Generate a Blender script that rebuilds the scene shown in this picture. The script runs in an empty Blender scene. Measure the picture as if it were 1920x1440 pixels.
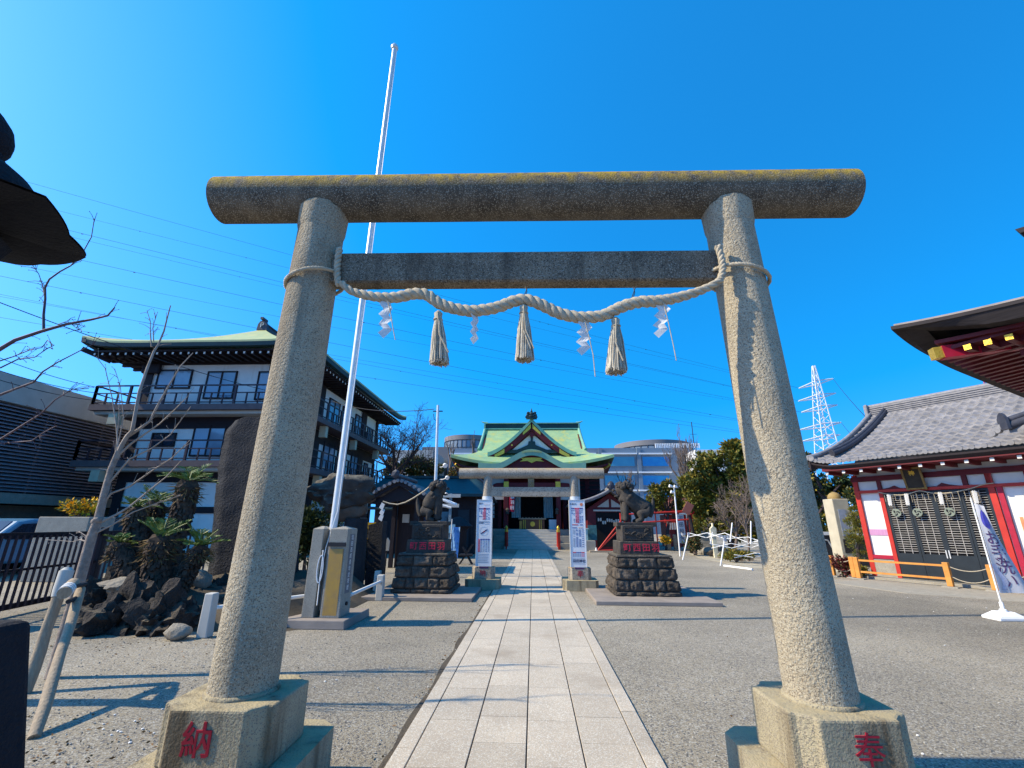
import bpy, bmesh, math, random
from mathutils import Vector, Matrix, Euler, noise
sin, cos, pi, rad = math.sin, math.cos, math.pi, math.radians
scene = bpy.context.scene
COL = scene.collection
V = Vector
rng = random.Random(7)

# ---------------------------------------------------------------- camera
CAM_H = 1.5
FPX = 845.0
R3 = Matrix(((0.9989665797554381, 0.008369358074358563, 0.04467355344211463),
             (0.04513738405560724, -0.29790673476700774, -0.9535272381747029),
             (0.0053281415464415186, 0.9545582911618772, -0.29797664284600933)))
cd = bpy.data.cameras.new('camera')
cam = bpy.data.objects.new('camera', cd)
COL.objects.link(cam)
cd.sensor_width = 36.0
cd.lens = FPX / 1920 * 36
cd.clip_start = 0.05
cd.clip_end = 3000
cam.matrix_world = Matrix.Translation((0, 0, CAM_H)) @ R3.to_4x4()
scene.camera = cam

# ---------------------------------------------------------------- sky and sun
SUN_EL, SUN_AZ = rad(40), rad(188)          # azimuth measured from +X
sdir = V((cos(SUN_AZ) * cos(SUN_EL), sin(SUN_AZ) * cos(SUN_EL), sin(SUN_EL)))
world = bpy.data.worlds.new('World')
scene.world = world
world.use_nodes = True
wn = world.node_tree
wn.nodes.clear()
wo = wn.nodes.new('ShaderNodeOutputWorld')
wb = wn.nodes.new('ShaderNodeBackground')
ws = wn.nodes.new('ShaderNodeTexSky')
ws.sky_type = 'NISHITA'
ws.sun_disc = False
ws.sun_elevation = SUN_EL
ws.sun_rotation = pi / 2 - SUN_AZ
ws.air_density = 1.0
ws.dust_density = 0.6
ws.ozone_density = 2.0
wb.inputs['Strength'].default_value = 0.12
# colour of a very clear winter sky: the sky is read a little above the true direction, then graded towards azure
tc_ = wn.nodes.new('ShaderNodeTexCoord')
va = wn.nodes.new('ShaderNodeVectorMath'); va.operation = 'ADD'; va.inputs[1].default_value = (0, 0, .25)
vn = wn.nodes.new('ShaderNodeVectorMath'); vn.operation = 'NORMALIZE'
vm = wn.nodes.new('ShaderNodeVectorMath'); vm.operation = 'MULTIPLY_ADD'
vm.inputs[1].default_value = (1.0, 1.36, 2.1); vm.inputs[2].default_value = (-.125/.12, 0, 0)
vx = wn.nodes.new('ShaderNodeVectorMath'); vx.operation = 'MAXIMUM'; vx.inputs[1].default_value = (.07, 0, 0)
wn.links.new(tc_.outputs['Generated'], va.inputs[0])
wn.links.new(va.outputs[0], vn.inputs[0])
wn.links.new(vn.outputs[0], ws.inputs[0])
wn.links.new(ws.outputs[0], vm.inputs[0])
wn.links.new(vm.outputs[0], vx.inputs[0])
wn.links.new(vx.outputs[0], wb.inputs[0])
wn.links.new(wb.outputs[0], wo.inputs[0])
ld = bpy.data.lights.new('sun', 'SUN')
ld.energy = 5.0
ld.angle = rad(0.5)
ld.color = (1.0, 0.865, 0.62)
sun = bpy.data.objects.new('sun', ld)
COL.objects.link(sun)
sun.rotation_euler = sdir.to_track_quat('Z', 'Y').to_euler()
sun.location = (0, 0, 60)
vs = scene.view_settings
vs.view_transform = 'Standard'
vs.look = 'None'
vs.exposure = 0.5
vs.gamma = 1.0
scene.cycles.max_bounces = 6
scene.cycles.use_denoising = True

# ---------------------------------------------------------------- survey helpers: photo pixel (1920 wide) -> world point
def ray(px, py):
    return R3 @ V(((px - 960) / FPX, -(py - 720) / FPX, -1.0))
def G(px, py, z=0.0):
    d = ray(px, py); t = (z - CAM_H) / d.z
    return V((0, 0, CAM_H)) + d * t
def P(px, py, y):
    d = ray(px, py); t = y / d.y
    return V((0, 0, CAM_H)) + d * t
def PP(pts, y):
    return [P(a, b, y) for a, b in pts]

# ---------------------------------------------------------------- mesh builder
ORG = {}
class MB:
    def __init__(s):
        s.v = []; s.f = []; s.mi = []; s.m = 0
    def add(s, vs, fs):
        b = len(s.v)
        s.v.extend(V(p) for p in vs)
        for f in fs:
            s.f.append([b + i for i in f]); s.mi.append(s.m)
        return s
    def box(s, x0, x1, y0, y1, z0, z1):
        return s.add([(x0,y0,z0),(x1,y0,z0),(x1,y1,z0),(x0,y1,z0),(x0,y0,z1),(x1,y0,z1),(x1,y1,z1),(x0,y1,z1)],
                     [(0,3,2,1),(4,5,6,7),(0,1,5,4),(1,2,6,5),(2,3,7,6),(3,0,4,7)])
    def frustum(s, b, t, z0, z1):
        (a0,a1,c0,c1),(e0,e1,g0,g1) = b, t
        return s.add([(a0,c0,z0),(a1,c0,z0),(a1,c1,z0),(a0,c1,z0),(e0,g0,z1),(e1,g0,z1),(e1,g1,z1),(e0,g1,z1)],
                     [(0,3,2,1),(4,5,6,7),(0,1,5,4),(1,2,6,5),(2,3,7,6),(3,0,4,7)])
    def obox(s, c, sx, sy, sz, M=None):
        c = V(c); M = M or Matrix.Identity(3)
        vs = [c + M @ V((x*sx/2, y*sy/2, z*sz/2)) for z in (-1,1) for x,y in ((-1,-1),(1,-1),(1,1),(-1,1))]
        return s.add(vs, [(0,3,2,1),(4,5,6,7),(0,1,5,4),(1,2,6,5),(2,3,7,6),(3,0,4,7)])
    def beam(s, p, q, w, h):
        p, q = V(p), V(q); d = (q - p); L = d.length; d.normalize()
        up = V((0,0,1)) if abs(d.z) < .95 else V((0,1,0))
        sx = d.cross(up).normalized(); uz = sx.cross(d).normalized()
        M = Matrix((sx, d, uz)).transposed()
        return s.obox((p+q)/2, w, L, h, M)
    def tube(s, pts, r, n=8, cap=True):
        pts = [V(p) for p in pts]
        m = len(pts)
        rs = r if isinstance(r, (list, tuple)) else [r]*m
        t0 = (pts[1]-pts[0]).normalized()
        a = t0.cross(V((0,0,1)) if abs(t0.z) < .9 else V((1,0,0))).normalized()
        vs = []
        for i in range(m):
            t = (pts[min(i+1,m-1)]-pts[max(i-1,0)])
            if t.length < 1e-9: t = t0.copy()
            t.normalize()
            a = (a - t*a.dot(t))
            if a.length < 1e-6: a = t.orthogonal()
            a.normalize()
            b = t.cross(a)
            for k in range(n):
                an = 2*pi*k/n
                vs.append(pts[i] + (a*cos(an) + b*sin(an))*rs[i])
        fs = [(i*n+k, i*n+(k+1)%n, (i+1)*n+(k+1)%n, (i+1)*n+k) for i in range(m-1) for k in range(n)]
        if cap:
            fs.append(tuple(range(n-1,-1,-1))); fs.append(tuple((m-1)*n+k for k in range(n)))
        return s.add(vs, fs)
    def lathe(s, prof, c=(0,0,0), n=20):
        c = V(c); m = len(prof)
        vs = [c + V((r*cos(2*pi*k/n), r*sin(2*pi*k/n), z)) for r,z in prof for k in range(n)]
        fs = [(i*n+k, i*n+(k+1)%n, (i+1)*n+(k+1)%n, (i+1)*n+k) for i in range(m-1) for k in range(n)]
        fs.append(tuple(range(n-1,-1,-1))); fs.append(tuple((m-1)*n+k for k in range(n)))
        return s.add(vs, fs)
    def prism(s, poly, o, u, v, d):
        o,u,v,d = V(o),V(u),V(v),V(d); n = len(poly)
        vs = [o+u*a+v*b for a,b in poly] + [o+u*a+v*b+d for a,b in poly]
        fs = [tuple(range(n)), tuple(range(2*n-1,n-1,-1))] + [(i,i+n,(i+1)%n+n,(i+1)%n) for i in range(n)]
        return s.add(vs, fs)
    def grid(s, fn, nu, nv, th=None):
        vs = [V(fn(i/nu, j/nv)) for j in range(nv+1) for i in range(nu+1)]
        w = nu+1
        fs = [(j*w+i, j*w+i+1, (j+1)*w+i+1, (j+1)*w+i) for j in range(nv) for i in range(nu)]
        if th is not None:
            th = V(th); n = len(vs)
            vs = vs + [p+th for p in vs]
            fs += [tuple(n+k for k in reversed(f)) for f in list(fs)]
            ring = list(range(0,w)) + [j*w+nu for j in range(1,nv+1)] + [nv*w+i for i in range(nu-1,-1,-1)] + [j*w for j in range(nv-1,0,-1)]
            k = len(ring)
            fs += [(ring[i], ring[i]+n, ring[(i+1)%k]+n, ring[(i+1)%k]) for i in range(k)]
        return s.add(vs, fs)
    def rock(s, c, rx, ry, rz, seed=0, amp=.25, sub=2, fr=1.4):
        bm = bmesh.new(); bmesh.ops.create_icosphere(bm, subdivisions=sub, radius=1)
        bm.verts.ensure_lookup_table()
        o = V((seed*7.13, seed*3.7, seed*1.9)); c = V(c); vs = []
        for q in bm.verts:
            k = 1 + amp*noise.noise(q.co*fr+o)*1.6 + amp*.5*noise.noise(q.co*fr*2.7+o)
            if sub > 3: k += amp*(.45-abs(noise.noise(q.co*fr*1.9+o*2))*1.5) + amp*.5*(.3-abs(noise.noise(q.co*fr*4.5+o))) + amp*.18*noise.noise(q.co*fr*11+o)
            vs.append(c + V((q.co.x*rx*k, q.co.y*ry*k, q.co.z*rz*k)))
        fs = [[w.index for w in f.verts] for f in bm.faces]
        bm.free()
        return s.add(vs, fs)
    def leaf(s, c, L, W, g, d=None):
        d = V((g.gauss(0,1), g.gauss(0,1), g.gauss(0,.8))) if d is None else V(d)
        if d.length < 1e-4: d = V((1,0,0))
        d.normalize()
        a = d.cross(V((g.gauss(0,1), g.gauss(0,1), g.gauss(0,1))))
        if a.length < 1e-4: a = d.orthogonal()
        a.normalize(); c = V(c)
        return s.add([c, c+d*L*.5+a*W*.5, c+d*L, c+d*L*.5-a*W*.5], [(0,1,2,3)])
    def build(s, name, mat, parent=None, smooth=None, bevel=0.0, recalc=True):
        o = ORG.get(parent, V((0,0,0))) if parent else V((0,0,0))
        me = bpy.data.meshes.new(name)
        me.from_pydata([p-o for p in s.v], [], s.f)
        mats = mat if isinstance(mat, (list, tuple)) else [mat]
        for m in mats: me.materials.append(m)
        if len(mats) > 1: me.polygons.foreach_set('material_index', s.mi)
        if recalc:
            bm = bmesh.new(); bm.from_mesh(me)
            bmesh.ops.recalc_face_normals(bm, faces=bm.faces); bm.to_mesh(me); bm.free()
        me.update()
        if smooth is not None:
            me.polygons.foreach_set('use_smooth', [True]*len(me.polygons))
            me.set_sharp_from_angle(angle=rad(smooth))
        ob = bpy.data.objects.new(name, me)
        COL.objects.link(ob)
        if bevel:
            b = ob.modifiers.new('bevel', 'BEVEL'); b.width = bevel; b.segments = 2; b.limit_method = 'ANGLE'; b.angle_limit = rad(40)
        if parent:
            ob.parent = parent; ORG[ob] = o
        else:
            ORG[ob] = V((0,0,0))
        return ob

def tag(o, label=None, cat=None, group=None, kind=None):
    if label: o['label'] = label
    if cat: o['category'] = cat
    if group: o['group'] = group
    if kind: o['kind'] = kind
    return o
def thing(name, label, cat, loc=(0,0,0), rz=None, group=None):
    o = bpy.data.objects.new(name, None); COL.objects.link(o)
    o.empty_display_size = .2
    o.location = loc
    if rz is not None:
        o.rotation_euler = (0,0,rz); ORG[o] = V((0,0,0))     # rotated things: children are written in local coordinates
    else:
        ORG[o] = V(loc)
    return tag(o, label, cat, group)
def copy_tree(o, parent=None):
    c = o.copy(); COL.objects.link(c)
    if parent: c.parent = parent
    for ch in list(o.children): copy_tree(ch, c)
    return c
def text(name, body, size, loc, M, mat, parent, ext=.003, bold=0.0, warp=None, sx=1.0):
    """flat letters: local x right, y up, placed by 3x3 M at loc"""
    cu = bpy.data.curves.new('txt', 'FONT')
    cu.body = body; cu.size = size; cu.extrude = ext; cu.offset = bold
    cu.align_x = 'CENTER'; cu.align_y = 'CENTER'; cu.resolution_u = 3
    ob = bpy.data.objects.new('txt', cu); COL.objects.link(ob)
    dg = bpy.context.evaluated_depsgraph_get()
    me = bpy.data.meshes.new_from_object(ob.evaluated_get(dg))
    bpy.data.objects.remove(ob); bpy.data.curves.remove(cu)
    o = ORG.get(parent, V((0,0,0))); loc = V(loc)
    for q in me.vertices:
        p = V((q.co.x*sx, q.co.y, q.co.z))
        q.co = (warp(p) if warp else loc + M @ p) - o
    me.materials.clear(); me.materials.append(mat); me.name = name
    t = bpy.data.objects.new(name, me); COL.objects.link(t)
    t.parent = parent; ORG[t] = o
    return t
FACE = Matrix(((1,0,0),(0,0,-1),(0,1,0)))      # letters on a face that looks to -Y

# ---------------------------------------------------------------- materials
def M(name, c, c2=None, sc=6.0, var=.18, rough=.75, metal=0.0, bump=0.0, bsc=60.0, rnd=0.0, speck=None, speck2=None, lichen=None,
      streak=None, stretch=None, spec=.3, trans=0.0, wave=None, sss=0.0, alpha=None):
    m = bpy.data.materials.new(name); m.use_nodes = True
    nt = m.node_tree; N = nt.nodes; L = nt.links
    b = N['Principled BSDF']
    b.inputs['Roughness'].default_value = rough
    b.inputs['Metallic'].default_value = metal
    b.inputs['Specular IOR Level'].default_value = spec
    tc = N.new('ShaderNodeTexCoord')
    co = tc.outputs['Object']
    def noise_(scale, det=5, stretch=None, rough_=.6):
        n = N.new('ShaderNodeTexNoise'); n.inputs['Scale'].default_value = scale; n.inputs['Detail'].default_value = det
        n.inputs['Roughness'].default_value = rough_
        if stretch:
            mp = N.new('ShaderNodeMapping'); mp.inputs['Scale'].default_value = stretch
            L.new(co, mp.inputs[0]); L.new(mp.outputs[0], n.inputs['Vector'])
        else:
            L.new(co, n.inputs['Vector'])
        return n.outputs['Fac']
    def ramp(fac, lo, hi):
        r = N.new('ShaderNodeMapRange'); r.inputs['From Min'].default_value = lo; r.inputs['From Max'].default_value = hi
        L.new(fac, r.inputs['Value']); return r.outputs[0]
    def mix(fac, a, bcol, mode='MIX'):
        x = N.new('ShaderNodeMix'); x.data_type = 'RGBA'; x.blend_type = mode
        if isinstance(fac, float): x.inputs[0].default_value = fac
        else: L.new(fac, x.inputs[0])
        for i, q in ((6, a), (7, bcol)):
            if isinstance(q, (tuple, list)): x.inputs[i].default_value = (*q[:3], 1)
            else: L.new(q, x.inputs[i])
        return x.outputs[2]
    if c2 is None: c2 = tuple(k*(1-2*var) for k in c); c = tuple(min(1,k*(1+.6*var)) for k in c)
    col = mix(ramp(noise_(sc, stretch=stretch), .32, .68), c, c2)
    for sp in (speck, speck2):
        if sp:
            v = N.new('ShaderNodeTexVoronoi'); v.inputs['Scale'].default_value = sp[1]
            L.new(co, v.inputs['Vector'])
            sepc = N.new('ShaderNodeSeparateColor'); L.new(v.outputs['Color'], sepc.inputs[0])
            col = mix(ramp(sepc.outputs[0 if sp is speck else 1], sp[2]-.03, sp[2]+.03), col, sp[0])
    if streak:
        col = mix(ramp(noise_(streak[1], 4, (1,1,.12)), streak[2], streak[2]+.16), col, streak[0])
    if wave:
        w = N.new('ShaderNodeTexWave'); w.bands_direction = wave[0]; w.inputs['Scale'].default_value = wave[1]
        w.inputs['Distortion'].default_value = wave[2]
        L.new(co, w.inputs['Vector'])
        col = mix(ramp(w.outputs['Fac'], wave[4], wave[4]+.1), col, wave[3])
    if lichen:
        g = N.new('ShaderNodeNewGeometry'); sx = N.new('ShaderNodeSeparateXYZ'); L.new(g.outputs['Normal'], sx.inputs[0])
        ma = N.new('ShaderNodeMath'); ma.operation = 'MULTIPLY'
        L.new(ramp(sx.outputs[2], lichen[1], lichen[2]), ma.inputs[0]); L.new(ramp(noise_(lichen[3], 6), .35, .6), ma.inputs[1])
        col = mix(ma.outputs[0], col, lichen[0])
    if rnd:
        g = N.new('ShaderNodeNewGeometry')
        r = N.new('ShaderNodeMapRange'); r.inputs['To Min'].default_value = 1-rnd; r.inputs['To Max'].default_value = 1+rnd
        L.new(g.outputs['Random Per Island'], r.inputs['Value'])
        x = N.new('ShaderNodeVectorMath'); x.operation = 'SCALE'
        L.new(col, x.inputs[0]); L.new(r.outputs[0], x.inputs['Scale']); col = x.outputs[0]
    L.new(col, b.inputs['Base Color'])
    if bump:
        bp = N.new('ShaderNodeBump'); bp.inputs['Strength'].default_value = min(1, bump); bp.inputs['Distance'].default_value = 1.0/bsc
        L.new(noise_(bsc, 4), bp.inputs['Height']); L.new(bp.outputs[0], b.inputs['Normal'])
    if trans:
        b.inputs['Transmission Weight'].default_value = trans
    if sss:
        tl = N.new('ShaderNodeBsdfTranslucent'); L.new(col, tl.inputs['Color'])
        ms = N.new('ShaderNodeMixShader'); ms.inputs[0].default_value = sss
        L.new(b.outputs[0], ms.inputs[1]); L.new(tl.outputs[0], ms.inputs[2])
        L.new(ms.outputs[0], N['Material Output'].inputs[0])
    return m

m_gravel = M('gravel', (.335,.285,.205), (.23,.198,.148), sc=.5, rough=.95, bump=.9, bsc=85, speck=((.42,.39,.33), 95, .74), speck2=((.14,.13,.12), 80, .80))
nt = m_gravel.node_tree; bs = nt.nodes['Principled BSDF']; lk = bs.inputs['Base Color'].links[0]; src = lk.from_socket
tcg = nt.nodes.new('ShaderNodeTexCoord'); ng = nt.nodes.new('ShaderNodeTexNoise'); ng.inputs['Scale'].default_value = .16; ng.inputs['Detail'].default_value = 7; ng.inputs['Roughness'].default_value = .62
nt.links.new(tcg.outputs['Object'], ng.inputs['Vector'])
mr = nt.nodes.new('ShaderNodeMapRange'); mr.inputs['From Min'].default_value = .36; mr.inputs['From Max'].default_value = .66; mr.inputs['To Min'].default_value = .68; mr.inputs['To Max'].default_value = 1.22
nt.links.new(ng.outputs['Fac'], mr.inputs['Value'])
sc_ = nt.nodes.new('ShaderNodeVectorMath'); sc_.operation = 'SCALE'
nt.links.new(src, sc_.inputs[0]); nt.links.new(mr.outputs[0], sc_.inputs['Scale']); nt.links.new(sc_.outputs[0], bs.inputs['Base Color'])
m_soil = M('soil', (.10,.08,.055), (.06,.05,.04), sc=3, rough=1, bump=.7, bsc=40)
m_pave = M('paving_stone', (.475,.395,.30), (.395,.33,.255), sc=2.2, rough=.85, bump=.12, bsc=150, rnd=.10, speck=((.33,.30,.25), 170, .82), speck2=((.56,.52,.44), 150, .82), streak=((.35,.29,.22), 1.1, .56))
m_joint = M('joint', (.10,.09,.08), rough=1)
m_concrete = M('concrete', (.36,.33,.27), (.27,.25,.21), sc=5, rough=.9, bump=.3, bsc=90, speck=((.22,.2,.17), 120, .85))
m_granite = M('granite_torii', (.47,.40,.285), (.31,.26,.185), sc=2.6, rough=.9, bump=1.0, bsc=58, speck=((.17,.14,.105), 200, .80), speck2=((.45,.41,.32), 190, .84), lichen=((.36,.25,.035), .35, .95, 14), streak=((.19,.155,.11), 3.2, .54))
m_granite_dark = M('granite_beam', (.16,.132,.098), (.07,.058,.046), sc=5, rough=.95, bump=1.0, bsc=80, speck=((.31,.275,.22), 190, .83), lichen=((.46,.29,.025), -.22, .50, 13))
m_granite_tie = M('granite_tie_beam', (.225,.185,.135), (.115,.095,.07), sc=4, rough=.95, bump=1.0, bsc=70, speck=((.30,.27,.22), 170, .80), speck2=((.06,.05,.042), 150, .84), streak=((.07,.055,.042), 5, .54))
m_granite_ped = M('granite_pedestal', (.42,.36,.24), (.31,.265,.175), sc=3, rough=.9, bump=.9, bsc=70, speck=((.22,.19,.15), 200, .82), streak=((.12,.09,.055), 5, .50), lichen=((.42,.34,.20), .7, 1.0, 7))
m_granite_pale = M('granite_inner', (.40,.35,.28), (.29,.25,.20), sc=3, rough=.9, bump=.4, bsc=60, speck=((.2,.17,.14), 60, .8), lichen=((.40,.28,.15), .3, .9, 7))
m_redpaint = M('red_letters', (.36,.012,.03), var=.15, rough=.6)
m_stone_dark = M('dark_stone', (.075,.065,.056), (.038,.034,.033), sc=6, rough=.9, bump=.8, bsc=35, lichen=((.17,.15,.11), .3, .9, 8))
m_stone_lion = M('lion_stone', (.07,.06,.05), (.035,.031,.029), sc=9, rough=.9, bump=.5, bsc=45)
m_stone_block = M('rubble_block', (.125,.10,.078), (.045,.04,.036), sc=7, rough=.95, bump=1.0, bsc=28, rnd=.3)
m_stele = M('stele_stone', (.034,.034,.038), (.02,.02,.024), sc=4, rough=.9, bump=.9, bsc=22)
m_lava = M('lava_rock', (.055,.046,.04), (.02,.018,.018), sc=5, rough=1, bump=1.0, bsc=14, lichen=((.15,.12,.08), .5, 1, 4))
m_rockpale = M('pale_rock', (.30,.27,.22), (.18,.155,.125), sc=4, rough=.95, bump=.8, bsc=20)
m_rope = M('straw_rope', (.50,.43,.32), (.36,.31,.23), sc=30, rough=.9, bump=.5, bsc=120)
m_straw = M('tassel_straw', (.55,.50,.40), (.35,.31,.25), sc=40, rough=.9, rnd=.35)
m_paper = M('white_paper', (.80,.80,.80), var=.03, rough=.8, sss=.35)
m_wire = M('black_wire', (.02,.02,.025), rough=.6)
m_steel = M('steel_pole', (.70,.70,.69), var=.06, rough=.4, metal=.35)
m_whitepipe = M('white_pipe', (.80,.80,.80), var=.04, rough=.45)
m_rust = M('rust_stain', (.48,.28,.06), (.36,.22,.09), sc=6, rough=.9, streak=((.42,.36,.27), 5, .58))
m_plaster = M('white_plaster', (.74,.73,.70), (.66,.65,.63), sc=2, rough=.9, streak=((.58,.55,.50), 2.2, .60))
m_plaster_dim = M('aged_plaster', (.52,.50,.45), (.44,.42,.38), sc=2, rough=.9)
m_darkwood = M('dark_wood', (.024,.015,.018), (.013,.009,.012), sc=5, rough=.7, stretch=(6,1,1))
m_brownmetal = M('brown_railing', (.05,.03,.04), var=.15, rough=.5)
m_soffit = M('brown_fascia', (.13,.095,.095), (.09,.066,.07), sc=4, rough=.7)
m_copper = M('green_copper', (.33,.47,.23), (.22,.38,.22), sc=1.6, rough=.6, streak=((.42,.44,.14), 1.6, .52), bump=.2, bsc=25)
m_copper_edge = M('green_copper_edge', (.20,.42,.31), (.13,.33,.27), sc=3, rough=.6)
m_copper_pale = M('pale_copper', (.40,.45,.22), (.32,.38,.20), sc=2, rough=.65, streak=((.45,.44,.2), 2, .5))
m_copper_dark = M('dark_copper', (.018,.05,.055), (.012,.035,.042), sc=2, rough=.6)
m_red = M('vermilion', (.50,.035,.022), (.40,.025,.02), sc=3, rough=.5)
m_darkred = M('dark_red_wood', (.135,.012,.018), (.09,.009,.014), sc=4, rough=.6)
m_crimson = M('crimson_paint', (.38,.012,.04), var=.1, rough=.5)
m_gold = M('gold_leaf', (.80,.52,.08), (.62,.38,.05), sc=14, rough=.35, metal=.6, bump=.6, bsc=50)
m_tile = M('grey_roof_tile', (.26,.245,.245), (.15,.145,.15), sc=6, rough=.55, rnd=.2, bump=.15, bsc=40)
m_tile_edge = M('roof_tile_cap', (.26,.255,.265), (.17,.165,.175), sc=9, rough=.55)
m_tile_dark = M('dark_roof_tile', (.06,.06,.075), (.035,.037,.05), sc=6, rough=.5, rnd=.15)
m_shingle = M('cypress_shingle', (.045,.037,.038), (.024,.02,.022), sc=4, rough=.9, stretch=(1,1,14))
m_glass = M('window_glass', (.24,.33,.42), (.12,.19,.27), sc=.6, rough=.06, spec=.9)  # bluish base colour stands in for sky reflected in the panes
m_glass_dark = M('dark_glass', (.02,.03,.05), rough=.08, spec=.8)
m_glass_blue = M('blue_glass', (.015,.13,.42), (.03,.24,.50), sc=.35, rough=.15, spec=.8)
m_office = M('office_panel', (.17,.225,.28), (.15,.20,.255), sc=.3, rough=.6)
m_office_trim = M('office_trim', (.75,.75,.75), var=.03, rough=.6)
m_drum = M('office_drum', (.19,.175,.17), (.15,.145,.15), sc=.2, rough=.6, streak=((.3,.28,.27), .5, .62))
m_louver = M('louver_metal', (.30,.27,.30), var=.12, rough=.55)
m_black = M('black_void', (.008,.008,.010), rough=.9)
m_darkblue = M('dark_panel', (.018,.026,.034), (.012,.018,.026), sc=3, rough=.5)
m_white = M('white_paint', (.80,.80,.80), var=.02, rough=.55)
m_orange = M('orange_paint', (.60,.28,.065), (.50,.20,.04), sc=6, rough=.6)
m_wood = M('weathered_wood', (.38,.30,.21), (.27,.21,.15), sc=7, rough=.9, stretch=(8,8,1), bump=.4, bsc=40)
m_wood_red = M('red_brown_board', (.30,.10,.075), (.24,.085,.065), sc=5, rough=.8)
m_bark = M('bark', (.20,.155,.125), (.12,.09,.078), sc=18, rough=.95, bump=.7, bsc=40)
m_barkdark = M('dark_bark', (.075,.055,.055), (.04,.03,.035), sc=18, rough=.95, bump=.5, bsc=30)
m_barkpale = M('pale_bark', (.34,.29,.25), (.24,.2,.17), sc=14, rough=.95)
m_cycadtrunk = M('cycad_trunk', (.085,.058,.04), (.028,.022,.02), sc=12, rough=1, rnd=.4)
m_frond = M('cycad_frond', (.14,.20,.035), (.07,.12,.025), sc=3, rough=.5, rnd=.3)
m_leaf = M('evergreen_leaf', (.15,.155,.025), (.07,.09,.02), sc=.8, rough=.55, rnd=.5, sss=.15)
m_leaf_dark = M('dark_leaf', (.05,.075,.022), (.028,.05,.018), sc=.8, rough=.55, rnd=.5, sss=.1)
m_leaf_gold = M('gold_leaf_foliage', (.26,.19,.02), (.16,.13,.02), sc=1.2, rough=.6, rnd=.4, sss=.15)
m_leaf_red = M('red_leaf', (.14,.025,.02), (.09,.02,.018), sc=2, rough=.6, rnd=.4)
m_leaf_brown = M('brown_leaf', (.20,.12,.04), (.13,.085,.03), sc=1.5, rough=.8, rnd=.4)
m_yellow = M('yellow_flower', (.95,.50,.01), var=.15, rough=.7, rnd=.2)
m_car_skytint = M('sky_tinted_blue_car', (.08,.20,.32), var=.03, rough=.25, spec=.6)  # the blue partly stands in for sky reflected in the paint
m_cardark = M('dark_car', (.03,.035,.05), rough=.25, spec=.6)
m_rubber = M('tyre', (.015,.015,.015), rough=.9)
m_banner = M('banner_white', (.76,.77,.80), var=.02, rough=.7)
m_ink = M('ink', (.03,.03,.09), rough=.7)
m_inkblue = M('blue_ink', (.06,.09,.34), rough=.7)
m_inkpink = M('pink_ink', (.80,.24,.34), rough=.7)
m_inkred = M('red_ink', (.65,.03,.07), rough=.7)
m_inkgrey = M('grey_ink', (.33,.37,.46), rough=.7)
m_purple = M('purple_cloth', (.42,.20,.38), (.52,.28,.46), sc=12, rough=.8, stretch=(10,1,.5))
m_pylon = M('galvanised_lattice', (.70,.72,.75), rough=.5)
m_crane = M('crane_red', (.45,.12,.20), rough=.6)
# ================================================================ GROUND AND PATH
def struct(name, mb, mat, **k):
    return tag(mb.build(name, mat, **k), kind='structure')
g = MB(); 
g.grid(lambda u, v: (-700+1400*u, -300+1300*v, 0), 2, 2)
struct('gravel_ground', g, m_gravel, recalc=False)
PL, PR = -.965, .845
PBW = .132
s = MB(); s.box(PL, PR, -1.0, 30.0, -.02, .006)
struct('path_bed', s, m_joint)
s = MB()
gr = random.Random(3)
sw = (PR-PL-2*PBW)/4
for c in range(4):
    x0 = PL+PBW+c*sw
    y = -1.0 + [.04,.42,.07,.36][c]
    first = True
    while y < 29.9:
        L = .74 + gr.uniform(-.02,.02)
        if gr.random() < .12: L *= .62
        y1 = min(y+L, 30.0)
        dz = gr.uniform(-.0015,.0015)
        s.box(x0+.005, x0+sw-.005, y+.003, y1-.003, -.01, .020+dz)
        y = y1
for x0 in (PL, PR-PBW):
    y = -1.0+gr.uniform(0,.5)
    while y < 29.9:
        y1 = min(y+.76+gr.uniform(-.05,.05), 30.0)
        s.box(x0+.004, x0+PBW-.004, y+.002, y1-.002, -.01, .021+gr.uniform(-.002,.002))
        y = y1
struct('stone_path', s, m_pave, bevel=.003)
# soil strip where gravel has thinned along the kerb, and scattered pebbles
s = MB()
def strip(u, v):
    y = 1+11*u
    w = .03+.09*abs(noise.noise(V((y*.8, 3, 0))))
    return (PL-.002-w*v, y, .0045)
s.grid(strip, 60, 1)
struct('soil_edge', s, m_soil, recalc=False)
pb = MB()
gp = random.Random(11)
for i in range(5200):
    y = 2.4+8.5*gp.random()**1.8
    x = gp.uniform(-1.3,1.15)*(y*1.05)
    if PL-.01 < x < PR+.01: continue
    r = gp.uniform(.004,.011)
    a = gp.random()*pi
    M3 = Euler((gp.uniform(-.6,.6), gp.uniform(-.6,.6), a)).to_matrix()
    c = V((x,y,r*.35))
    q = [c+M3@V(p)*r for p in ((1.3,0,0),(0,.9,0),(-1.2,.1,0),(0,-1,0),(.1,0,.75),(0,0,-.6))]
    pb.add(q, [(0,1,4),(1,2,4),(2,3,4),(3,0,4),(1,0,5),(2,1,5),(3,2,5),(0,3,5)])
m_pebble = M('pebble', (.34,.32,.28), (.22,.21,.19), sc=.9, rough=.9, rnd=.5)
tag(pb.build('loose_pebbles', m_pebble, recalc=False), 'loose grey and pale pebbles scattered over the gravel beside the path', 'pebbles', kind='stuff')
pb = MB()
for cx, cy, n, sp in ((-3.1,4.0,22,.35),(-2.6,4.6,5,.5),(3.0,4.4,3,1.0),(5.2,7.0,3,1.2),(8.0,10.6,4,.9)):
    for i in range(n):
        x, y = gp.gauss(cx,sp), gp.gauss(cy,sp*.5)
        pb.rock((x,y,.006), gp.uniform(.008,.015), gp.uniform(.006,.012), .007, i, .2, 1)
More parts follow.
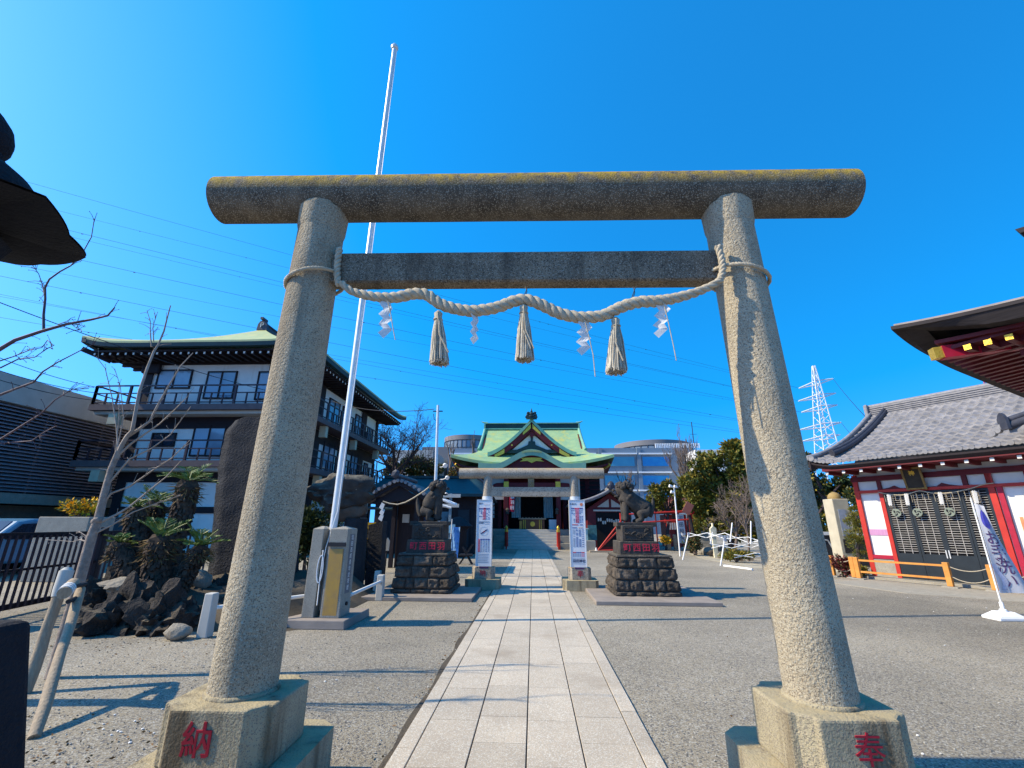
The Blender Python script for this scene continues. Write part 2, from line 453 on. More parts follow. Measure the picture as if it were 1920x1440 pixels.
m_chip = M('white_chip', (.72,.70,.66), var=.08, rough=.8)
tag(pb.build('white_chips', m_chip), 'small white stone chips lying on the grey gravel', 'stone chips', kind='stuff')
# dry leaves that have blown in
pb = MB(); gl = random.Random(77)
for i in range(420):
    k = gl.random()
    if k < .35: x, y = gl.gauss(-3.2,.5), gl.gauss(3.6,.35)
    elif k < .7: x, y = gl.uniform(-7,-3.4), gl.gauss(6.3,.4)
    elif k < .85: x, y = PL-.03-abs(gl.gauss(0,.08)), gl.uniform(3,14)
    else: x, y = gl.uniform(-5,9), gl.uniform(4,15)
    pb.leaf((x,y,.008+.012*gl.random()), .035*gl.uniform(.5,1.3), .016, gl, V((gl.gauss(0,1),gl.gauss(0,1),gl.gauss(0,.12))))
tag(pb.build('fallen_leaves', M('dry_leaf',(.22,.12,.045),(.14,.075,.03),sc=2,rough=.9,rnd=.5), recalc=False), 'dry brown fallen leaves blown over the gravel near the tree stakes and path edge', 'fallen leaves', kind='stuff')
# thin concrete apron by the store house
s = MB(); ap = [G(1560,1093), G(1600,1089), G(1640,1084), G(1930,1118), G(1930,1130), G(1700,1113)]
s.prism([(p.x,p.y) for p in ap], (0,0,0), (1,0,0), (0,1,0), (0,0,.012))
struct('concrete_apron', s, m_concrete)

# ================================================================ MAIN TORII
TR = rad(1.3)
torii = thing('torii_gate', 'large weathered granite gate spanning the path in the foreground, hung with a straw rope', 'shrine gate', (-.06,3.02,0), TR)
def oct_plan(h, c, notch=.035):
    # square block whose upright corners are cut away with a small inner step
    q = []
    for a in range(4):
        R = Matrix.Rotation(a*pi/2, 2)
        for p in ((h, h-c), (h-notch, h-c+notch*.2), (h-c+notch*.2, h-notch), (h-c, h)):
            w = R @ V(p); q.append((w.x,w.y))
    return q
for sx, wd in ((-1,'納'),(1,'奉')):
    cx = 1.65*sx + (.0 if sx<0 else .04)
    lo, up = (cx, .0, .565), (1.597*sx, 0, 3.9)
    mb = MB()
    n = 26; prof = []
    pts = []; rs = []
    for i in range(n):
        t = i/(n-1)
        pts.append(V(lo).lerp(V(up), t)); rs.append(.186-.019*t)
    mb.tube(pts, rs, 40)
    p = mb.build('pillar', m_granite, torii, smooth=50)
    mb = MB(); mb.tube([V(lo).lerp(V(up), .93), V(lo).lerp(V(up), .945), V(lo).lerp(V(up), .99)], [.165,.178,.185], 36)
    mb.build('pillar_collar', m_granite, torii, smooth=50)
    mb = MB(); mb.lathe([(.20,.56),(.203,.572),(.192,.585)], (cx,0,0), 36)
    mb.build('mortar_ring', m_granite_ped, torii, smooth=60)
    mb = MB()
    mb.prism(oct_plan(.305,.10), (cx,0,.27), (1,0,0), (0,1,0), (0,0,.295))
    ped = mb.build('pedestal', m_granite_ped, torii, bevel=.012)
    text('letter', wd, .165 if sx<0 else .155, (cx-.03 if sx<0 else cx+.02, -.3065, .425 if sx<0 else .432), FACE, m_redpaint, ped, ext=.003, bold=.0022 if sx<0 else 0)
    mb = MB()
    mb.prism(oct_plan(.44,.10,.0), (cx,0,-.05), (1,0,0), (0,1,0), (0,0,.32))
    mb.build('base_slab', m_granite_ped, torii, bevel=.015)
mb = MB()
pts = []; rs = []
for i in range(50):
    t = i/49; x = -2.47+5.05*t
    pts.append((x, .0, 4.018)); rs.append(.181+.0015*noise.noise(V((t*6,0,0))))
mb.tube(pts, rs, 44)
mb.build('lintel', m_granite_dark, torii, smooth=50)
mb = MB()
mb.prism([(-.066,3.235),(-.05,3.222),(.05,3.222),(.066,3.235),(.066,3.47),(-.066,3.47)], (-1.48,0,0), (0,1,0), (0,0,1), (2.96,0,0))
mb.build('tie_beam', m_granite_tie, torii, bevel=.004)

# ---------------------------------------------------------------- straw rope on the torii
YR = 2.875
def strands(mb, pts, r, n_str=3, pitch=.17, seg=7):
    # resample, then wind strands round the line
    pts = [V(p) for p in pts]
    L = [0]
    for a, b in zip(pts, pts[1:]): L.append(L[-1]+(b-a).length)
    N = max(12, int(L[-1]/.018))
    def at(s_):
        for i in range(len(pts)-1):
            if s_ <= L[i+1]+1e-9:
                t = (s_-L[i])/(L[i+1]-L[i]+1e-9)
                p0 = pts[max(i-1,0)]; p1 = pts[i]; p2 = pts[i+1]; p3 = pts[min(i+2,len(pts)-1)]
                return .5*((2*p1)+(-p0+p2)*t+(2*p0-5*p1+4*p2-p3)*t*t+(-p0+3*p1-3*p2+p3)*t**3)
        return pts[-1]
    cl = [at(L[-1]*i/N) for i in range(N+1)]
    t0 = (cl[1]-cl[0]).normalized(); a = t0.orthogonal().normalized()
    fr = []
    for i in range(N+1):
        t = (cl[min(i+1,N)]-cl[max(i-1,0)]).normalized()
        a = (a-t*a.dot(t)).normalized(); fr.append((a.copy(), t.cross(a)))
    R = r if callable(r) else (lambda t: r)
    for k in range(n_str):
        line = []; rad_ = []
        for i in range(N+1):
            ph = 2*pi*k/n_str + 2*pi*(L[-1]*i/N)/pitch
            rr = R(i/N)
            line.append(cl[i] + (fr[i][0]*cos(ph)+fr[i][1]*sin(ph))*rr*.5); rad_.append(rr*.56)
        mb.tube(line, rad_, seg)
    return cl
rope = thing('sacred_rope', 'thick twisted straw rope draped under the tie beam of the big stone gate', 'straw rope', (0,YR,3.2))
mb = MB()
rp = PP([(640,530),(660,546),(700,556),(740,558),(775,551),(800,553),(830,572),(880,583),(930,577),(960,566),(985,562),(1012,570),(1045,586),(1085,595),(1130,592),(1160,578),(1195,567),(1240,564),(1290,553),(1330,538),(1352,524)], YR)
strands(mb, rp, lambda t: .0345*(.72+.5*min(1,sin(pi*t)*2)), pitch=.17)
mb.build('twisted_rope', m_rope, rope, smooth=60)
for pts in ([(637,466),(633,490),(632,515),(636,535)], [(1346,462),(1353,485),(1355,508),(1349,527)]):
    mb = MB(); strands(mb, PP(pts, YR+.02), .026, pitch=.11); mb.build('side_cord', m_rope, rope, smooth=60)
for pts in ([(648,527),(630,528),(600,531),(570,536),(548,545),(543,552)], [(1345,519),(1365,518),(1395,521),(1425,528),(1445,540),(1449,552)]):
    sgn = -1 if pts[0][0] < 900 else 1
    mb = MB()
    cxp = (-1.645 if sgn<0 else 1.535)
    zc = 3.25
    line = []
    for i in range(33):
        an = 2*pi*i/32
        x = cxp + .205*cos(an); y = 3.02+.03*sgn + .205*sin(an)
        line.append((x, y, zc + .055*sgn*(x-cxp)/-.2*.9 + .0*sin(an)))
    strands(mb, line, .016, pitch=.07, seg=6); mb.build('pillar_loop', m_rope, rope, smooth=60)
for px, y0, y1 in ((985,541,556),(1187,541,560),(790,540,548)):
    mb = MB(); a, b = P(px,y0-4,YR+.03), P(px,y1,YR)
    mb.tube([a, (a+b)/2+V((.012,0,0)), b], .003, 5); mb.tube([a+V((.02,0,0)), b+V((-.008,0,.01))], .003, 5)
    mb.build('hanger_wire', m_wire, rope)
def tassel(px, y0, y1, w, label, lit):
    a, b = P(px,y0,YR), P(px+2,y1,YR)
    t = thing('straw_tassel', label, 'tassel', a, group='straw tassels on the gate rope')
    g_ = random.Random(px)
    mb = MB(); L = (a-b).length; wr = w
    for i in range(420):
        an = g_.random()*2*pi; rr = math.sqrt(g_.random())
        top = a+V((.016*rr*cos(an), .016*rr*sin(an), 0))
        e = wr*rr*(1+g_.uniform(-.06,.06)); bend = g_.uniform(.35,.62)
        mid = a.lerp(b,.42)+V((e*cos(an)*bend*1.15, e*sin(an)*bend*1.15, 0))
        end = b+V((e*cos(an), e*sin(an), g_.uniform(-.012,.016)))
        mb.tube([top, mid, end], [.0035,.0040,.0032], 4)
    mb.build('straw_bundle', m_straw, t, recalc=False)
    mb = MB(); mb.lathe([(.012,.02),(.03,.0),(.026,-.03),(.034,-.05),(.014,-.055)], a, 14)
    mb.build('binding', m_rope, t, smooth=60)
    for k in range(2):
        mb = MB(); x = g_.uniform(-.03,.03)
        mb.tube([a+V((0,-.03,0)), a.lerp(b,.5)+V((x*.8,-.06,0)), b+V((.05+x,-.075,.05))], .004, 5)
        mb.build('loose_cord', m_rope, t)
tassel(822,588,681,.068,'leftmost of the three straw tassels on the gate rope, pale grey in shade',0)
tassel(982,576,674,.066,'middle straw tassel, hanging under the centre of the gate',0)
tassel(1154,600,697,.072,'rightmost straw tassel, loose strands crossing its sunlit front',1)
def shide(pts_px, label, w=.075, thread=None, twist=0.0):
    a = P(*pts_px[0], YR-.01)
    t = thing('paper_streamer', label, 'paper streamer', a, group='zigzag paper streamers on the gate rope')
    mb = MB(); g_ = random.Random(pts_px[0][0])
    b = P(*pts_px[1], YR-.01)
    n = 4; H = (a.z-b.z)/n; dx = (b.x-a.x)/n
    ca, sa = cos(twist), sin(twist); Ht = a.z-b.z; W = w*1.35
    right = [(.10,0),(.34,.06),(.60,.27),(.28,.40),(.58,.53),(.26,.64),(.56,.78),(.02,1.0)]
    left = [(-.36,.87),(-.02,.75),(-.42,.62),(-.06,.50),(-.42,.37),(-.08,.24),(-.38,.10),(-.10,0)]
    def at(u, v):
        x = u*W + dx*n*v
        return V((a.x+x*ca, a.y+x*sa+.014*sin(v*17)*u*2-.02*v, a.z-Ht*v))
    # strip by strip, so that the folds stand out in relief
    R_ = [(0.0,.10),(.06,.34),(.27,.60),(.40,.28),(.53,.58),(.64,.26),(.78,.56),(1.0,.02)]
    L_ = [(0.0,-.10),(.10,-.38),(.24,-.08),(.37,-.42),(.50,-.06),(.62,-.42),(.75,-.02),(.87,-.36),(1.0,.0)]
    def lerp_(T, v):
        for k in range(len(T)-1):
            if T[k][0] <= v <= T[k+1][0]: return T[k][1]+(T[k+1][1]-T[k][1])*(v-T[k][0])/(T[k+1][0]-T[k][0])
        return T[-1][1]
    vsn = sorted({round(q[0],3) for q in R_+L_})
    def ribbon(u, v):
        i_ = min(int(round(v*(len(vsn)-1))), len(vsn)-1); vv = vsn[i_]
        l, r = lerp_(L_,vv), lerp_(R_,vv); return at(l+(r-l)*u, vv)
    mb.grid(ribbon, 4, len(vsn)-1, (0,.0016,0))
    mb.build('folded_paper', m_paper, t)
    if thread:
        mb = MB(); mb.tube(PP(thread, YR-.03), .0035, 5); mb.build('hanging_thread', m_rope, t)
shide([(722,562),(720,636)], 'leftmost zigzag paper streamer, grey in shade beside the flagpole', thread=[(727,564),(733,590),(736,610),(741,637)])
shide([(889,585),(888,647)], 'narrow twisted white paper streamer between the left and middle tassels', .05, twist=.6)
shide([(1094,598),(1090,668)], 'zigzag paper streamer with a long frayed thread, between middle and right tassels', thread=[(1096,600),(1104,630),(1112,665),(1116,706)])
shide([(1240,566),(1234,634)], 'rightmost zigzag paper streamer, bright and fluttering near the right pillar', twist=-.3, thread=[(1244,566),(1252,600),(1262,645),(1268,676)])
m_slab = M('pinkish_slab', (.30,.255,.22), (.22,.19,.17), sc=3, rough=.9, bump=.3, bsc=60)
# ================================================================ FLAGPOLE AND ITS STONE HOLDER
FY = 7.72
t = thing('flagpole', 'tall bare silver flagpole rising from between twin stone posts behind the gate', 'flagpole', (-3.33,FY,.2))
mb = MB(); top = P(740,90,FY); bot = V((-3.335,FY,.2))
mb.tube([bot.lerp(top,k/8) for k in range(9)], [.062-.014*k/8 for k in range(9)], 20)
mb.build('pole', m_steel, t, smooth=60)
mb = MB(); mb.lathe([(.02,-.05),(.075,-.03),(.085,0),(.085,.03),(.06,.08),(.03,.11),(.01,.13)], top, 16); mb.build('finial', m_steel, t, smooth=50)
mb = MB()
hl = [top+V((.07,-.03,-.1)), bot.lerp(top,.5)+V((.09,-.05,0)), bot+V((.085,-.075,1.5)), bot+V((.02,-.20,.95)), bot+V((-.02,-.22,.45))]
mb.tube(hl, .007, 5)
lp = [bot+V((-.02+.045*cos(a), -.24, .62+.20*sin(a))) for a in [2*pi*k/20 for k in range(21)]]
mb.tube(lp, .009, 5, cap=False)
mb.tube([bot+V((-.005,-.235,.9)), bot+V((.0,-.235,.1))], .008, 5)
mb.build('halyard', m_whitepipe, t, smooth=60)
t = thing('flagpole_holder', 'pair of upright stone posts clamping the flagpole, right one stained rust yellow', 'stone holder', (-3.25,7.8,0))
mb = MB(); mb.frustum((-3.80,-2.80,7.30,8.38),(-3.79,-2.81,7.31,8.37), 0, .125); mb.build('base_slab', m_slab, t, bevel=.012)
for k, (x0,x1) in enumerate(((-3.555,-3.375),(-3.265,-2.975))):
    mb = MB()
    mb.frustum((x0-.005,x1+.005,7.48,7.90),(x0,x1,7.50,7.90), .125, 1.42)
    xm = (x0+x1)/2
    mb.frustum((x0,x1,7.50,7.90),(xm-.02,xm+.02,7.66,7.74), 1.4195, 1.46)
    p = mb.build('post', m_concrete, t, bevel=.008)
    if k == 1:
        mb = MB(); mb.box(x0+.03,x1-.04,7.480,7.492,.16,1.12); mb.build('stained_face', m_rust, p)
        mb = MB(); mb.box(x0+.0,x1-.01,7.462,7.492,1.155,1.215); mb.build('iron_bracket', m_wire, p)
        mb = MB(); mb.box(x1+.001,x1+.004,7.60,7.80,.45,1.34); mb.build('inscription_panel', M('slate_inlay',(.17,.17,.18),var=.15), p)
        MR = Matrix(((0,0,1),(1,0,0),(0,1,0)))
        body = '羽田西町青年会寄贈'
        for i, ch in enumerate(body[:9]):
            text('carved_letter', ch, .085, (x1+.006, 7.70, 1.28-.094*i), MR, m_plaster, p, ext=.001)
        mb = MB(); mb.lathe([(.03,-.01),(.03,.01)], (0,0,0), 12)
        mb2 = MB(); mb2.tube([(x1,7.7,.30),(x1+.03,7.7,.30)], .028, 12); mb2.build('bolt', m_wire, p)
# ---------------------------------------------------------------- low post-and-pipe fence round the planted mound
def post(x, y, h, lab, w=.13):
    o = MB(); o.frustum((x-w/2-.01,x+w/2+.01,y-w/2-.01,y+w/2+.01),(x-w/2,x+w/2,y-w/2,y+w/2),0,h)
    return tag(o.build('stone_post', m_plaster_dim if lab else m_concrete, bevel=.015), lab, 'stone post', 'low stone posts round the mound')
post(-4.53,6.75,.56,'pale stone post standing by the round stone, left of the big gate pillar')
post(-3.17,10.02,.49,'stone post right of the flagpole holder, nearest the left lion pedestal')
post(-3.48,10.75,.50,'stone post just behind and left of the other right-hand fence post')
for a, b, lab in (((-4.5,6.8,.36),(-3.6,7.75,.40),'pale pipe rail running from the left stone post towards the flagpole holder'),
                  ((-2.97,7.85,.40),(-3.17,10.0,.36),'pale pipe rail running from the flagpole holder back to the right stone post'),
                  ((-3.17,10.05,.36),(-3.48,10.72,.37),'short pale pipe rail between the two right-hand stone posts')):
    mb = MB(); mb.tube([a,b], .028, 10); tag(mb.build('pipe_rail', m_plaster, smooth=60), lab, 'rail', 'pipe rails of the low fence')
post(-4.98,9.6,.50,'')['label'] = 'stone post in shade between the mound and the boulder monument'

# ================================================================ GUARDIAN LIONS ON THEIR PEDESTALS
def skin_mesh(nodes, edges, sub=2):
    me = bpy.data.meshes.new('skin')
    me.from_pydata([n[0] for n in nodes], edges, [])
    ob = bpy.data.objects.new('skin', me); COL.objects.link(ob)
    ob.modifiers.new('s','SKIN'); 
    sd = ob.modifiers.new('u','SUBSURF'); sd.levels = sub; sd.render_levels = sub
    for i, n in enumerate(nodes):
        r = n[1]; r = r if isinstance(r, tuple) else (r, r)
        me.skin_vertices[0].data[i].radius = r
        me.skin_vertices[0].data[i].use_root = (i == 0)
    dg = bpy.context.evaluated_depsgraph_get()
    out = bpy.data.meshes.new_from_object(ob.evaluated_get(dg))
    bpy.data.objects.remove(ob)
    vs = [v.co.copy() for v in out.vertices]; fs = [list(p.vertices) for p in out.polygons]
    bpy.data.meshes.remove(out)
    return vs, fs
def lion(loc, f, kind, label, s=1.0):
    """seated guardian lion facing the direction f (+1 / -1) along x"""
    t = thing('guardian_lion', label, 'lion statue', loc, group='stone guardian lions')
    L = V(loc)
    def W(p): return L + V((p[0]*f*s, p[1]*s, p[2]*s))
    up = kind == 'upright'
    if up:
        sp = [((-.14,0,.17),.17),((-.11,0,.29),.17),((-.03,0,.41),.155),((.06,0,.51),.15),((.12,0,.60),.135),((.16,0,.69),.13),((.25,0,.69),.095),((.305,0,.67),.078)]
        fx, fz = .14, .48
    else:
        sp = [((-.24,0,.17),.17),((-.20,0,.30),.18),((-.06,0,.38),.165),((.10,0,.43),.17),((.16,0,.55),.15),((.20,0,.66),.14),((.29,0,.65),.10),((.345,0,.63),.08)]
        fx, fz = .17, .42
    nodes = [(p,r) for p,r in sp]; edges = [(i,i+1) for i in range(len(sp)-1)]
    ci = 3
    for sy in (-1,1):
        k = len(nodes)
        nodes += [((fx,.09*sy,fz),.075),((fx+.015,.105*sy,fz*.55),.056),((fx+.005,.105*sy,.10),.052),((fx+.06,.105*sy,.04),(.06,.04))]
        edges += [(ci,k),(k,k+1),(k+1,k+2),(k+2,k+3)]
        k = len(nodes)
        bx = sp[0][0][0]
        nodes += [((bx+.04,.13*sy,.20),.10),((bx+.17,.16*sy,.20),.085),((bx+.10,.16*sy,.07),.055),((bx+.25,.16*sy,.035),(.05,.032))]
        edges += [(0,k),(k,k+1),(k+1,k+2),(k+2,k+3)]
    nodes = [(p, tuple(1.22*q for q in (r if isinstance(r,tuple) else (r,r)))) for p, r in nodes]
    vs, fs = skin_mesh(nodes, edges)
    mb = MB(); mb.add([W(p) for p in vs], [q if f>0 else q[::-1] for q in fs])
    mb.build('body', m_stone_lion, t, smooth=70)
    # curled mane: rows of small whorls round head and neck
    mb = MB(); hd = V(sp[5][0]); g_ = random.Random(5)
    for i in range(70):
        a = g_.uniform(.25*pi,1.35*pi); ph = g_.uniform(-1.2,1.2)
        d = V((cos(a)*cos(ph), sin(ph), sin(a)*cos(ph)))
        c = hd + V((-.03,0,-.01)) + V((d.x*.19, d.y*.185, d.z*.18)) + V((0,0,-.10 if d.z<.1 and d.x<0 else 0))
        mb.rock(W(c), .056*s, .054*s, .056*s, i, .2, 1)
    mb.build('mane', m_stone_lion, t, smooth=80)
    for sy in (-1,1):
        mb = MB(); mb.rock(W((hd.x-.01,.15*sy,hd.z+.10)), .045*s,.03*s,.06*s, 3, .1, 1); mb.build('ear', m_stone_lion, t, smooth=80)
        mb = MB(); mb.rock(W((hd.x+.115,.065*sy,hd.z+.075)), .032*s,.028*s,.026*s, 5, .1, 1); mb.build('brow', m_stone_lion, t, smooth=80)
    mb = MB(); mb.rock(W((sp[-1][0][0]+.045,0,sp[-1][0][2]+.04)), .036*s,.055*s,.034*s, 8, .1, 1); mb.build('nose', m_stone_lion, t, smooth=80)
    mb = MB(); mb.rock(W((sp[-1][0][0]-.02,0,sp[-1][0][2]-.085)), .07*s,.055*s,.024*s, 9, .1, 1); mb.build('lower_jaw', m_stone_lion, t, smooth=80)
    mb = MB(); bx = sp[0][0][0]
    for k in range(5):
        a0 = .35+.28*k; r = .30-.02*k
        pts = [W((bx-.06-.03*k*.3-.10*sin(u*1.6), (k-2)*.045, .14+ (r+.08)*u)) for u in (0,.25,.5,.75,1.0)]
        mb.tube(pts, [.055*s,.062*s,.05*s,.035*s,.01*s], 7)
    mb.build('tail', m_stone_lion, t, smooth=70)
    mb = MB(); mb.box(L.x-.40*s, L.x+.40*s, L.y-.22*s, L.y+.22*s, L.z-.065*s, L.z+.02*s)
    mb.build('plinth', m_stone_lion, t, bevel=.012)
    return t
def lion_pedestal(x0, x1, y0, y1, slab, label, flip, seed):
    zt = .885; t = thing('lion_pedestal', label, 'pedestal', ((x0+x1)/2,(y0+y1)/2,0), group='stone lion pedestals')
    mb = MB(); sx0,sx1,sy0,sy1 = slab
    mb.box(sx0,sx1,sy0,sy1,0,.075); mb.build('ground_slab', m_slab, t, bevel=.01)
    # battered base of rough blocks, in courses
    bx0,bx1 = x0-.10, x1+.13
    mb = MB(); mb.frustum((bx0+.05,bx1-.05,y0+.05-.1,y1),(x0+.05,x1-.05,y0+.05,y1), .075, zt-.05); mb.build('core', m_stone_dark, t)
    mb = MB(); g_ = random.Random(seed)
    zs = [.075,.165,.385,.62,.84]
    for c in range(4):
        z0, z1 = zs[c], zs[c+1]
        def edge(z, lo): 
            u = (z-.075)/(zt-.075); return (bx0*(1-u)+x0*u) if lo else (bx1*(1-u)+x1*u)
        yf = (y0-.10)*(1-(z0+z1)/2/zt)+y0*((z0+z1)/2/zt)
        for side in (0,1,2):
            if side == 0: a, b = edge((z0+z1)/2,True), edge((z0+z1)/2,False)
            else: a, b = yf, y1
            nblk = [3,5,3,3][c] if side==0 else [3,4,3,3][c]
            cuts = [a+(b-a)*(i+ (g_.uniform(-.16,.16) if 0<i<nblk else 0))/nblk for i in range(nblk+1)]
            for i in range(nblk):
                u0, u1 = cuts[i]+.006, cuts[i+1]-.006
                def surf(uu, vv, u0=u0, u1=u1, side=side, z0=z0, z1=z1, i=i):
                    z = z0+.010+(z1-z0-.02)*vv; x = u0+(u1-u0)*uu
                    e = (min(uu,1-uu,.16)/.16*min(vv,1-vv,.16)/.16)**.6
                    bul = .055*e*(.75+.8*noise.noise(V((x*8+seed,z*8,i*3.1+c)))+.5*noise.noise(V((x*21+seed,z*21,i*3.1+c))))
                    if side==0: return V((x, (y0-.10)*(1-z/zt)+y0*z/zt+.03-bul, z))
                    xx = edge(z, side==1)
                    return V((xx+(.03-bul if side==1 else -.03+bul), x, z))
                mb.grid(surf, 12, 9)
    mb.build('block_courses', m_stone_block, t, smooth=50)
    mb = MB(); mb.frustum((x0-.01,x1+.01,y0-.01,y1),(x0+.01,x1-.01,y0+.01,y1), zt-.045, zt); mb.build('cap_slab', m_stone_dark, t, bevel=.01)
    xa, xb = x0+.10, x1-.24
    if flip: xa, xb = x0+.14, x1-.10
    mb = MB(); mb.frustum((xa,xb,y0+.10,y1-.15),(xa+.01,xb-.01,y0+.11,y1-.16), zt, zt+.275); nb = mb.build('name_block', m_stone_dark, t, bevel=.01)
    for i, ch in enumerate('町西田羽'):
        w = (xb-xa)/4.15
        text('letter', ch, .18, (xa+.075*(xb-xa)/.8+w*(i+.42), y0+.097, zt+.14), FACE, m_inkred, nb, ext=.003, bold=.001)
    xc, xd = xa+.09, xb-.07
    z2 = zt+.275
    mb = MB(); mb.box(xc,xd,y0+.17,y1-.22,z2,z2+.335)
    rb = mb.build('relief_block', m_stone_dark, t, bevel=.01)
    mb = MB()
    for a in ((xc+.04,xd-.04,z2+.035,z2+.055),(xc+.04,xd-.04,z2+.285,z2+.305),(xc+.04,xc+.06,z2+.055,z2+.285),(xd-.06,xd-.04,z2+.055,z2+.285)):
        mb.box(a[0],a[1],y0+.155,y0+.172,a[2],a[3])
    for i in range(16):
        u = g_.random(); cx_ = xc+.10+(xd-xc-.2)*u; cz = z2+.08+.17*g_.random()
        pts = [(cx_+.06*sin(k*.9+i), y0+.16, cz+.035*cos(k*1.1+i*2)) for k in range(5)]
        mb.tube(pts, [.006,.015,.017,.013,.005], 6)
    mb.build('carved_relief', m_stone_lion, rb, smooth=60)
    return (xc+xd)/2, z2+.335
cx, cz = lion_pedestal(1.80,2.99,10.55,11.75,(1.22,3.66,9.78,12.3),'right lion pedestal in sunlight, stacked rough blocks under a red lettered stone',False,4)
lion((cx+.02,11.12,cz+.05), -1, 'stand', 'dark stone guardian lion on the right pedestal, facing left with tail raised', 1.12)
cx, cz = lion_pedestal(-3.00,-1.90,10.55,11.75,(-3.55,-1.25,9.95,12.3),'left lion pedestal, mostly shaded, stacked rough blocks under a red lettered stone',True,9)
lion((cx-.02,11.12,cz+.05), 1, 'upright', 'dark stone guardian lion on the left pedestal, sitting upright beside a lamp pole', 1.1)

# ================================================================ INNER TORII WITH CALENDAR BOARDS
t = thing('torii_gate', 'smaller granite gate further up the path with calendar boards tied to its pillars', 'shrine gate', (-.05,12.1,0))
for sx, px0 in ((-1,-1.245),(1,1.125)):
    mb = MB(); pts = [V((px0,12.1,.42)).lerp(V((px0-.06*sx*1.0,12.1,2.78)), k/6) for k in range(7)]
    mb.tube(pts, [.128-.016*k/6 for k in range(7)], 28); mb.build('pillar', m_granite_pale, t, smooth=50)
    c_ = [(px0-.27,px0+.27,11.83,12.37),(px0-.42,px0+.42,11.70,12.50)]
    mb = MB(); mb.prism(oct_plan(.27,.07,.02), (px0,12.1,.235), (1,0,0),(0,1,0),(0,0,.265)); p = mb.build('pedestal', m_granite_pale, t, bevel=.008)
    text('letter', '納' if sx<0 else '奉', .16, (px0,11.826,.365), FACE, m_redpaint, p, ext=.003, bold=0)
    mb = MB(); mb.prism(oct_plan(.42,.08,.0), (px0,12.1,0), (1,0,0),(0,1,0),(0,0,.235)); mb.build('base_slab', m_granite_ped, t, bevel=.014)
    mb = MB(); mb.lathe([(.135,2.0),(.14,2.02),(.135,2.2)], (px0-.05*sx,12.1,0), 20); mb.build('steel_band', m_steel, t, smooth=40)
mb = MB(); mb.tube([(-1.95+3.8*k/12,12.1,2.80) for k in range(13)], .137, 28); mb.build('lintel', m_granite_pale, t, smooth=50)
mb = MB(); mb.box(-1.13,1.02,12.04,12.16,2.20,2.44); mb.build('tie_beam', m_granite_pale, t, bevel=.006)
mb = MB(); mb.box(-.13,.03,12.03,12.17,2.441,2.665); mb.build('centre_strut', m_granite_dark, t, bevel=.006)
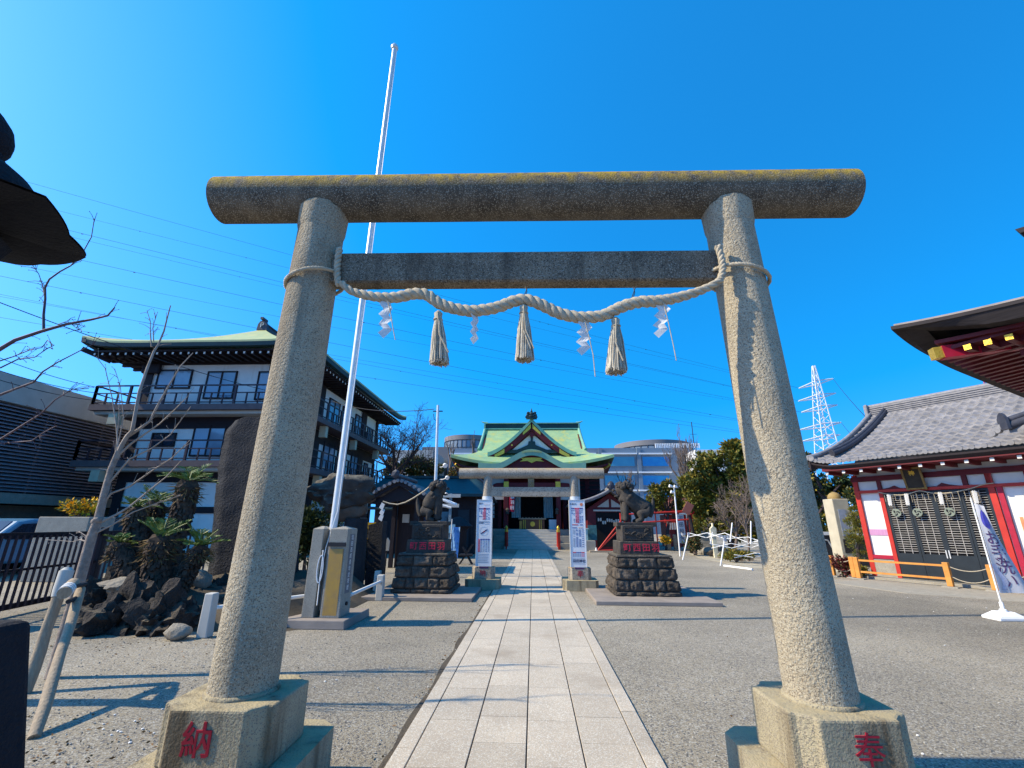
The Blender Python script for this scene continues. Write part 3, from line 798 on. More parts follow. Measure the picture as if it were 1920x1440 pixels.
def board(px0, left, label):
    y0 = 11.83
    w, zb, zt = .385, .52, 2.09
    lean = -.06*(1 if px0>0 else -1)*0
    xb = -1.235 if left else 1.10
    t = thing('calendar_board', label, 'notice board', (xb,11.95,zb), group='printed boards tied to the inner gate')
    mb = MB(); mb.box(xb-w/2,xb+w/2,y0,y0+.14,zb,zt); fr_ = None; PM = mb
    mb = MB()
    for a in ((-w/2-.006,-w/2+.008),(w/2-.008,w/2+.006)): mb.box(xb+a[0],xb+a[1],y0-.008,y0+.145,zb-.003,zt+.003)
    mb.box(xb-w/2-.006,xb+w/2+.006,y0-.008,y0+.145,zt+.0031,zt+.018)
    mb.build('frame', m_steel, t)
    mb = MB(); mb.box(xb-.10,xb+.12,y0-.004,y0+.10,zb-.045,zb-.001); mb.build('foot_bracket', M('purple_bracket',(.09,.04,.12)), t)
    jobs = []
    def cell(k, u0, u1, v0, v1):   # u across 0..1, v from top 0..1
        x = xb-w/2; H = zt-zb
        PM.m = 1+'nprgo'.index(k); PM.box(x+w*u0, x+w*u1, y0-.0035, y0-.0005, zt-H*v1, zt-H*v0)
    g_ = random.Random(3 if left else 8)
    if left:
        for i in range(7): cell('n' if i not in (3,) else 'p', .13+.105*i,.22+.105*i,.122,.142)
        cell('p',.43,.60,.115,.30)
        for r in range(7):
            for c in range(6):
                if g_.random() < .62: cell('n' if c not in (2,3) else 'r', .13+.125*c,.13+.125*c+g_.uniform(.05,.09), .160+.021*r,.160+.021*r+.010)
        for r in range(2): cell('g',.13,.84,.325+.013*r,.329+.013*r)
        for k in range(40):
            a = 2*pi*k/40; cell('g',.48+.27*cos(a)-.008,.48+.27*cos(a)+.008,.475+.066*sin(a)-.002,.475+.066*sin(a)+.002)
        for k in range(11):
            a = -.9+.18*k*1; cell('n' if k not in (4,5,6) else 'r', .30+.033*k,.38+.033*k,.505-.0055*k,.520-.0055*k)
        for i in range(5): cell('p' if i==0 else 'n', .13+.155*i,.26+.155*i,.592,.608)
        cell('p',.13,.27,.612,.79)
        for r in range(12):
            for c in range(1,5): cell('g' if g_.random()<.6 else 'n', .13+.155*c+.02,.13+.155*c+g_.uniform(.08,.12), .618+.0145*r,.618+.0145*r+.006)
            cell('r',.16,.24,.618+.0145*r,.618+.0145*r+.006)
        for r in range(6): cell('g',.13,.84-.1*g_.random(),.815+.024*r,.820+.024*r)
        jobs.append(('heading', '厄年', .052, (xb-.09,y0-.002,zt-.085), .001))
        jobs.append(('heading', '方位除', .045, (xb-.08,y0-.002,zt-.55), .001))
        cell('o',.45,.80,.066,.069); cell('o',.50,.82,.363,.366)
    else:
        for i in range(7): cell('n' if i not in (2,3,4) else 'r', .13+.108*i,.225+.108*i,.113,.133)
        cell('p',.39,.62,.135,.345)
        for r in range(9):
            for c in range(6):
                if g_.random() < .55: cell('n' if c not in (2,3) else 'r', .13+.13*c,.13+.13*c+g_.uniform(.05,.09), .150+.022*r,.150+.022*r+.010)
        cell('r',.16,.55,.366,.378); cell('n',.66,.84,.366,.378)
        cell('n',.16,.46,.412,.424); cell('o',.55,.84,.412,.424)
        for r in range(17):
            for c in range(3): 
                if g_.random()<.85: cell('n' if c else 'g', .18+.19*c,.18+.19*c+.13, .445+.0155*r,.445+.0155*r+.006)
            if r%2==0: cell('n',.76,.88,.445+.0155*r,.445+.0155*r+.007)
        for i in range(7): cell('r' if i in (0,1,5,6) else 'n', .14+.108*i,.23+.108*i,.778,.793)
        for r in range(4):
            for i in range(7): cell('g' if i<5 else 'p', .145+.108*i,.215+.108*i,.803+.012*r,.810+.012*r)
        cell('g',.14,.88,.868,.871); cell('g',.16,.88,.945,.948)
        jobs.append(('heading', '令和7年', .048, (xb-.09,y0-.002,zt-.09), .001))
        jobs.append(('shrine_name', '羽田神社', .078, (xb+.01,y0-.002,zt-1.43), .002))
        rm = [(xb+.115+.04*cos(2*pi*k/16), y0-.003, zt-.095+.04*sin(2*pi*k/16)) for k in range(16)]
        PM.m = 6; PM.add(rm, [tuple(range(16))])
    fr_ = PM.build('panel', [m_banner, m_inkblue, m_inkpink, m_inkred, m_inkgrey, M('pale_orange_ink',(.78,.5,.4)), M('salmon',(.75,.25,.14))], t)
    for nm, body, sz, loc, bo in jobs:
        text(nm, body, sz, loc, FACE, m_ink, fr_, ext=.001, bold=bo)
board(0, True, 'left calendar board on the inner gate, blue tables and a compass diagram in shade')
board(1, False, 'right calendar board on the inner gate, with an orange round mark at its top corner')
# ================================================================ MAIN SHRINE HALL
HX = -.07
hall = thing('shrine_hall', 'main shrine hall with green copper roof and pointed gable closing the path', 'shrine hall', (HX,36,0))
def X(v): return HX+v
# raised stone platform and steps
mb = MB(); mb.box(X(-5.6),X(5.6),32.55,44,0,1.2); mb.build('platform', m_concrete, hall, bevel=.02)
for k in range(7):
    mb = MB(); y0 = 30.35+.31*k
    mb.box(X(-1.78),X(1.70),y0,32.548,1.2/7*k+(.002 if k else 0),1.2/7*(k+1)-.0); 
    if k == 0: st = mb
    else: st.add(mb.v, mb.f)
st.build('stone_steps', M('step_stone',(.50,.48,.43),(.42,.40,.36),sc=3,rough=.9,bump=.2,bsc=50), hall, bevel=.012)
for sx in (-1,1):
    mb = MB(); x0, x1 = sorted((X(1.74*sx), X(2.6*sx)))
    mb.box(x0,x1,30.9,32.545,0,.35); mb.box(x0+.02,x1-.02,31.5,32.545,.3501,.80); mb.build('stepped_wing_wall', m_concrete, hall, bevel=.01)
    mb = MB(); mb.lathe([(.10,0),(.115,.05),(.115,1.05),(.12,1.06)], (X(1.66*sx),30.45,0), 16); p = mb.build('red_newel', m_red, hall, smooth=40)
    mb = MB(); mb.lathe([(.125,1.06),(.125,1.20),(.07,1.22),(.10,1.28),(.10,1.33),(.05,1.42),(.01,1.46)], (X(1.66*sx),30.45,0), 16); mb.build('gold_cap', m_gold, p, smooth=40)
    # porch columns
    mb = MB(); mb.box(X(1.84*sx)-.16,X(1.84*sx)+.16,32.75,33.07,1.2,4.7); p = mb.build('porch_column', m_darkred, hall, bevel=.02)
    mb = MB(); mb.box(X(1.84*sx)-.18,X(1.84*sx)+.18,32.73,33.09,4.0,4.45); mb.build('gold_sleeve', m_gold, p, bevel=.02)
    mb = MB(); 
    mb.prism([(0,0),(.75*sx,.10),(.80*sx,.28),(.55*sx,.40),(0,.42)], (X(2.0*sx),32.85,3.95), (1,0,0),(0,0,1),(0,.15,0)); mb.build('beam_nose', m_darkred, p)
    mb = MB(); mb.box(X(4.3*sx)-.16,X(4.3*sx)+.16,36.2,36.5,1.2,5.9); mb.build('wall_column', m_darkred, hall)
    mb = MB(); mb.box(X(2.5*sx)-.14,X(2.5*sx)+.14,35.9,36.2,1.2,5.6); mb.build('wall_column', m_darkred, hall)
    # side walls with dark lattice
    mb = MB(); x0, x1 = sorted((X(2.64*sx), X(5.3*sx))); mb.box(x0,x1,36.25,36.4,1.2,5.9); w = mb.build('side_wall', m_darkwood, hall)
    mb = MB(); mb.box(x0+.3,x1-1.5 if sx>0 else x1-.3,36.22,36.249,2.0,3.2); mb.build('white_notice', m_banner, w)
    mb = MB()
    for k in range(10): mb.box(x0,x1,36.20,36.23,1.9+.32*k,1.96+.32*k)
    mb.build('lattice', m_darkred, w)
    # green-white curtains
    mb = MB(); x0, x1 = sorted((X(.86*sx), X(1.55*sx)))
    mb.grid(lambda u,v,x0=x0,x1=x1: (x0+(x1-x0)*u, 35.2+.05*sin(u*22), 2.0+1.75*v), 24, 2); mb.build('curtain', M('pale_curtain',(.42,.55,.55),(.30,.42,.44),sc=4), hall, recalc=False)
mb = MB()
mb.box(X(-5.3),X(5.3),43,43.2,1.2,6.0); mb.box(X(-5.3),X(-5.1),36.4,43,1.2,6.0); mb.box(X(5.1),X(5.3),36.4,43,1.2,6.0); mb.build('rear_wall', m_darkred, hall)
mb = MB(); mb.box(X(-2.36),X(2.36),37.2,37.3,1.2,5.6); mb.build('dark_interior_sheet', m_black, hall)  # black sheet standing in for the unlit depth of the hall
mb = MB(); mb.box(X(-2.3),X(2.3),35.9,36.1,4.35,5.7); mb.build('transom', m_darkred, hall)
mb = MB(); mb.box(X(-4.6),X(4.6),35.85,36.05,5.2,5.75); mb.build('eaves_beam', m_darkred, hall)
mb = MB(); mb.box(X(-1.68),X(1.68),32.78,33.04,4.0,4.38); p = mb.build('porch_beam', m_darkred, hall, bevel=.03)
mb = MB(); mb.box(X(-.95),X(.95),32.765,32.78,3.955,3.995); mb.build('pale_lower_edge', m_copper_pale, p)
mb = MB(); mb.box(X(-3.5),X(3.5),32.7,33.1,4.72,5.0); mb.build('porch_plate', m_darkred, hall)
for sx in (-1,1):
    mb = MB(); x0,x1 = sorted((X(2.02*sx),X(3.4*sx))); mb.box(x0,x1,33.0,33.05,3.2,4.7); mb.build('white_infill', m_plaster_dim, hall)
# main roof: front and back slopes, concave, flared to the eaves
def half(v): return 4.2+.25*v+1.62*max(0,(v-.52)/.48)**1.5
def zr(v): return 9.75-2.9*(1-(1-v)**1.75) - .45*v - .55*v**3
def lift(u, v): return .66*max(0,(v-.6)/.4)*abs(2*u-1)**2.6
def slope(sgn):
    def fn(u, v):
        h = half(v); x = X(-h+2*h*u)
        yy = 40 - sgn*(6.4*v) 
        return (x, yy, zr(v)+lift(u,v))
    return fn
mb = MB(); mb.grid(slope(1), 48, 24, (0,0,-.22)); rf = mb.build('roof', m_copper, hall, smooth=35)
mb = MB(); mb.grid(slope(-1), 40, 12, (0,0,-.22)); mb.build('rear_slope', m_copper, rf, smooth=35)
for sx in (-1,1):
    # gable end wall under the verge and hipped skirt roof at the side
    def skirt(u, v, sx=sx):
        vv = .55+.45*v; h = half(vv); yy = 40+(2*u-1)*6.4*(.55+.45*v)
        return (X(sx*(h)), yy, zr(vv)+lift(0,vv)*abs(2*u-1)**3)
    mb = MB(); mb.grid(skirt, 24, 8, (0,0,-.2)); mb.build('side_skirt', m_copper, rf, smooth=35)
    mb = MB(); mb.prism([(-6.4*.5,zr(.5)),(0,zr(0)-.1),(6.4*.5,zr(.5))], (X(sx*4.0),40,0), (0,1,0),(0,0,1),(.1*sx,0,0)); mb.build('gable_wall', m_darkred, rf)
    pts = [V(slope(1)(0 if sx<0 else 1, k/24))+V((0,-.02,.06)) for k in range(0,14)]
    mb = MB(); mb.tube(pts, .13, 8); mb.build('verge_roll', m_copper_edge, rf, smooth=60)
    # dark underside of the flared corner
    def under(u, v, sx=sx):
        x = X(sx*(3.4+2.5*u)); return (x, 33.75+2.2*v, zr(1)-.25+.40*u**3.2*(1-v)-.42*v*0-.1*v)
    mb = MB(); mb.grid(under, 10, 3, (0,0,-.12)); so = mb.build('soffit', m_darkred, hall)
    for k in range(9):
        pass
    mb = MB(); mb.beam((X(sx*5.0),34.6,zr(1)-.5),(X(sx*5.75),33.75,zr(1)-.05),.14,.2); mb.build('corner_rafter', m_gold, hall)
mb = MB(); mb.box(X(-4.15),X(4.15),39.8,40.2,9.7,10.18); rg = mb.build('ridge_box', m_copper_dark, rf)
mb = MB(); mb.box(X(-4.2),X(4.2),39.72,40.28,10.182,10.27); mb.box(X(-4.18),X(4.18),39.74,40.26,9.66,9.76); mb.build('ridge_cap', m_copper_edge, rg)
for sx in (-1,1):
    mb = MB(); mb.tube([(X(4.0*sx),40,10.3),(X(4.35*sx),40,10.34),(X(4.6*sx),40,10.46)], [.10,.08,.02], 8); mb.box(*sorted((X(4.16*sx),X(4.3*sx))),39.7,40.3,9.4,10.15); mb.build('ridge_end', m_copper_edge, rg)
# pointed front gable
CP, CB = 9.55, 6.85
def gcurve(s):            # s 0 at peak .. 1 at foot: offset x, z
    return 3.45*s, CB+(CP-CB)*((1-s)**1.45)
for sx in (-1,1):
    def gs(u, v, sx=sx):
        x, z = gcurve(u)
        yb = 35.0+ v*4.2*(1-.72*u)
        return (X(sx*x), yb, z+.04)
    mb = MB(); mb.grid(gs, 24, 6, (0,0,-.30)); mb.build('gable_slope', m_copper_edge, rf, smooth=40)
    bw = MB(); bw.grid(lambda u,v,sx=sx: (X(sx*(gcurve(u)[0]-.02)), 35.08, gcurve(u)[1]-.24-.62*v*(1-.45*u)), 20, 1, (0,.10,0)); bb = bw.build('barge_board', m_darkred, rf)
    for s0, s1 in ((.02,.2),(.62,.84)):
        mb = MB(); mb.grid(lambda u,v,sx=sx: (X(sx*(gcurve(s0+(s1-s0)*u)[0])), 35.06, gcurve(s0+(s1-s0)*u)[1]-.34-.36*v*(1-.4*u)), 6, 1, (0,-.015,0)); mb.build('gold_mount', m_gold, bb)
    mb = MB(); mb.tube([(X(sx*1.55),35.05,gcurve(.45)[1]-.55),(X(sx*1.55),35.0,gcurve(.45)[1]-.55)], .06, 10); mb.build('gold_stud', m_gold, bb)
mb = MB(); mb.tube([(X(0),34.95,CP+.05),(X(0),36.5,CP+.14),(X(0),39.7,CP+.16)], .16, 10); mb.build('gable_ridge', m_copper_edge, rf, smooth=60)
mb = MB(); mb.prism([(-2.9,6.9),(-1.2,7.6),(0,9.2),(1.2,7.6),(2.9,6.9)], (X(0),35.45,0), (1,0,0),(0,0,1),(0,.08,0)); gw = mb.build('gable_back', m_darkred, hall)
mb = MB(); mb.prism([(-1.55,7.12),(0,8.45),(1.55,7.12)], (X(0),35.42,0), (1,0,0),(0,0,1),(0,.025,0)); mb.build('gable_panel', m_plaster, gw)
mb = MB(); mb.box(X(-2.3),X(2.3),35.3,35.39,6.85,7.12); mb.box(X(-.09),X(.09),35.3,35.38,7.12,8.8); mb.prism([(-1.15,7.12),(-.3,7.5),(-.25,7.78),(.25,7.78),(.3,7.5),(1.15,7.12)], (X(0),35.28,0),(1,0,0),(0,0,1),(0,.06,0)); mb.build('gable_frame', m_copper_dark, gw)
mb = MB(); mb.prism([(0,8.05),(.2,8.25),(.36,8.18),(.28,8.42),(.1,8.5),(0,8.7),(-.1,8.5),(-.28,8.42),(-.36,8.18),(-.2,8.25)], (X(0),35.2,0),(1,0,0),(0,0,1),(0,.05,0)); mb.build('gable_pendant', m_darkred, gw)
mb = MB()
mb.box(X(-.42),X(.42),34.72,35.1,CP-.06,CP+.16)
mb.lathe([(.26,0),(.27,.1),(.17,.16),(.22,.24),(.18,.34),(.08,.4),(.10,.46),(.05,.54),(.03,.66),(.01,.72)], (X(0),34.9,CP+.10), 14)
for sx in (-1,1):
    for k in range(3): mb.rock((X(sx*(.36-.05*k)),34.85,CP+.08+.17*k), .15,.12,.13, k, .15, 1)
mb.build('ridge_ornament', m_copper_dark, rf, smooth=40)
# curved porch roof
def kara(x):
    a = min(1,abs(x)/2.55); return 1.02*(.5+.5*cos(pi*a))**.85
def porch(u, v):
    x = -3.72+7.44*u; y = 31.45+3.2*v
    return (X(x), y, 5.50+.30*v*3.2*.42+kara(x)*(1-.45*v)+.10*abs(x/3.72)**4)
mb = MB(); mb.grid(porch, 60, 8, (0,0,-.05)); pr = mb.build('porch_roof', m_copper, hall, smooth=40)
mb = MB(); mb.grid(lambda u,v: (porch(u,0)[0], 31.43+.02*v, porch(u,0)[2]+.02-.42*v), 60, 1, (0,.16,0)); mb.build('porch_edge', M('pale_green_edge',(.27,.46,.31),(.20,.38,.28),sc=3,rough=.6), pr, smooth=40)
mb = MB()
for k in range(3): mb.grid(lambda u,v,k=k: (X(-.7+1.4*u), 31.40-.012*k, porch(.5,0)[2]-.05-.05*k-.35*abs(u-.5)**2-.02*v), 10, 1, (0,.02,0))
mb.build('crest_moulding', m_copper_pale, pr)
q = [(x/20*2.4, 5.22+kara(x/20*2.4)) for x in range(-20,21)]
mb = MB(); mb.prism(q+[(2.4,5.1),(-2.4,5.1)], (X(0),31.75,0),(1,0,0),(0,0,1),(0,.1,0)); tp = mb.build('porch_tympanum', m_darkred, hall)
mb = MB(); mb.prism([(-.85,5.72),(-.62,5.84),(-.8,5.98),(0,6.0),(.8,5.98),(.62,5.84),(.85,5.72),(.3,5.76),(0,5.62),(-.3,5.76)], (X(0),31.68,0),(1,0,0),(0,0,1),(0,.06,0)); mb.build('gold_ornament', m_gold, tp)
for sx in (-1,1):
    mb = MB(); mb.tube([(X(1.75*sx),31.74,5.62),(X(1.75*sx),31.66,5.62)], .085, 12); mb.build('gold_stud', m_gold, tp)
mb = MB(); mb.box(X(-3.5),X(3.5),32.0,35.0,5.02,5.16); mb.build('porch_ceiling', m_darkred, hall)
# things about the entrance
t = thing('offering_box', 'wooden offering box with gold round crest at the top of the shrine steps', 'offering box', (X(.02),33.4,1.2))
mb = MB(); mb.box(X(-.86),X(.86),33.2,33.9,1.2,1.86); b_ = mb.build('box_body', M('box_wood',(.16,.06,.03),(.10,.04,.02),sc=3,rough=.5), t, bevel=.02)
mb = MB(); mb.box(X(-.98),X(.98),33.12,33.96,1.861,1.95); mb.build('rim', m_wood, t, bevel=.01)
mb = MB()
for k in range(9): mb.beam((X(-.9+.225*k),33.15,1.98),(X(-.9+.225*k),33.9,1.98),.05,.05)
mb.build('slats', m_wood, t)
mb = MB(); mb.tube([(X(.02),33.2,1.55),(X(.02),33.17,1.55)], .17, 20); mb.build('gold_crest', m_gold, t)
for sx in (-1,1):
    for d_ in (.5,.62):
        mb = MB(); mb.box(X(sx*d_)-.02,X(sx*d_)+.02,33.17,33.2,1.21,1.84); mb.build('brass_bar', m_gold, t)
mb = MB(); mb.box(X(1.18),X(1.78),33.5,33.56,1.2,1.86); tag(mb.build('white_board', m_banner, bevel=.01), 'small white board standing right of the offering box', 'notice board')
mb = MB(); mb.box(X(-.9),X(-.72),32.9,33.05,1.2,1.75); tag(mb.build('orange_box', m_orange, bevel=.01), 'small orange box standing left of the offering box', 'box')
t = thing('red_banner', 'red banner with white writing hanging by the left porch column of the shrine', 'banner', (X(-1.55),32.7,3.7))
mb = MB(); mb.grid(lambda u,v: (X(-1.66+.42*u+.08*v), 32.62+.03*sin(u*7+v*3), 2.35+1.6*v), 8, 8, (0,.01,0)); b_ = mb.build('cloth', m_crimson, t, recalc=False)
for i, ch in enumerate('奉納羽田'): text('letter', ch, .28, (X(-1.42+.06*(1-i/4)),32.585,3.7-.36*i), FACE, m_white, b_, ext=.003, bold=.004)
for sx in (-1,1):
    t = thing('hanging_lantern', 'small grey lantern hanging beside the %s porch column of the shrine' % ('left' if sx<0 else 'right'), 'lantern', (X(1.72*sx),32.6,2.5), group='lanterns at the shrine porch')
    mb = MB(); mb.lathe([(.05,.42),(.15,.30),(.08,.28),(.11,.26),(.11,.05),(.13,.03),(.05,0)], (X(1.72*sx),32.6,2.2), 8); mb.build('lantern_body', m_stone_dark, t)
    mb = MB(); mb.tube([(X(1.72*sx),32.6,2.6),(X(1.72*sx),32.6,4.0)], .012, 5); mb.build('chain', m_wire, t)

# ================================================================ SIDE BUILDINGS
# small red gabled hall on the right
t = thing('small_hall', 'small dark red gabled hall with grey roof right of the main shrine', 'shrine hall', (4.8,31,0))
sh = [P(1104,1020,30.5).x, P(1166,1020,30.5).x]; rx = P(1143,925,30.5).x
mb = MB(); mb.box(sh[0],sh[1]+.6,30.6,35,0,2.5); w = mb.build('wall', m_darkred, t)
mb = MB(); mb.prism([(sh[0],2.5),(sh[1]+.6,2.5),(rx,3.5)], (0,30.62,0),(1,0,0),(0,0,1),(0,4.3,0)); mb.build('gable', m_darkred, t)
mb = MB(); mb.prism([(rx-.85,2.62),(rx-.08,2.62),(rx-.08,3.12)], (0,30.58,0),(1,0,0),(0,0,1),(0,.03,0)); mb.prism([(rx+.85,2.62),(rx+.08,2.62),(rx+.08,3.12)], (0,30.58,0),(1,0,0),(0,0,1),(0,.03,0)); mb.build('gable_infill', m_plaster_dim, w)
mb = MB(); mb.box(rx-1.1,rx+1.1,30.5,30.6,2.36,2.46); mb.build('lintel', m_plaster_dim, w)
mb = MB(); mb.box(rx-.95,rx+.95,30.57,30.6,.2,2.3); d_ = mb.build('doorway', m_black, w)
mb = MB(); gq = random.Random(2)
for k in range(12): mb.lathe([(.05,0),(.06,.1),(.05,.2)], (rx-.8+.14*k,30.5,1.55+.2*gq.random()), 8)
mb.build('row_of_charms', m_plaster_dim, d_)
for sx in (-1,1):
    def rs(u, v, sx=sx):
        k = 2.6 if sx<0 else 2.2
        return (rx+sx*k*u, 29.9+5.6*v, 3.72-1.05*u**.8-.16*u*(1-u)+.18*u**4)
    mb = MB(); mb.grid(rs, 12, 30, (0,0,-.12)); mb.build('roof_slope', m_tile, t, smooth=30)
    pts = [V(rs(k/8,0))+V((0,0,.03)) for k in range(9)]
    mb = MB(); mb.tube(pts, .085, 8); mb.build('verge_tiles', m_tile_edge, t, smooth=60)
mb = MB(); mb.tube([(rx,29.85,3.8),(rx,35.6,3.8)], .13, 10); mb.build('ridge', m_tile, t, smooth=60)
mb = MB(); mb.rock((rx,29.8,3.95),.22,.1,.28,3,.2,2); mb.rock((rx-.2,29.8,3.85),.12,.08,.12,4,.2,1); mb.rock((rx+.2,29.8,3.85),.12,.08,.12,4,.2,1); mb.build('ridge_ornament', m_tile_dark, t)
mb = MB(); mb.box(2.75,3.75,29.0,30.2,0,.6); mb.box(2.35,2.74,29.1,30.2,0,.3); tag(mb.build('stone_step', m_concrete, bevel=.02), 'pale stone block steps in front of the small red hall', 'stone steps')
mb = MB(); mb.box(2.95,3.35,29.4,29.7,.605,1.25); mb.box(2.9,3.4,29.35,29.75,1.251,1.31); tag(mb.build('bottle_case', M('pale_teal',(.35,.55,.55)), bevel=.01), 'pale teal crate standing on the stone block by the right calendar board', 'crate')
mb = MB(); mb.box(3.40,3.95,29.8,29.84,.605,1.5); tag(mb.build('teal_panel', M('teal_panel',(.05,.16,.17))), 'dark teal panel leaning before the small red hall', 'panel')
# dark shrine office on the left
t = thing('dark_hall', 'long dark timber hall with dark green roof left of the main shrine, all in shade', 'hall', (-5.8,25,0))
mb = MB(); mb.box(-8.6,-3.15,25.2,30.5,0,3.2); w = mb.build('wall', m_darkwood, t)
for x0, x1, z0, z1, mm in ((-7.0,-6.3,.9,2.2,m_glass_dark),(-6.1,-5.4,.3,2.2,m_darkblue),(-5.2,-4.4,.9,2.2,m_glass_dark),(-4.1,-3.4,.3,2.3,m_darkblue)):
    mb = MB(); mb.box(x0,x1,25.15,25.199,z0,z1); f = mb.build('window', m_darkwood, w)
    mb = MB(); mb.box(x0+.05,x1-.05,25.13,25.149,z0+.05,z1-.05); mb.build('pane', mm, f)
def dr(u, v): 
    x = -9.2+6.75*u
    return (x, 24.2+3.8*v, 3.05+1.15*v**1.2 + (.0 if u<.85 else -.75*((u-.85)/.15)**1.5*v*1.2))
mb = MB(); mb.grid(dr, 30, 8, (0,0,-.15)); mb.build('roof', m_copper_dark, t, smooth=40)
mb = MB(); mb.grid(lambda u,v: (-9.2+6.75*u, 31.8-3.8*v, dr(u,v)[2]), 20, 8, (0,0,-.15)); mb.build('rear_roof', m_copper_dark, t, smooth=40)
mb = MB(); mb.box(-9.1,-3.5,27.9,28.1,4.2,4.34); mb.build('ridge', m_copper_dark, t)
mb = MB(); mb.box(-4.6,-4.1,27.8,28.2,4.34,4.6); mb.rock((-4.3,28,4.6),.3,.2,.2,2,.4,1); mb.build('ridge_ornament', m_tile_dark, t)
mb = MB(); mb.tube([dr(.86+.14*k/8,.98)[0:2]+(dr(.86+.14*k/8,.98)[2]+.05,) for k in range(9)], .08, 8); mb.build('hip_roll', m_tile_dark, t)
# small curved-gable roof in front of it
t = thing('gabled_shelter', 'small open shelter with curved tiled gable roof behind the left lion', 'shelter', (-4.6,15.6,0))
gy = 15.0
gp_ = PP([(676,938),(690,930),(706,920),(722,911),(738,902),(748,899),(760,904),(772,911),(786,920),(800,931)], gy)
def gb(u, v):
    i = u*(len(gp_)-1); k = min(int(i), len(gp_)-2); p = gp_[k].lerp(gp_[k+1], i-k)
    tl = .055*abs(sin(i*pi*1.4))
    return (p.x, gy+2.6*v, p.z+.05*abs(sin(u*pi*13)))
mb = MB(); mb.grid(gb, 104, 6, (0,0,-.07)); mb.build('roof', m_tile_dark, t, smooth=40)
for i in range(14):
    p = V(gb((i+.5)/14*.98+.01, 0))
    mb = MB(); mb.tube([p+V((0,-.02,-.03)), p+V((0,.22,-.03))], .058, 8); mb.build('tile_cap', m_tile_edge, t, smooth=60)
rt_ = V(gb(.5,0))
mb = MB(); mb.tube([rt_+V((-.02,-.06,.10)), rt_+V((-.02,2.6,.13))], .09, 8); mb.build('ridge', m_tile_dark, t, smooth=60)
mb = MB(); mb.rock(rt_+V((-.02,-.06,.16)), .16,.08,.15, 2,.2,1); mb.build('ridge_ornament', m_tile_dark, t)
q = [(p.x,p.z-.08) for p in gp_]; q2 = [(p.x, p.z-.20) for p in gp_][::-1]
mb = MB(); mb.prism(q+q2, (0,gy+.06,0),(1,0,0),(0,0,1),(0,.08,0)); mb.build('barge_board', m_darkwood, t)
mb = MB(); mb.prism([(gp_[1].x,gp_[1].z-.25),(gp_[5].x,gp_[5].z-.2),(gp_[8].x,gp_[8].z-.25)], (0,gy+.2,0),(1,0,0),(0,0,1),(0,.1,0)); mb.build('gable_panel', m_darkwood, t)
for x_ in (gp_[2].x, gp_[8].x-.1):
    for yy in (gy+.3, gy+2.2):
        mb = MB(); mb.box(x_-.07,x_+.07,yy-.07,yy+.07,0,2.35); mb.build('post', m_darkwood, t)
mb = MB(); mb.box(gp_[2].x+.1,gp_[8].x-.2,gy+2.3,gy+2.36,0,2.2); w = mb.build('back_panel', m_darkwood, t)
mb = MB(); mb.box(-4.85,-4.60,gy+2.25,gy+2.299,1.55,1.85); mb.build('pale_notice', m_plaster_dim, w)
mb = MB(); mb.box(-4.05,-3.7,gy+2.25,gy+2.299,.3,1.75); mb.build('blue_panel', M('blue_panel',(.02,.06,.16)), w)
for p0,p1,nm in ((P(680,950,gy+.2),P(700,948,gy+.2),'bamboo_gutter'),):
    mb = MB(); mb.tube([V((-6.6,gy+.1,2.02)),V((-4.6,gy+.1,1.98))], .05, 8); mb.build('gutter', m_copper_dark, t)
t = thing('rope_with_streamer', 'thin straw rope with a paper streamer strung from the shelter to the lamp pole', 'straw rope', P(720,940,14.6))
mb = MB(); mb.tube(PP([(718,940),(730,944),(745,946),(760,942),(775,934),(795,921),(806,912),(813,910)],14.6), .022, 6); mb.build('rope', m_rope, t, smooth=60)
mb = MB(); a = P(716,942,14.55)
for k in range(3): mb.prism([(0,0),(.10,-.06),(.05,-.24),(-.07,-.16)], a+V((.02*(k%2),0,-.17*k)),(1,0,0),(0,.1,1),(0,.004,0))
mb.build('paper_streamer', m_paper, t)
# lamp pole with spotlights
t = thing('lamp_pole', 'tall grey steel pole with spotlights and loudspeakers beside the left lion', 'lamp pole', (-2.95,14.3,0))
py_ = 14.3
for px_, tp_, r0 in ((818.5,760,.055),(826,905,.035)):
    b_ = P(px_-5 if px_<820 else px_-6,1035,py_); b_.z = 0
    mb = MB(); a = P(px_+3 if px_<820 else px_+1,tp_,py_); mb.tube([b_, a], [r0,r0*.8], 12); mb.build('pole', m_steel, t, smooth=60)
mb = MB(); mb.tube([P(812,771,py_),P(830,771,py_)], .02, 6); mb.tube([P(813,776,py_),P(814,786,py_),P(820,790,py_)], .012, 6); mb.build('crossarm', m_wire, t)
for (x_,y_), r_ in (((834,872),.075),((838,895),.065),((833,914),.07),((836,926),.05)):
    a = P(x_,y_,py_-.1); g0 = P(824,y_+4,py_)
    mb = MB(); mb.tube([g0,(g0+a)/2+V((0,0,-.03)),a+V((-.03,0,-.03))], .014, 6); k_ = mb.build('lamp_arm', m_steel, t, smooth=60)
    mb = MB(); d_ = V((.5,-.6,-.5)).normalized()
    mb.tube([a-d_*r_*.9, a-d_*r_*.3, a+d_*r_*.7], [r_*.35,r_*.75,r_*1.05], 14); mb.build('spotlight', m_whitepipe, k_, smooth=60)
mb = MB(); mb.tube([P(826,936,py_),P(834,938,py_),P(856,947,py_)], [.03,.05,.05], 8); mb.tube([P(824,946,py_),P(846,952,py_)], .035, 8); mb.build('tube_lamp', m_whitepipe, t, smooth=60)
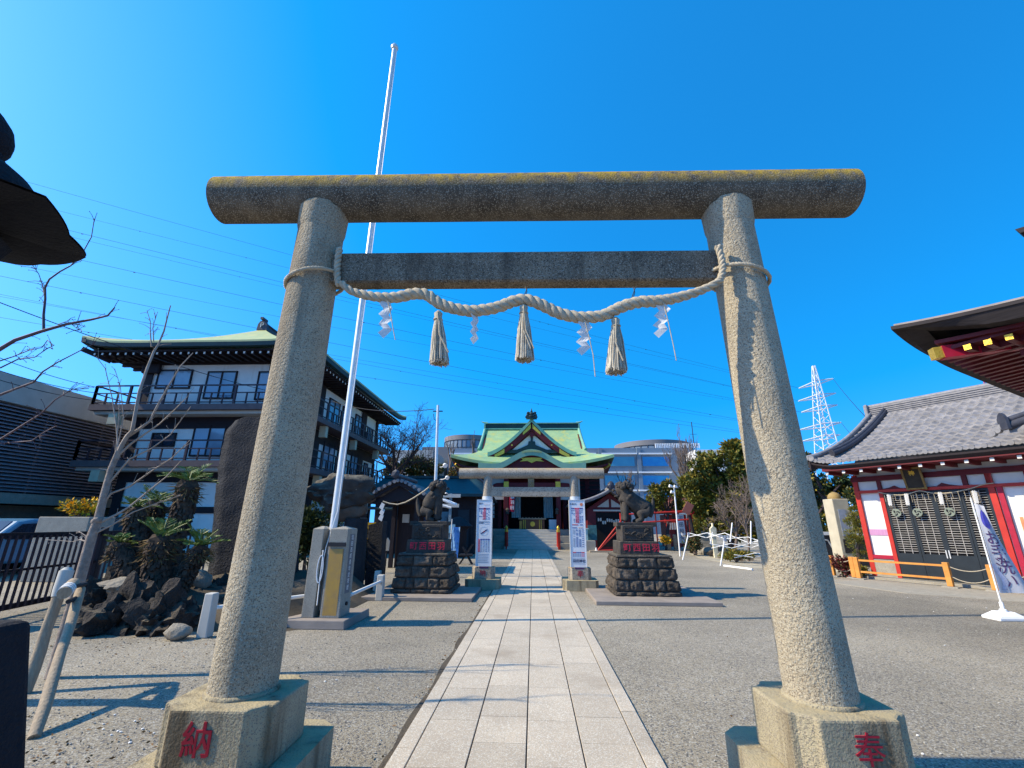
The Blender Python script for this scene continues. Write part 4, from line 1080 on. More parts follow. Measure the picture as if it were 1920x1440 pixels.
# small things in the shade left of the path
t = thing('wooden_torii_stand', 'small bluish grey wooden signpost with two crossbars in the shade left of the path', 'sign stand', (-2.6,19.5,0))
a = P(842,1005,19.5); 
mb = MB(); mb.box(a.x-.05,a.x+.05,19.45,19.55,0,2.75); mb.build('post', M('faded_wood',(.22,.30,.34)), t)
for z_, w_ in ((2.65,.85),(2.25,.75)):
    mb = MB(); mb.box(a.x-w_/2,a.x+w_/2,19.40,19.449,z_-.07,z_+.07); mb.build('crossbar', m_plaster_dim, t)
mb = MB(); mb.box(a.x-.15,a.x+.25,19.39,19.449,1.15,1.5); mb.build('notice', M('sky_blue_sheet',(.25,.50,.65)), t)
t = thing('banner_flag', 'narrow pale blue banner on a pole in the shade left of the path', 'banner', (-2.2,18.5,0))
a = P(851,1010,18.5)
mb = MB(); mb.grid(lambda u,v: (a.x-.12+.30*u+.05*v, 18.5+.04*sin(6*u+4*v), .25+1.15*v), 6, 8, (0,.008,0)); mb.build('cloth', M('blue_cloth',(.20,.42,.80)), t, recalc=False)
mb = MB(); mb.tube([(a.x-.15,18.5,0),(a.x-.10,18.5,1.7)], .018, 6); mb.build('pole', m_whitepipe, t)
mb = MB(); c_ = P(857,1000,23); mb.lathe([(.45,0),(.5,.1),(.48,1.2),(.55,1.3),(.75,1.42),(.4,1.75),(.1,1.85)], (c_.x,23,0), 12)
tag(mb.build('wooden_shrine', m_darkwood, smooth=40), 'small dark round-roofed shrine box in deep shade left of the path', 'small shrine')
t = thing('dark_stand', 'small dark stand with crossed legs on the gravel left of the left calendar board', 'cart', (-2.7,20,0))  # plain stand put in for an unclear dark shape
c_ = P(874,1040,19.0)
mb = MB(); mb.box(c_.x-.25,c_.x+.25,18.8,19.2,.30,.38); mb.build('tray', m_wire, t, bevel=.01)
for sx in (-1,1):
    mb = MB(); mb.beam((c_.x-.25,19+.15*sx,0),(c_.x+.25,19+.15*sx,.75),.04,.04); mb.build('leg', m_wire, t)
    mb = MB(); mb.beam((c_.x+.25,19+.15*sx,0),(c_.x-.15,19+.15*sx,.65),.04,.04); mb.build('leg', m_wire, t)
# dark stone slab and plants left of the left lion
mb = MB(); a = P(702,1060,11.6); 
def slab(u,v): return (a.x-.16+.36*u-.05*v+.03*noise.noise(V((u*4,v*9,1))), 11.5+.0*v, .02+1.55*v-(.1*(1-u)*v))
mb.grid(slab, 6, 16, (.02,.28,0)); tag(mb.build('stone_slab', m_stele), 'narrow upright dark stone slab between the boulder monument and left lion pedestal', 'stone slab')
t = thing('marker_stake', 'small white headed stake beside the dark slab, left of the left lion pedestal', 'stake', (-3.9,12.6,0))
a = P(725,1020,12.6); mb = MB(); mb.tube([(a.x,12.6,0),(a.x+.02,12.6,.95)], .02, 6); mb.build('rod', m_wire, t)
mb = MB(); mb.prism([(-.05,0),(.05,0),(.06,.25),(.0,.33),(-.06,.25)], (a.x+.02,12.57,.82),(1,0,0),(0,0,1),(0,.04,0)); mb.build('head', m_plaster_dim, t)

# ================================================================ OFFICE BUILDING BEHIND
of = thing('office_building', 'wide pale grey office block with blue windows and round rooftop drums behind the shrine', 'office building', (7,86,0))
OY = 85
zt_ = P(1200,840,OY).z; xl = P(838,900,OY).x; xr = P(1306,900,OY).x
mb = MB(); mb.box(xl,xr,OY,OY+25,0,zt_); wl = mb.build('wall', m_office, of)
mb = MB(); mb.box(xl-6,xl-.01,OY+4,OY+20,0,P(820,838,OY+4).z); mb.build('wing', m_drum, of)
def win(px0,px1,py0,py1,mm):
    a, b = P(px0,py0,OY), P(px1,py1,OY)
    m_ = MB(); m_.box(a.x-.15,b.x+.15,OY-.10,OY-.001,b.z-.12,a.z+.12); f = m_.build('window', m_office, wl)
    m_ = MB(); m_.box(a.x,b.x,OY-.14,OY-.101,b.z,a.z); m_.build('pane', mm, f)
    m_ = MB(); m_.box(a.x-.6,b.x+.5,OY-.5,OY-.101,a.z+.45,a.z+.72); m_.build('sunshade', m_office_trim, f)
m_teal = M('teal_glass',(.08,.27,.38),(.05,.20,.32),sc=.3,rough=.15,spec=.8)
for px0, px1, mm in ((1060,1113,m_teal),(1134,1190,m_teal),(1204,1256,m_glass_blue)):
    win(px0,px1,857,874,mm); win(px0,px1,892,910,mm if px0!=1204 else m_glass_blue); win(px0,px1,926,944,m_glass_blue)
for px0, px1 in ((848,900),(910,960)):
    win(px0,px1,857,874,m_glass_dark); win(px0,px1,892,910,m_glass_dark)
for py_ in (850,884,917):
    m_ = MB(); z_ = P(1100,py_,OY).z; m_.box(xl,xr,OY-.05,OY-.001,z_-.12,z_+.12); m_.build('panel_joint', M('joint_grey',(.2,.22,.26)), wl)  # joint strips in one plain grey
for px_ in (1125,1197):
    m_ = MB(); x_ = P(px_,850,OY).x; m_.box(x_-.35,x_+.35,OY-.35,OY-.051,0,zt_-.01); m_.build('pilaster', m_office, wl)
for (p0,p1,pt,py0) in ((828,925,815,92),(1160,1304,826,86.5)):
    a, b = P(p0,pt,py0+4), P(p1,pt,py0+4); r_ = (b.x-a.x)/2; c_ = ((a.x+b.x)/2, py0+r_*.35+6, 0)
    z1 = a.z-.3; z0 = zt_-3 if p0>1000 else zt_-4
    m_ = MB(); m_.lathe([(r_*.97,z0),(r_*.97,z1-1.0),(r_,z1-1.0),(r_,z1),(r_*.96,z1+.02)], c_, 48); dm = m_.build('drum', m_drum, of, smooth=30)
    m_ = MB(); m_.lathe([(r_*.985,z1-2.6),(r_*.985,z1-1.25)], c_, 48); m_.build('drum_band', m_office, dm, smooth=30)
    m_ = MB()
    for k in range(36):
        an = 2*pi*k/36; m_.box(c_[0]+r_*.99*cos(an)-.06,c_[0]+r_*.99*cos(an)+.06,c_[1]+r_*.99*sin(an)-.06,c_[1]+r_*.99*sin(an)+.06,z0+.1,z1-1.02)
    m_.build('drum_mullions', M('mullion_grey',(.09,.095,.11)) if 'mullion_grey' not in bpy.data.materials else bpy.data.materials['mullion_grey'], dm)
m_ = MB(); 
for k in range(26): m_.box(P(1230,840,OY).x+.32*k,P(1230,840,OY).x+.32*k+.18,OY+.3,OY+.5,zt_,zt_+.9)
m_.build('rooftop_vents', m_office_trim, of)
m_ = MB(); a = P(1298,805,OY+6); m_.tube([(a.x,OY+6,zt_),(a.x,OY+6,a.z+1.5)], .08, 6); m_.beam((a.x-.6,OY+6,a.z-1),(a.x+.8,OY+6,a.z-1),.06,.06); m_.build('antenna', m_wire, of)
a, b = P(1303,843,80), P(1420,843,80)
bb = thing('white_building', 'plain white block with grey side beyond the trees right of the office building', 'building', (a.x,82,0))
m_ = MB(); m_.box(a.x,a.x+5,80,100,0,a.z); m_.build('white_wall', m_plaster, bb)
m_ = MB(); m_.box(a.x+5.01,b.x+4,79.9,100,0,a.z-.4); m_.build('grey_wall', m_office, bb)
a, b = P(738,844,75), P(812,843,75)
bb = thing('pale_building', 'low beige building behind the bare tree, left of the main shrine', 'building', ((a.x+b.x)/2,78,0))
m_ = MB(); m_.box(a.x,b.x,75,92,0,a.z); m_.build('wall', M('beige_wall',(.42,.40,.37),(.36,.34,.32),sc=.2), bb)
for k in range(4):
    m_ = MB(); m_.box(a.x,b.x+.05,74.9,74.999,a.z-2.2-2*k,a.z-1.9-2*k); m_.build('band', m_office_trim, bb)
for i, px_ in enumerate((1107,1112,1117)):
    a, b = P(px_,902,70), P(px_,935,70)
    m_ = MB(); m_.tube([(a.x,70,0),(a.x,70,a.z)], .09, 8); tag(m_.build('white_flagpole', m_whitepipe), 'thin white pole, %s of three by the office building' % ('left','middle','right')[i], 'flagpole', 'three thin poles by the office')
# ================================================================ THREE STOREY RESIDENCE ON THE LEFT
res = thing('residence_hall', 'three storey white and dark brown residence with pale green roof and railed balconies', 'residence', (-17,29,0))
WX0, WX1, WY0, WY1 = -20.75, -12.95, 22.1, 36.4
BX0, BX1, BY0, BY1 = -22.3, -11.75, 21.0, 36.3
EX0, EX1, EY0, EY1 = -22.9, -11.1, 20.2, 38.4
Z2, Z3, ZE = 4.37, 7.18, 10.04
mb = MB(); mb.box(WX0,WX1,WY0,WY1,0,10.1); wl = mb.build('wall', m_plaster, res)
# dark timber bands and corner posts standing proud of the plaster
mb = MB()
for z0, z1 in ((Z3-1.05,Z3-.30),(Z2-.95,Z2-.30),(9.62,10.3),(1.95,2.25)):
    mb.box(WX0-.04,WX1+.04,WY0-.06,WY0-.002,z0,z1); mb.box(WX1+.002,WX1+.06,WY0-.06,WY1+.04,z0,z1)
mb.build('timber_band', m_darkwood, wl)
for z0, z1 in ((0,Z2-.953),(Z2+.01,Z3-1.053),(Z3+.01,9.618)):
    for x_ in (WX0+.05, WX1-.35):
        mb = MB(); mb.box(x_-.05,x_+.42,WY0-.10,WY0-.061,z0,z1); mb.build('corner_post', m_darkwood, wl)
    for y_ in (WY0+.0,WY0+3.4,WY0+7.6,WY1-3.6,WY1-.4):
        mb = MB(); mb.box(WX1+.061,WX1+.11,y_,y_+.95 if WY0<y_<WY1-.5 else y_+.4,z0,z1); mb.build('corner_post', m_darkwood, wl)
mb = MB(); mb.box(WX0-.10,WX0+.9,WY0-.3,WY0-.101,9.1,9.62); mb.box(WX1-.9,WX1+.1,WY0-.3,WY0-.101,9.1,9.62); mb.build('bracket_arm', m_darkwood, wl, bevel=.08)
m_curt = M('net_curtain',(.34,.46,.58),(.26,.38,.50),sc=9,stretch=(9,1,1),rough=.5)
def fwin(px0,px1,py0,py1,mm=None,door=False):
    a, b = P(px0,py0,WY0), P(px1,py1,WY0)
    m_ = MB()
    x0,x1,z0,z1 = a.x,b.x,b.z,a.z
    for q in ((x0,x1,z1-.07,z1),(x0,x1,z0,z0+.07),(x0,x0+.07,z0+.071,z1-.071),(x1-.07,x1,z0+.071,z1-.071),((x0+x1)/2-.035,(x0+x1)/2+.035,z0+.071,z1-.071)):
        m_.box(q[0],q[1],WY0-.09,WY0-.003,q[2],q[3])
    f = m_.build('window', m_darkwood, wl)
    m_ = MB(); m_.box(x0+.07,x1-.07,WY0-.05,WY0-.004,z0+.07,z1-.07); m_.build('pane', mm or m_glass, f)
    if not mm:
        m_ = MB(); m_.box(x0+.10,(x0+x1)/2-.06,WY0-.056,WY0-.0505,z0+.10,z1-.14); m_.build('net_curtain', m_curt, f)
fwin(300,356,694,729); fwin(392,437,697,748); fwin(487,530,697,750)
fwin(288,327,812,838,m_glass_dark); fwin(368,416,795,856); fwin(470,520,795,856)
for zb in (Z2, Z3):                                   # windows on the long right side
    for y0, w_, h_ in ((24.6,1.2,1.9),(27.2,1.6,1.9),(29.3,.8,1.9),(31.6,1.3,1.9),(34.2,.8,1.5)):
        m_ = MB(); z0, z1 = zb+.12, zb+.12+h_
        for q in ((y0,y0+w_,z1-.07,z1),(y0,y0+w_,z0,z0+.07),(y0,y0+.07,z0+.071,z1-.071),(y0+w_-.07,y0+w_,z0+.071,z1-.071),(y0+w_/2-.035,y0+w_/2+.035,z0+.071,z1-.071)):
            m_.box(WX1+.003,WX1+.09,q[0],q[1],q[2],q[3])
        f = m_.build('window', m_darkwood, wl)
        m_ = MB(); m_.box(WX1+.004,WX1+.05,y0+.07,y0+w_-.07,z0+.07,z1-.07); m_.build('pane', m_glass, f)
for zb, x0 in ((Z3,BX0),(Z2,BX0-.1)):
    mb = MB(); mb.box(x0,BX1,BY0,WY0-.101,zb-.30,zb); mb.box(WX1+.111,BX1-.0,WY0-.1,BY1,zb-.30,zb); mb.box(x0,WX0-.1,WY0-.1,WY0+5,zb-.30,zb)
    b_ = mb.build('balcony', m_soffit, res)
    mb = MB(); mb.box(x0+.1,BX1-.05,BY0+.25,WY0-.12,zb-.46,zb-.302); mb.build('pale_under_edge', m_plaster_dim, b_)
    m_be = M('yellowed_wood',(.50,.46,.33),(.42,.38,.27))
    for x_ in (x0+1.3, BX1-1.1):
        mb = MB(); mb.box(x_-.2,x_+.25,BY0+.06,BY0+.42,zb-1.0,zb-.47); mb.build('bracket_end', m_be, b_)
    for y_ in (25,29.5,34):
        mb = MB(); mb.box(BX1-.5,BX1-.12,y_,y_+.3,zb-.95,zb-.31); mb.build('bracket_end', m_be, b_)
    # railing: posts, rails, staggered balusters
    mb = MB(); r1, r2, r3 = zb+.98, zb+.58, zb+.10
    def rail(p, q):
        for z_, h_ in ((r1,.07),(r2,.045),(r3,.05)):
            mb.beam((p[0],p[1],z_),(q[0],q[1],z_),.06,h_)
        L = math.hypot(q[0]-p[0],q[1]-p[1]); n = max(2,round(L/.62))
        for i in range(n+1):
            t_ = i/n; x_ = p[0]+(q[0]-p[0])*t_; y_ = p[1]+(q[1]-p[1])*t_
            big = i%3==0
            mb.box(x_-(.05 if big else .03),x_+(.05 if big else .03),y_-(.05 if big else .03),y_+(.05 if big else .03),zb,(r1 if big else r2))
    rail((x0+.08,BY0+.08),(BX1-.08,BY0+.08)); rail((BX1-.08,BY0+.08),(BX1-.08,BY1-.1)); rail((x0+.08,BY0+.08),(x0+.08,WY0+4))
    mb.build('railing', m_brownmetal, b_)
mb = MB(); mb.tube([(WX1+.2,36.1,Z3-.35),(WX1+.9,36.2,Z3-.5),(WX1+.35,36.2,Z3-.9),(WX1+.3,36.2,3.4)], .05, 8); mb.build('downpipe', m_whitepipe, res)
# hipped copper roof, ridge running away from the camera
RXc, RY0, RZ = -17.0, 25.6, 13.3
def hip(u, v):            # front slope
    xa, xb = EX0+(RXc-EX0)*v, EX1+(RXc-EX1)*v
    x = xa+(xb-xa)*u
    z = ZE+.22 + (RZ-ZE-.22)*(.58*v+.42*v*v) + .34*abs(2*u-1)**7*(1-v)**3
    return (x, EY0+(RY0-EY0)*v, z)
mb = MB(); mb.grid(hip, 40, 12, (0,0,-.10)); rf = mb.build('roof', m_copper_pale, res, smooth=40)
for sx in (-1,1):
    def side(u, v, sx=sx):
        ya, yb = EY0+(RY0-EY0)*v, EY1-(RY0-EY0)*v
        xe = EX1 if sx>0 else EX0
        return (xe+(RXc-xe)*v, ya+(yb-ya)*u, ZE+.22+(RZ-ZE-.22)*(.58*v+.42*v*v)+.32*abs(2*u-1)**7*(1-v)**3)
    mb = MB(); mb.grid(side, 40, 10, (0,0,-.10)); mb.build('side_slope', m_copper_pale, rf, smooth=40)
# thick dark eaves edge and soffit with rafter ends
mb = MB(); 
mb.grid(lambda u,v: (hip(u,0)[0], EY0+.03*v, hip(u,0)[2]-.10-.20*v), 40, 1, (0,.25,0))
mb.grid(lambda u,v: (EX1-.03*v, EY0+(EY1-EY0)*u, ZE+.12-.24*v+.32*abs(2*u-1)**7), 40, 1, (-.25,0,0))
mb.grid(lambda u,v: (EX0+.03*v, EY0+(EY1-EY0)*u, ZE+.12-.24*v+.32*abs(2*u-1)**7), 40, 1, (.25,0,0))
mb.build('eaves_edge', m_copper_dark, rf)
mb = MB(); mb.box(EX0+.35,EX1-.35,EY0+.35,EY1-.3,ZE-.22,ZE-.12); mb.build('soffit', m_darkwood, rf)
mb = MB()
for i in range(27):
    x_ = EX0+.5+i*(EX1-EX0-1.0)/26; mb.box(x_-.07,x_+.07,EY0+.42,WY0-.31,ZE-.38,ZE-.221)
for i in range(40):
    y_ = EY0+.6+i*(EY1-EY0-1.2)/39; mb.box(WX1+.15,EX1-.40,y_-.07,y_+.07,ZE-.38,ZE-.221)
for i in range(14):
    y_ = EY0+.8+i*.7; mb.box(EX0+.42,WX0-.15,y_-.07,y_+.07,ZE-.38,ZE-.221)
mb.build('rafters', m_darkwood, rf)
mb = MB()
for i in range(27):
    x_ = EX0+.5+i*(EX1-EX0-1.0)/26; mb.box(x_-.045,x_+.045,EY0+.405,EY0+.419,ZE-.36,ZE-.25)
for i in range(40):
    y_ = EY0+.6+i*(EY1-EY0-1.2)/39; mb.box(EX1-.399,EX1-.385,y_-.045,y_+.045,ZE-.36,ZE-.25)
mb.build('rafter_end', m_plaster, rf)
for sx in (-1,1):
    xe = EX1 if sx>0 else EX0
    mb = MB(); mb.beam((xe-.9*sx,EY0+1.0,ZE-.5),(xe-.05*sx,EY0+.12,ZE-.12),.16,.22); mb.build('corner_rafter', m_darkwood, rf)
mb = MB(); mb.box(RXc-.18,RXc+.18,RY0-.05,33.0,RZ-.15,RZ+.22); mb.box(RXc-.24,RXc+.24,RY0-.08,33.1,RZ+.221,RZ+.30); rg = mb.build('ridge', m_tile_dark, rf)
mb = MB(); mb.prism([(-.33,-.18),(.33,-.18),(.29,.22),(.18,.41),(.0,.50),(-.18,.41),(-.29,.22)], (RXc,RY0-.28,RZ),(1,0,0),(0,0,1),(0,.2,0)); mb.box(RXc-.09,RXc+.09,RY0-.45,RY0+.1,RZ+.50,RZ+.64); on = mb.build('ridge_ornament', m_tile_dark, rg)
mb = MB()
for k in range(1): mb.tube([(RXc-.07,RY0-.30,RZ+.0),(RXc-.07,RY0-.30,RZ+.28),(RXc+.07,RY0-.30,RZ+.28),(RXc+.10,RY0-.30,RZ+.18),(RXc-.02,RY0-.30,RZ+.13)], .02, 6)
mb.build('crest', m_plaster, on)

# ================================================================ LOUVRED BUILDING FAR LEFT
lv = thing('louvred_building', 'grey building wrapped in dark horizontal louvres at the far left edge', 'building', (-27,22,0))
LX = -24.0
zt, zb_, zm = 7.7, 2.75, 6.75
mb = MB(); mb.box(LX-12,LX-.4,8,40,zb_-.35,zt+.2); w = mb.build('wall', M('louvre_backing',(.03,.03,.04)), lv)
mb = MB(); mb.box(LX-.395,LX+.02,8,40.02,zm,zt+.3); mb.build('parapet', m_plaster_dim, w)
mb = MB(); mb.box(LX-.395,LX+.02,8,40.02,zb_-.45,zb_+.02); mb.build('lower_band', m_concrete, w)
for k in range(24):
    z = zb_+.10+k*(zm-zb_-.12)/24
    mb = MB(); mb.add([(LX-.02,8,z),(LX-.02,40,z),(LX-.25,40,z+.11),(LX-.25,8,z+.11),(LX-.02,8,z+.03),(LX-.02,40,z+.03),(LX-.25,40,z+.14),(LX-.25,8,z+.14)], [(0,1,2,3),(4,5,6,7),(0,1,5,4),(1,2,6,5),(2,3,7,6),(3,0,4,7)])
    if k == 0: acc = mb
    else: acc.add(mb.v, mb.f)
acc.build('louvres', m_louver, lv)
mb = MB()
for y_ in range(9,40,3): mb.box(LX-.3,LX-.27,y_,y_+.08,zb_+.03,zm-.01)
mb.build('louvre_posts', m_louver, lv)
mb = MB(); mb.box(LX-12,LX-2.2,8,40,0,zb_-.46); mb.build('ground_floor', m_concrete, lv)
mb = MB()
for y_ in (10,17,24,31,38): mb.box(LX-.6,LX-.1,y_,y_+.5,0,zb_-.46)
mb.build('columns', m_concrete, lv)

# ================================================================ CARS, FENCE
def car(loc, rz, paint, label, L=4.2, W=1.7, H=1.6):
    t = thing('parked_car', label, 'car', loc, rz, 'cars parked behind the slatted fence')
    pr = [(-L/2,.35),(-L/2,.78),(-L/2+.08,.92),(-L/2+.95,1.0),(-L/2+1.55,H-.08),(-L/2+2.0,H),(L/2-.7,H-.02),(L/2-.2,H-.35),(L/2-.02,.95),(L/2,.35)]
    mb = MB(); mb.prism(pr, (0,-W/2,0),(1,0,0),(0,0,1),(0,W,0)); mb.build('body', paint, t, bevel=.08)
    for sy in (-1,1):
        mb = MB(); y_ = sy*(W/2+.004)
        mb.prism([(-L/2+1.15,1.02),(-L/2+1.65,H-.16),(-L/2+2.35,H-.12),(-L/2+2.35,1.0)], (0,y_,0),(1,0,0),(0,0,1),(0,.008*sy,0)); mb.build('side_window', m_glass_dark, t)
        mb = MB(); mb.prism([(-L/2+2.45,1.0),(-L/2+2.45,H-.12),(L/2-.75,H-.14),(L/2-.4,1.0)], (0,y_,0),(1,0,0),(0,0,1),(0,.008*sy,0)); mb.build('side_window', m_glass_dark, t)
        mb = MB(); mb.rock((-L/2+1.05,sy*(W/2+.1),1.05),.09,.1,.08,1,.05,1); mb.build('wing_mirror', paint, t)
        for x_ in (-L/2+.85, L/2-.8):
            mb = MB(); mb.tube([(x_,sy*(W/2-.16),.31),(x_,sy*(W/2+.03),.31)], .31, 20); w = mb.build('wheel', m_rubber, t)
            mb = MB(); mb.tube([(x_,sy*(W/2+.0),.31),(x_,sy*(W/2+.04),.31)], .19, 14); mb.build('rim', m_steel, w)
        mb = MB(); mb.rock((-L/2+.06,sy*(W/2-.28),.80),.08,.18,.09,2,.05,1); mb.build('headlight', m_glass, t)
    mb = MB(); mb.add([(-L/2+1.0,-W/2+.12,1.03),(-L/2+1.0,W/2-.12,1.03),(-L/2+1.55,W/2-.2,H-.09),(-L/2+1.55,-W/2+.2,H-.09),(-L/2+.98,-W/2+.12,1.05),(-L/2+.98,W/2-.12,1.05),(-L/2+1.53,W/2-.2,H-.07),(-L/2+1.53,-W/2+.2,H-.07)], [(0,1,2,3),(4,5,6,7),(0,1,5,4),(2,3,7,6),(1,2,6,5),(3,0,4,7)]); mb.build('windscreen', m_glass_dark, t)
    return t
car((-15.9,13.6,0), rad(95), m_car_skytint, 'bluish car with painted sky tint behind the slatted fence, nearest the left edge')
car((-19.5,19.5,0), rad(100), m_cardark, 'dark car with shiny roof parked farther back behind the slatted fence', 4.4,1.75,1.75)
def slat_fence(a, b, h, label, gate=False):
    a, b = V(a), V(b); L = (b-a).length; d = (b-a).normalized(); nrm = V((-d.y,d.x,0))
    t = thing('slat_fence', label, 'fence', a, group='dark slatted fences on the left')
    M3 = Matrix((d, nrm, V((0,0,1)))).transposed()
    mb = MB()
    n = int(L/.145)
    for i in range(n):
        c = a+d*(L*(i+.5)/n); mb.obox(c+V((0,0,.10+(h-.2)/2)), .045, .02, h-.2, M3)
    mb.build('slats', m_brownmetal, t)
    for z_, w_ in ((.14,.09),(h-.1,.09),(h*.52,.04)):
        mb = MB(); mb.obox((a+b)/2+nrm*.03+V((0,0,z_)), L, .04, w_, M3); mb.build('rail', m_darkwood, t)
    for k in range(max(2,int(L/2.2)+1)):
        m_ = max(2,int(L/2.2)+1)
        mb = MB(); mb.obox(a+d*L*k/(m_-1)+V((0,0,h/2)), .12, .10, h+.05, M3); mb.build('post', m_darkwood, t, bevel=.01)
slat_fence((-8.55,7.0,0),(-9.9,12.6,0),1.38,'dark brown slatted gate fence receding past the bare tree at left')
slat_fence((-9.9,12.7,0),(-6.3,14.2,0),1.30,'dark brown slatted fence behind the cycads')
mb = MB(); mb.box(-9.6,-8.85,6.2,7.0,0,1.35); mb.box(-9.65,-8.8,6.15,7.05,1.351,1.42); tag(mb.build('gate_pillar', m_stele, bevel=.02), 'dark stone gate pillar at the left edge beside the slatted fence', 'gate pillar')
# yellow flower shrub
def shrub(name, label, cat, c, r, n, mat, seed, ls=.09, blobs=8, group=None, stem=m_bark, mats2=None, ls2=.5):
    t = thing(name, label, cat, (c[0],c[1],c[2]), group=group)
    g_ = random.Random(seed); mb = MB()
    bl = []
    for i in range(blobs):
        d = V((g_.gauss(0,1),g_.gauss(0,1),g_.gauss(0,1))).normalized()*g_.uniform(.2,.75)
        bl.append((V((d.x*r[0],d.y*r[1],r[2]+d.z*r[2])), g_.uniform(.35,.6)))
    for i in range(n):
        b0, k = bl[g_.randrange(blobs)]
        d = V((g_.gauss(0,1),g_.gauss(0,1),g_.gauss(0,1))).normalized()*(g_.random()**.4)
        p = V(c)+b0+V((d.x*r[0]*k,d.y*r[1]*k,d.z*r[2]*k))
        if p.z < c[2]+.02: p.z = c[2]+.02+.1*g_.random()
        if mats2 and g_.random() < ls2: mb.m = 1
        else: mb.m = 0
        mb.leaf(p, ls*g_.uniform(.7,1.4), ls*.55, g_, d+V((g_.gauss(0,.6),g_.gauss(0,.6),g_.gauss(.2,.5))))
    mb.build('foliage', [mat]+([mats2] if mats2 else []), t, recalc=False)
    mb = MB()
    for i in range(5):
        b0, k = bl[i%blobs]; mb.tube([V(c)+V((g_.uniform(-.05,.05),g_.uniform(-.05,.05),-.02)), V(c)+b0*.5, V(c)+b0], [.025*r[0]/.4+.01,.015,.006], 5)
    mb.build('stem', stem, t)
    return t
a = P(152,948,12.6)
shrub('flower_shrub','low shrub full of yellow blossom before the louvred building','shrub',(a.x,12.6,a.z-.32),(.52,.4,.26),800,m_leaf,5,.09,mats2=m_yellow,ls2=.6)
mb = MB(); mb.box(a.x-.7,a.x+.75,12.2,13.0,0,a.z-.31); tag(mb.build('planter_wall', m_concrete, bevel=.02), 'concrete planter wall holding the yellow flowering shrub', 'planter')

# ================================================================ LAVA ROCK MOUND WITH CYCADS, STELE, BOULDER MONUMENT
g_ = random.Random(21)
mb = MB()
def mound(u, v):
    x = -7.3+4.0*u; y = 7.0+4.6*v
    e = min(1,min(u,1-u)*5)*min(1,min(v,1-v)*5)
    return (x, y, -.03+e*(.42+.25*noise.noise(V((x*1.3,y*1.3,0)))))
mb.grid(mound, 30, 30); tag(mb.build('planted_mound', m_soil, smooth=60), kind='structure')
rocks = [(205,1180,.42,.34,.36,'lava'),(250,1165,.38,.3,.48,'lava'),(300,1172,.36,.3,.36,'lava'),(235,1125,.40,.34,.40,'lava'),(280,1130,.42,.35,.42,'lava'),(205,1130,.34,.3,.42,'lava'),(330,1140,.38,.34,.34,'lava'),(345,1165,.25,.2,.22,'lava'),(270,1095,.45,.4,.45,'lava'),(320,1105,.40,.36,.38,'lava'),(370,1140,.34,.3,.30,'lava'),(410,1130,.36,.3,.34,'lava'),(440,1150,.30,.26,.26,'lava')]
for i,(px_,py_,rx_,ry_,rz_,k) in enumerate(rocks):
    p = G(px_,py_+12); p.y = max(7.0,min(p.y,9.0)); p.x = ray(px_,py_).x/ray(px_,py_).y*p.y
    zc = P(px_,py_,p.y).z
    mb = MB(); mb.rock((p.x,p.y,zc), rx_,ry_,rz_, i+3, .42, 4, 2.1)
    nm = ['frontmost at the left of','with a pale crest at the middle front of','low at the front right of','high at the left of','in the middle of','leftmost, upright, of','behind the round stone of','small and low beside','topmost at the back of','below the tallest cycad of','right of the round brown boulder of','half hidden by the big gate pillar in','low behind the left stone post of'][i]
    tag(mb.build('lava_rock', m_lava, smooth=40), 'jagged dark lava rock '+nm+' the cycad mound', 'rock', 'lava rocks of the cycad mound')
p = G(331,1199); mb = MB(); mb.rock((p.x,p.y,.085), .17,.13,.105, 2, .18, 3); tag(mb.build('round_stone', m_rockpale, smooth=60), 'rounded brownish stone lying on the gravel beside the left stone post', 'stone')
p = G(318,1182); mb = MB(); mb.obox((p.x,p.y+.05,.12), .16,.13,.24, Euler((.25,.3,.4)).to_matrix()); tag(mb.build('broken_block', m_concrete, bevel=.015), 'small broken concrete block leaning behind the rounded stone', 'block')
p = P(368,1092,8.4); mb = MB(); mb.rock(p, .27,.24,.21, 6, .15, 3); tag(mb.build('round_boulder', m_rockpale, smooth=60), 'smooth brown boulder on the mound below the dark stele', 'boulder')
p = P(228,1098,7.6); mb = MB(); mb.rock(p, .30,.2,.10, 8, .35, 3); tag(mb.build('pale_boulder', m_rockpale, smooth=40), 'flat pale sunlit rock on top of the lava rocks', 'boulder')
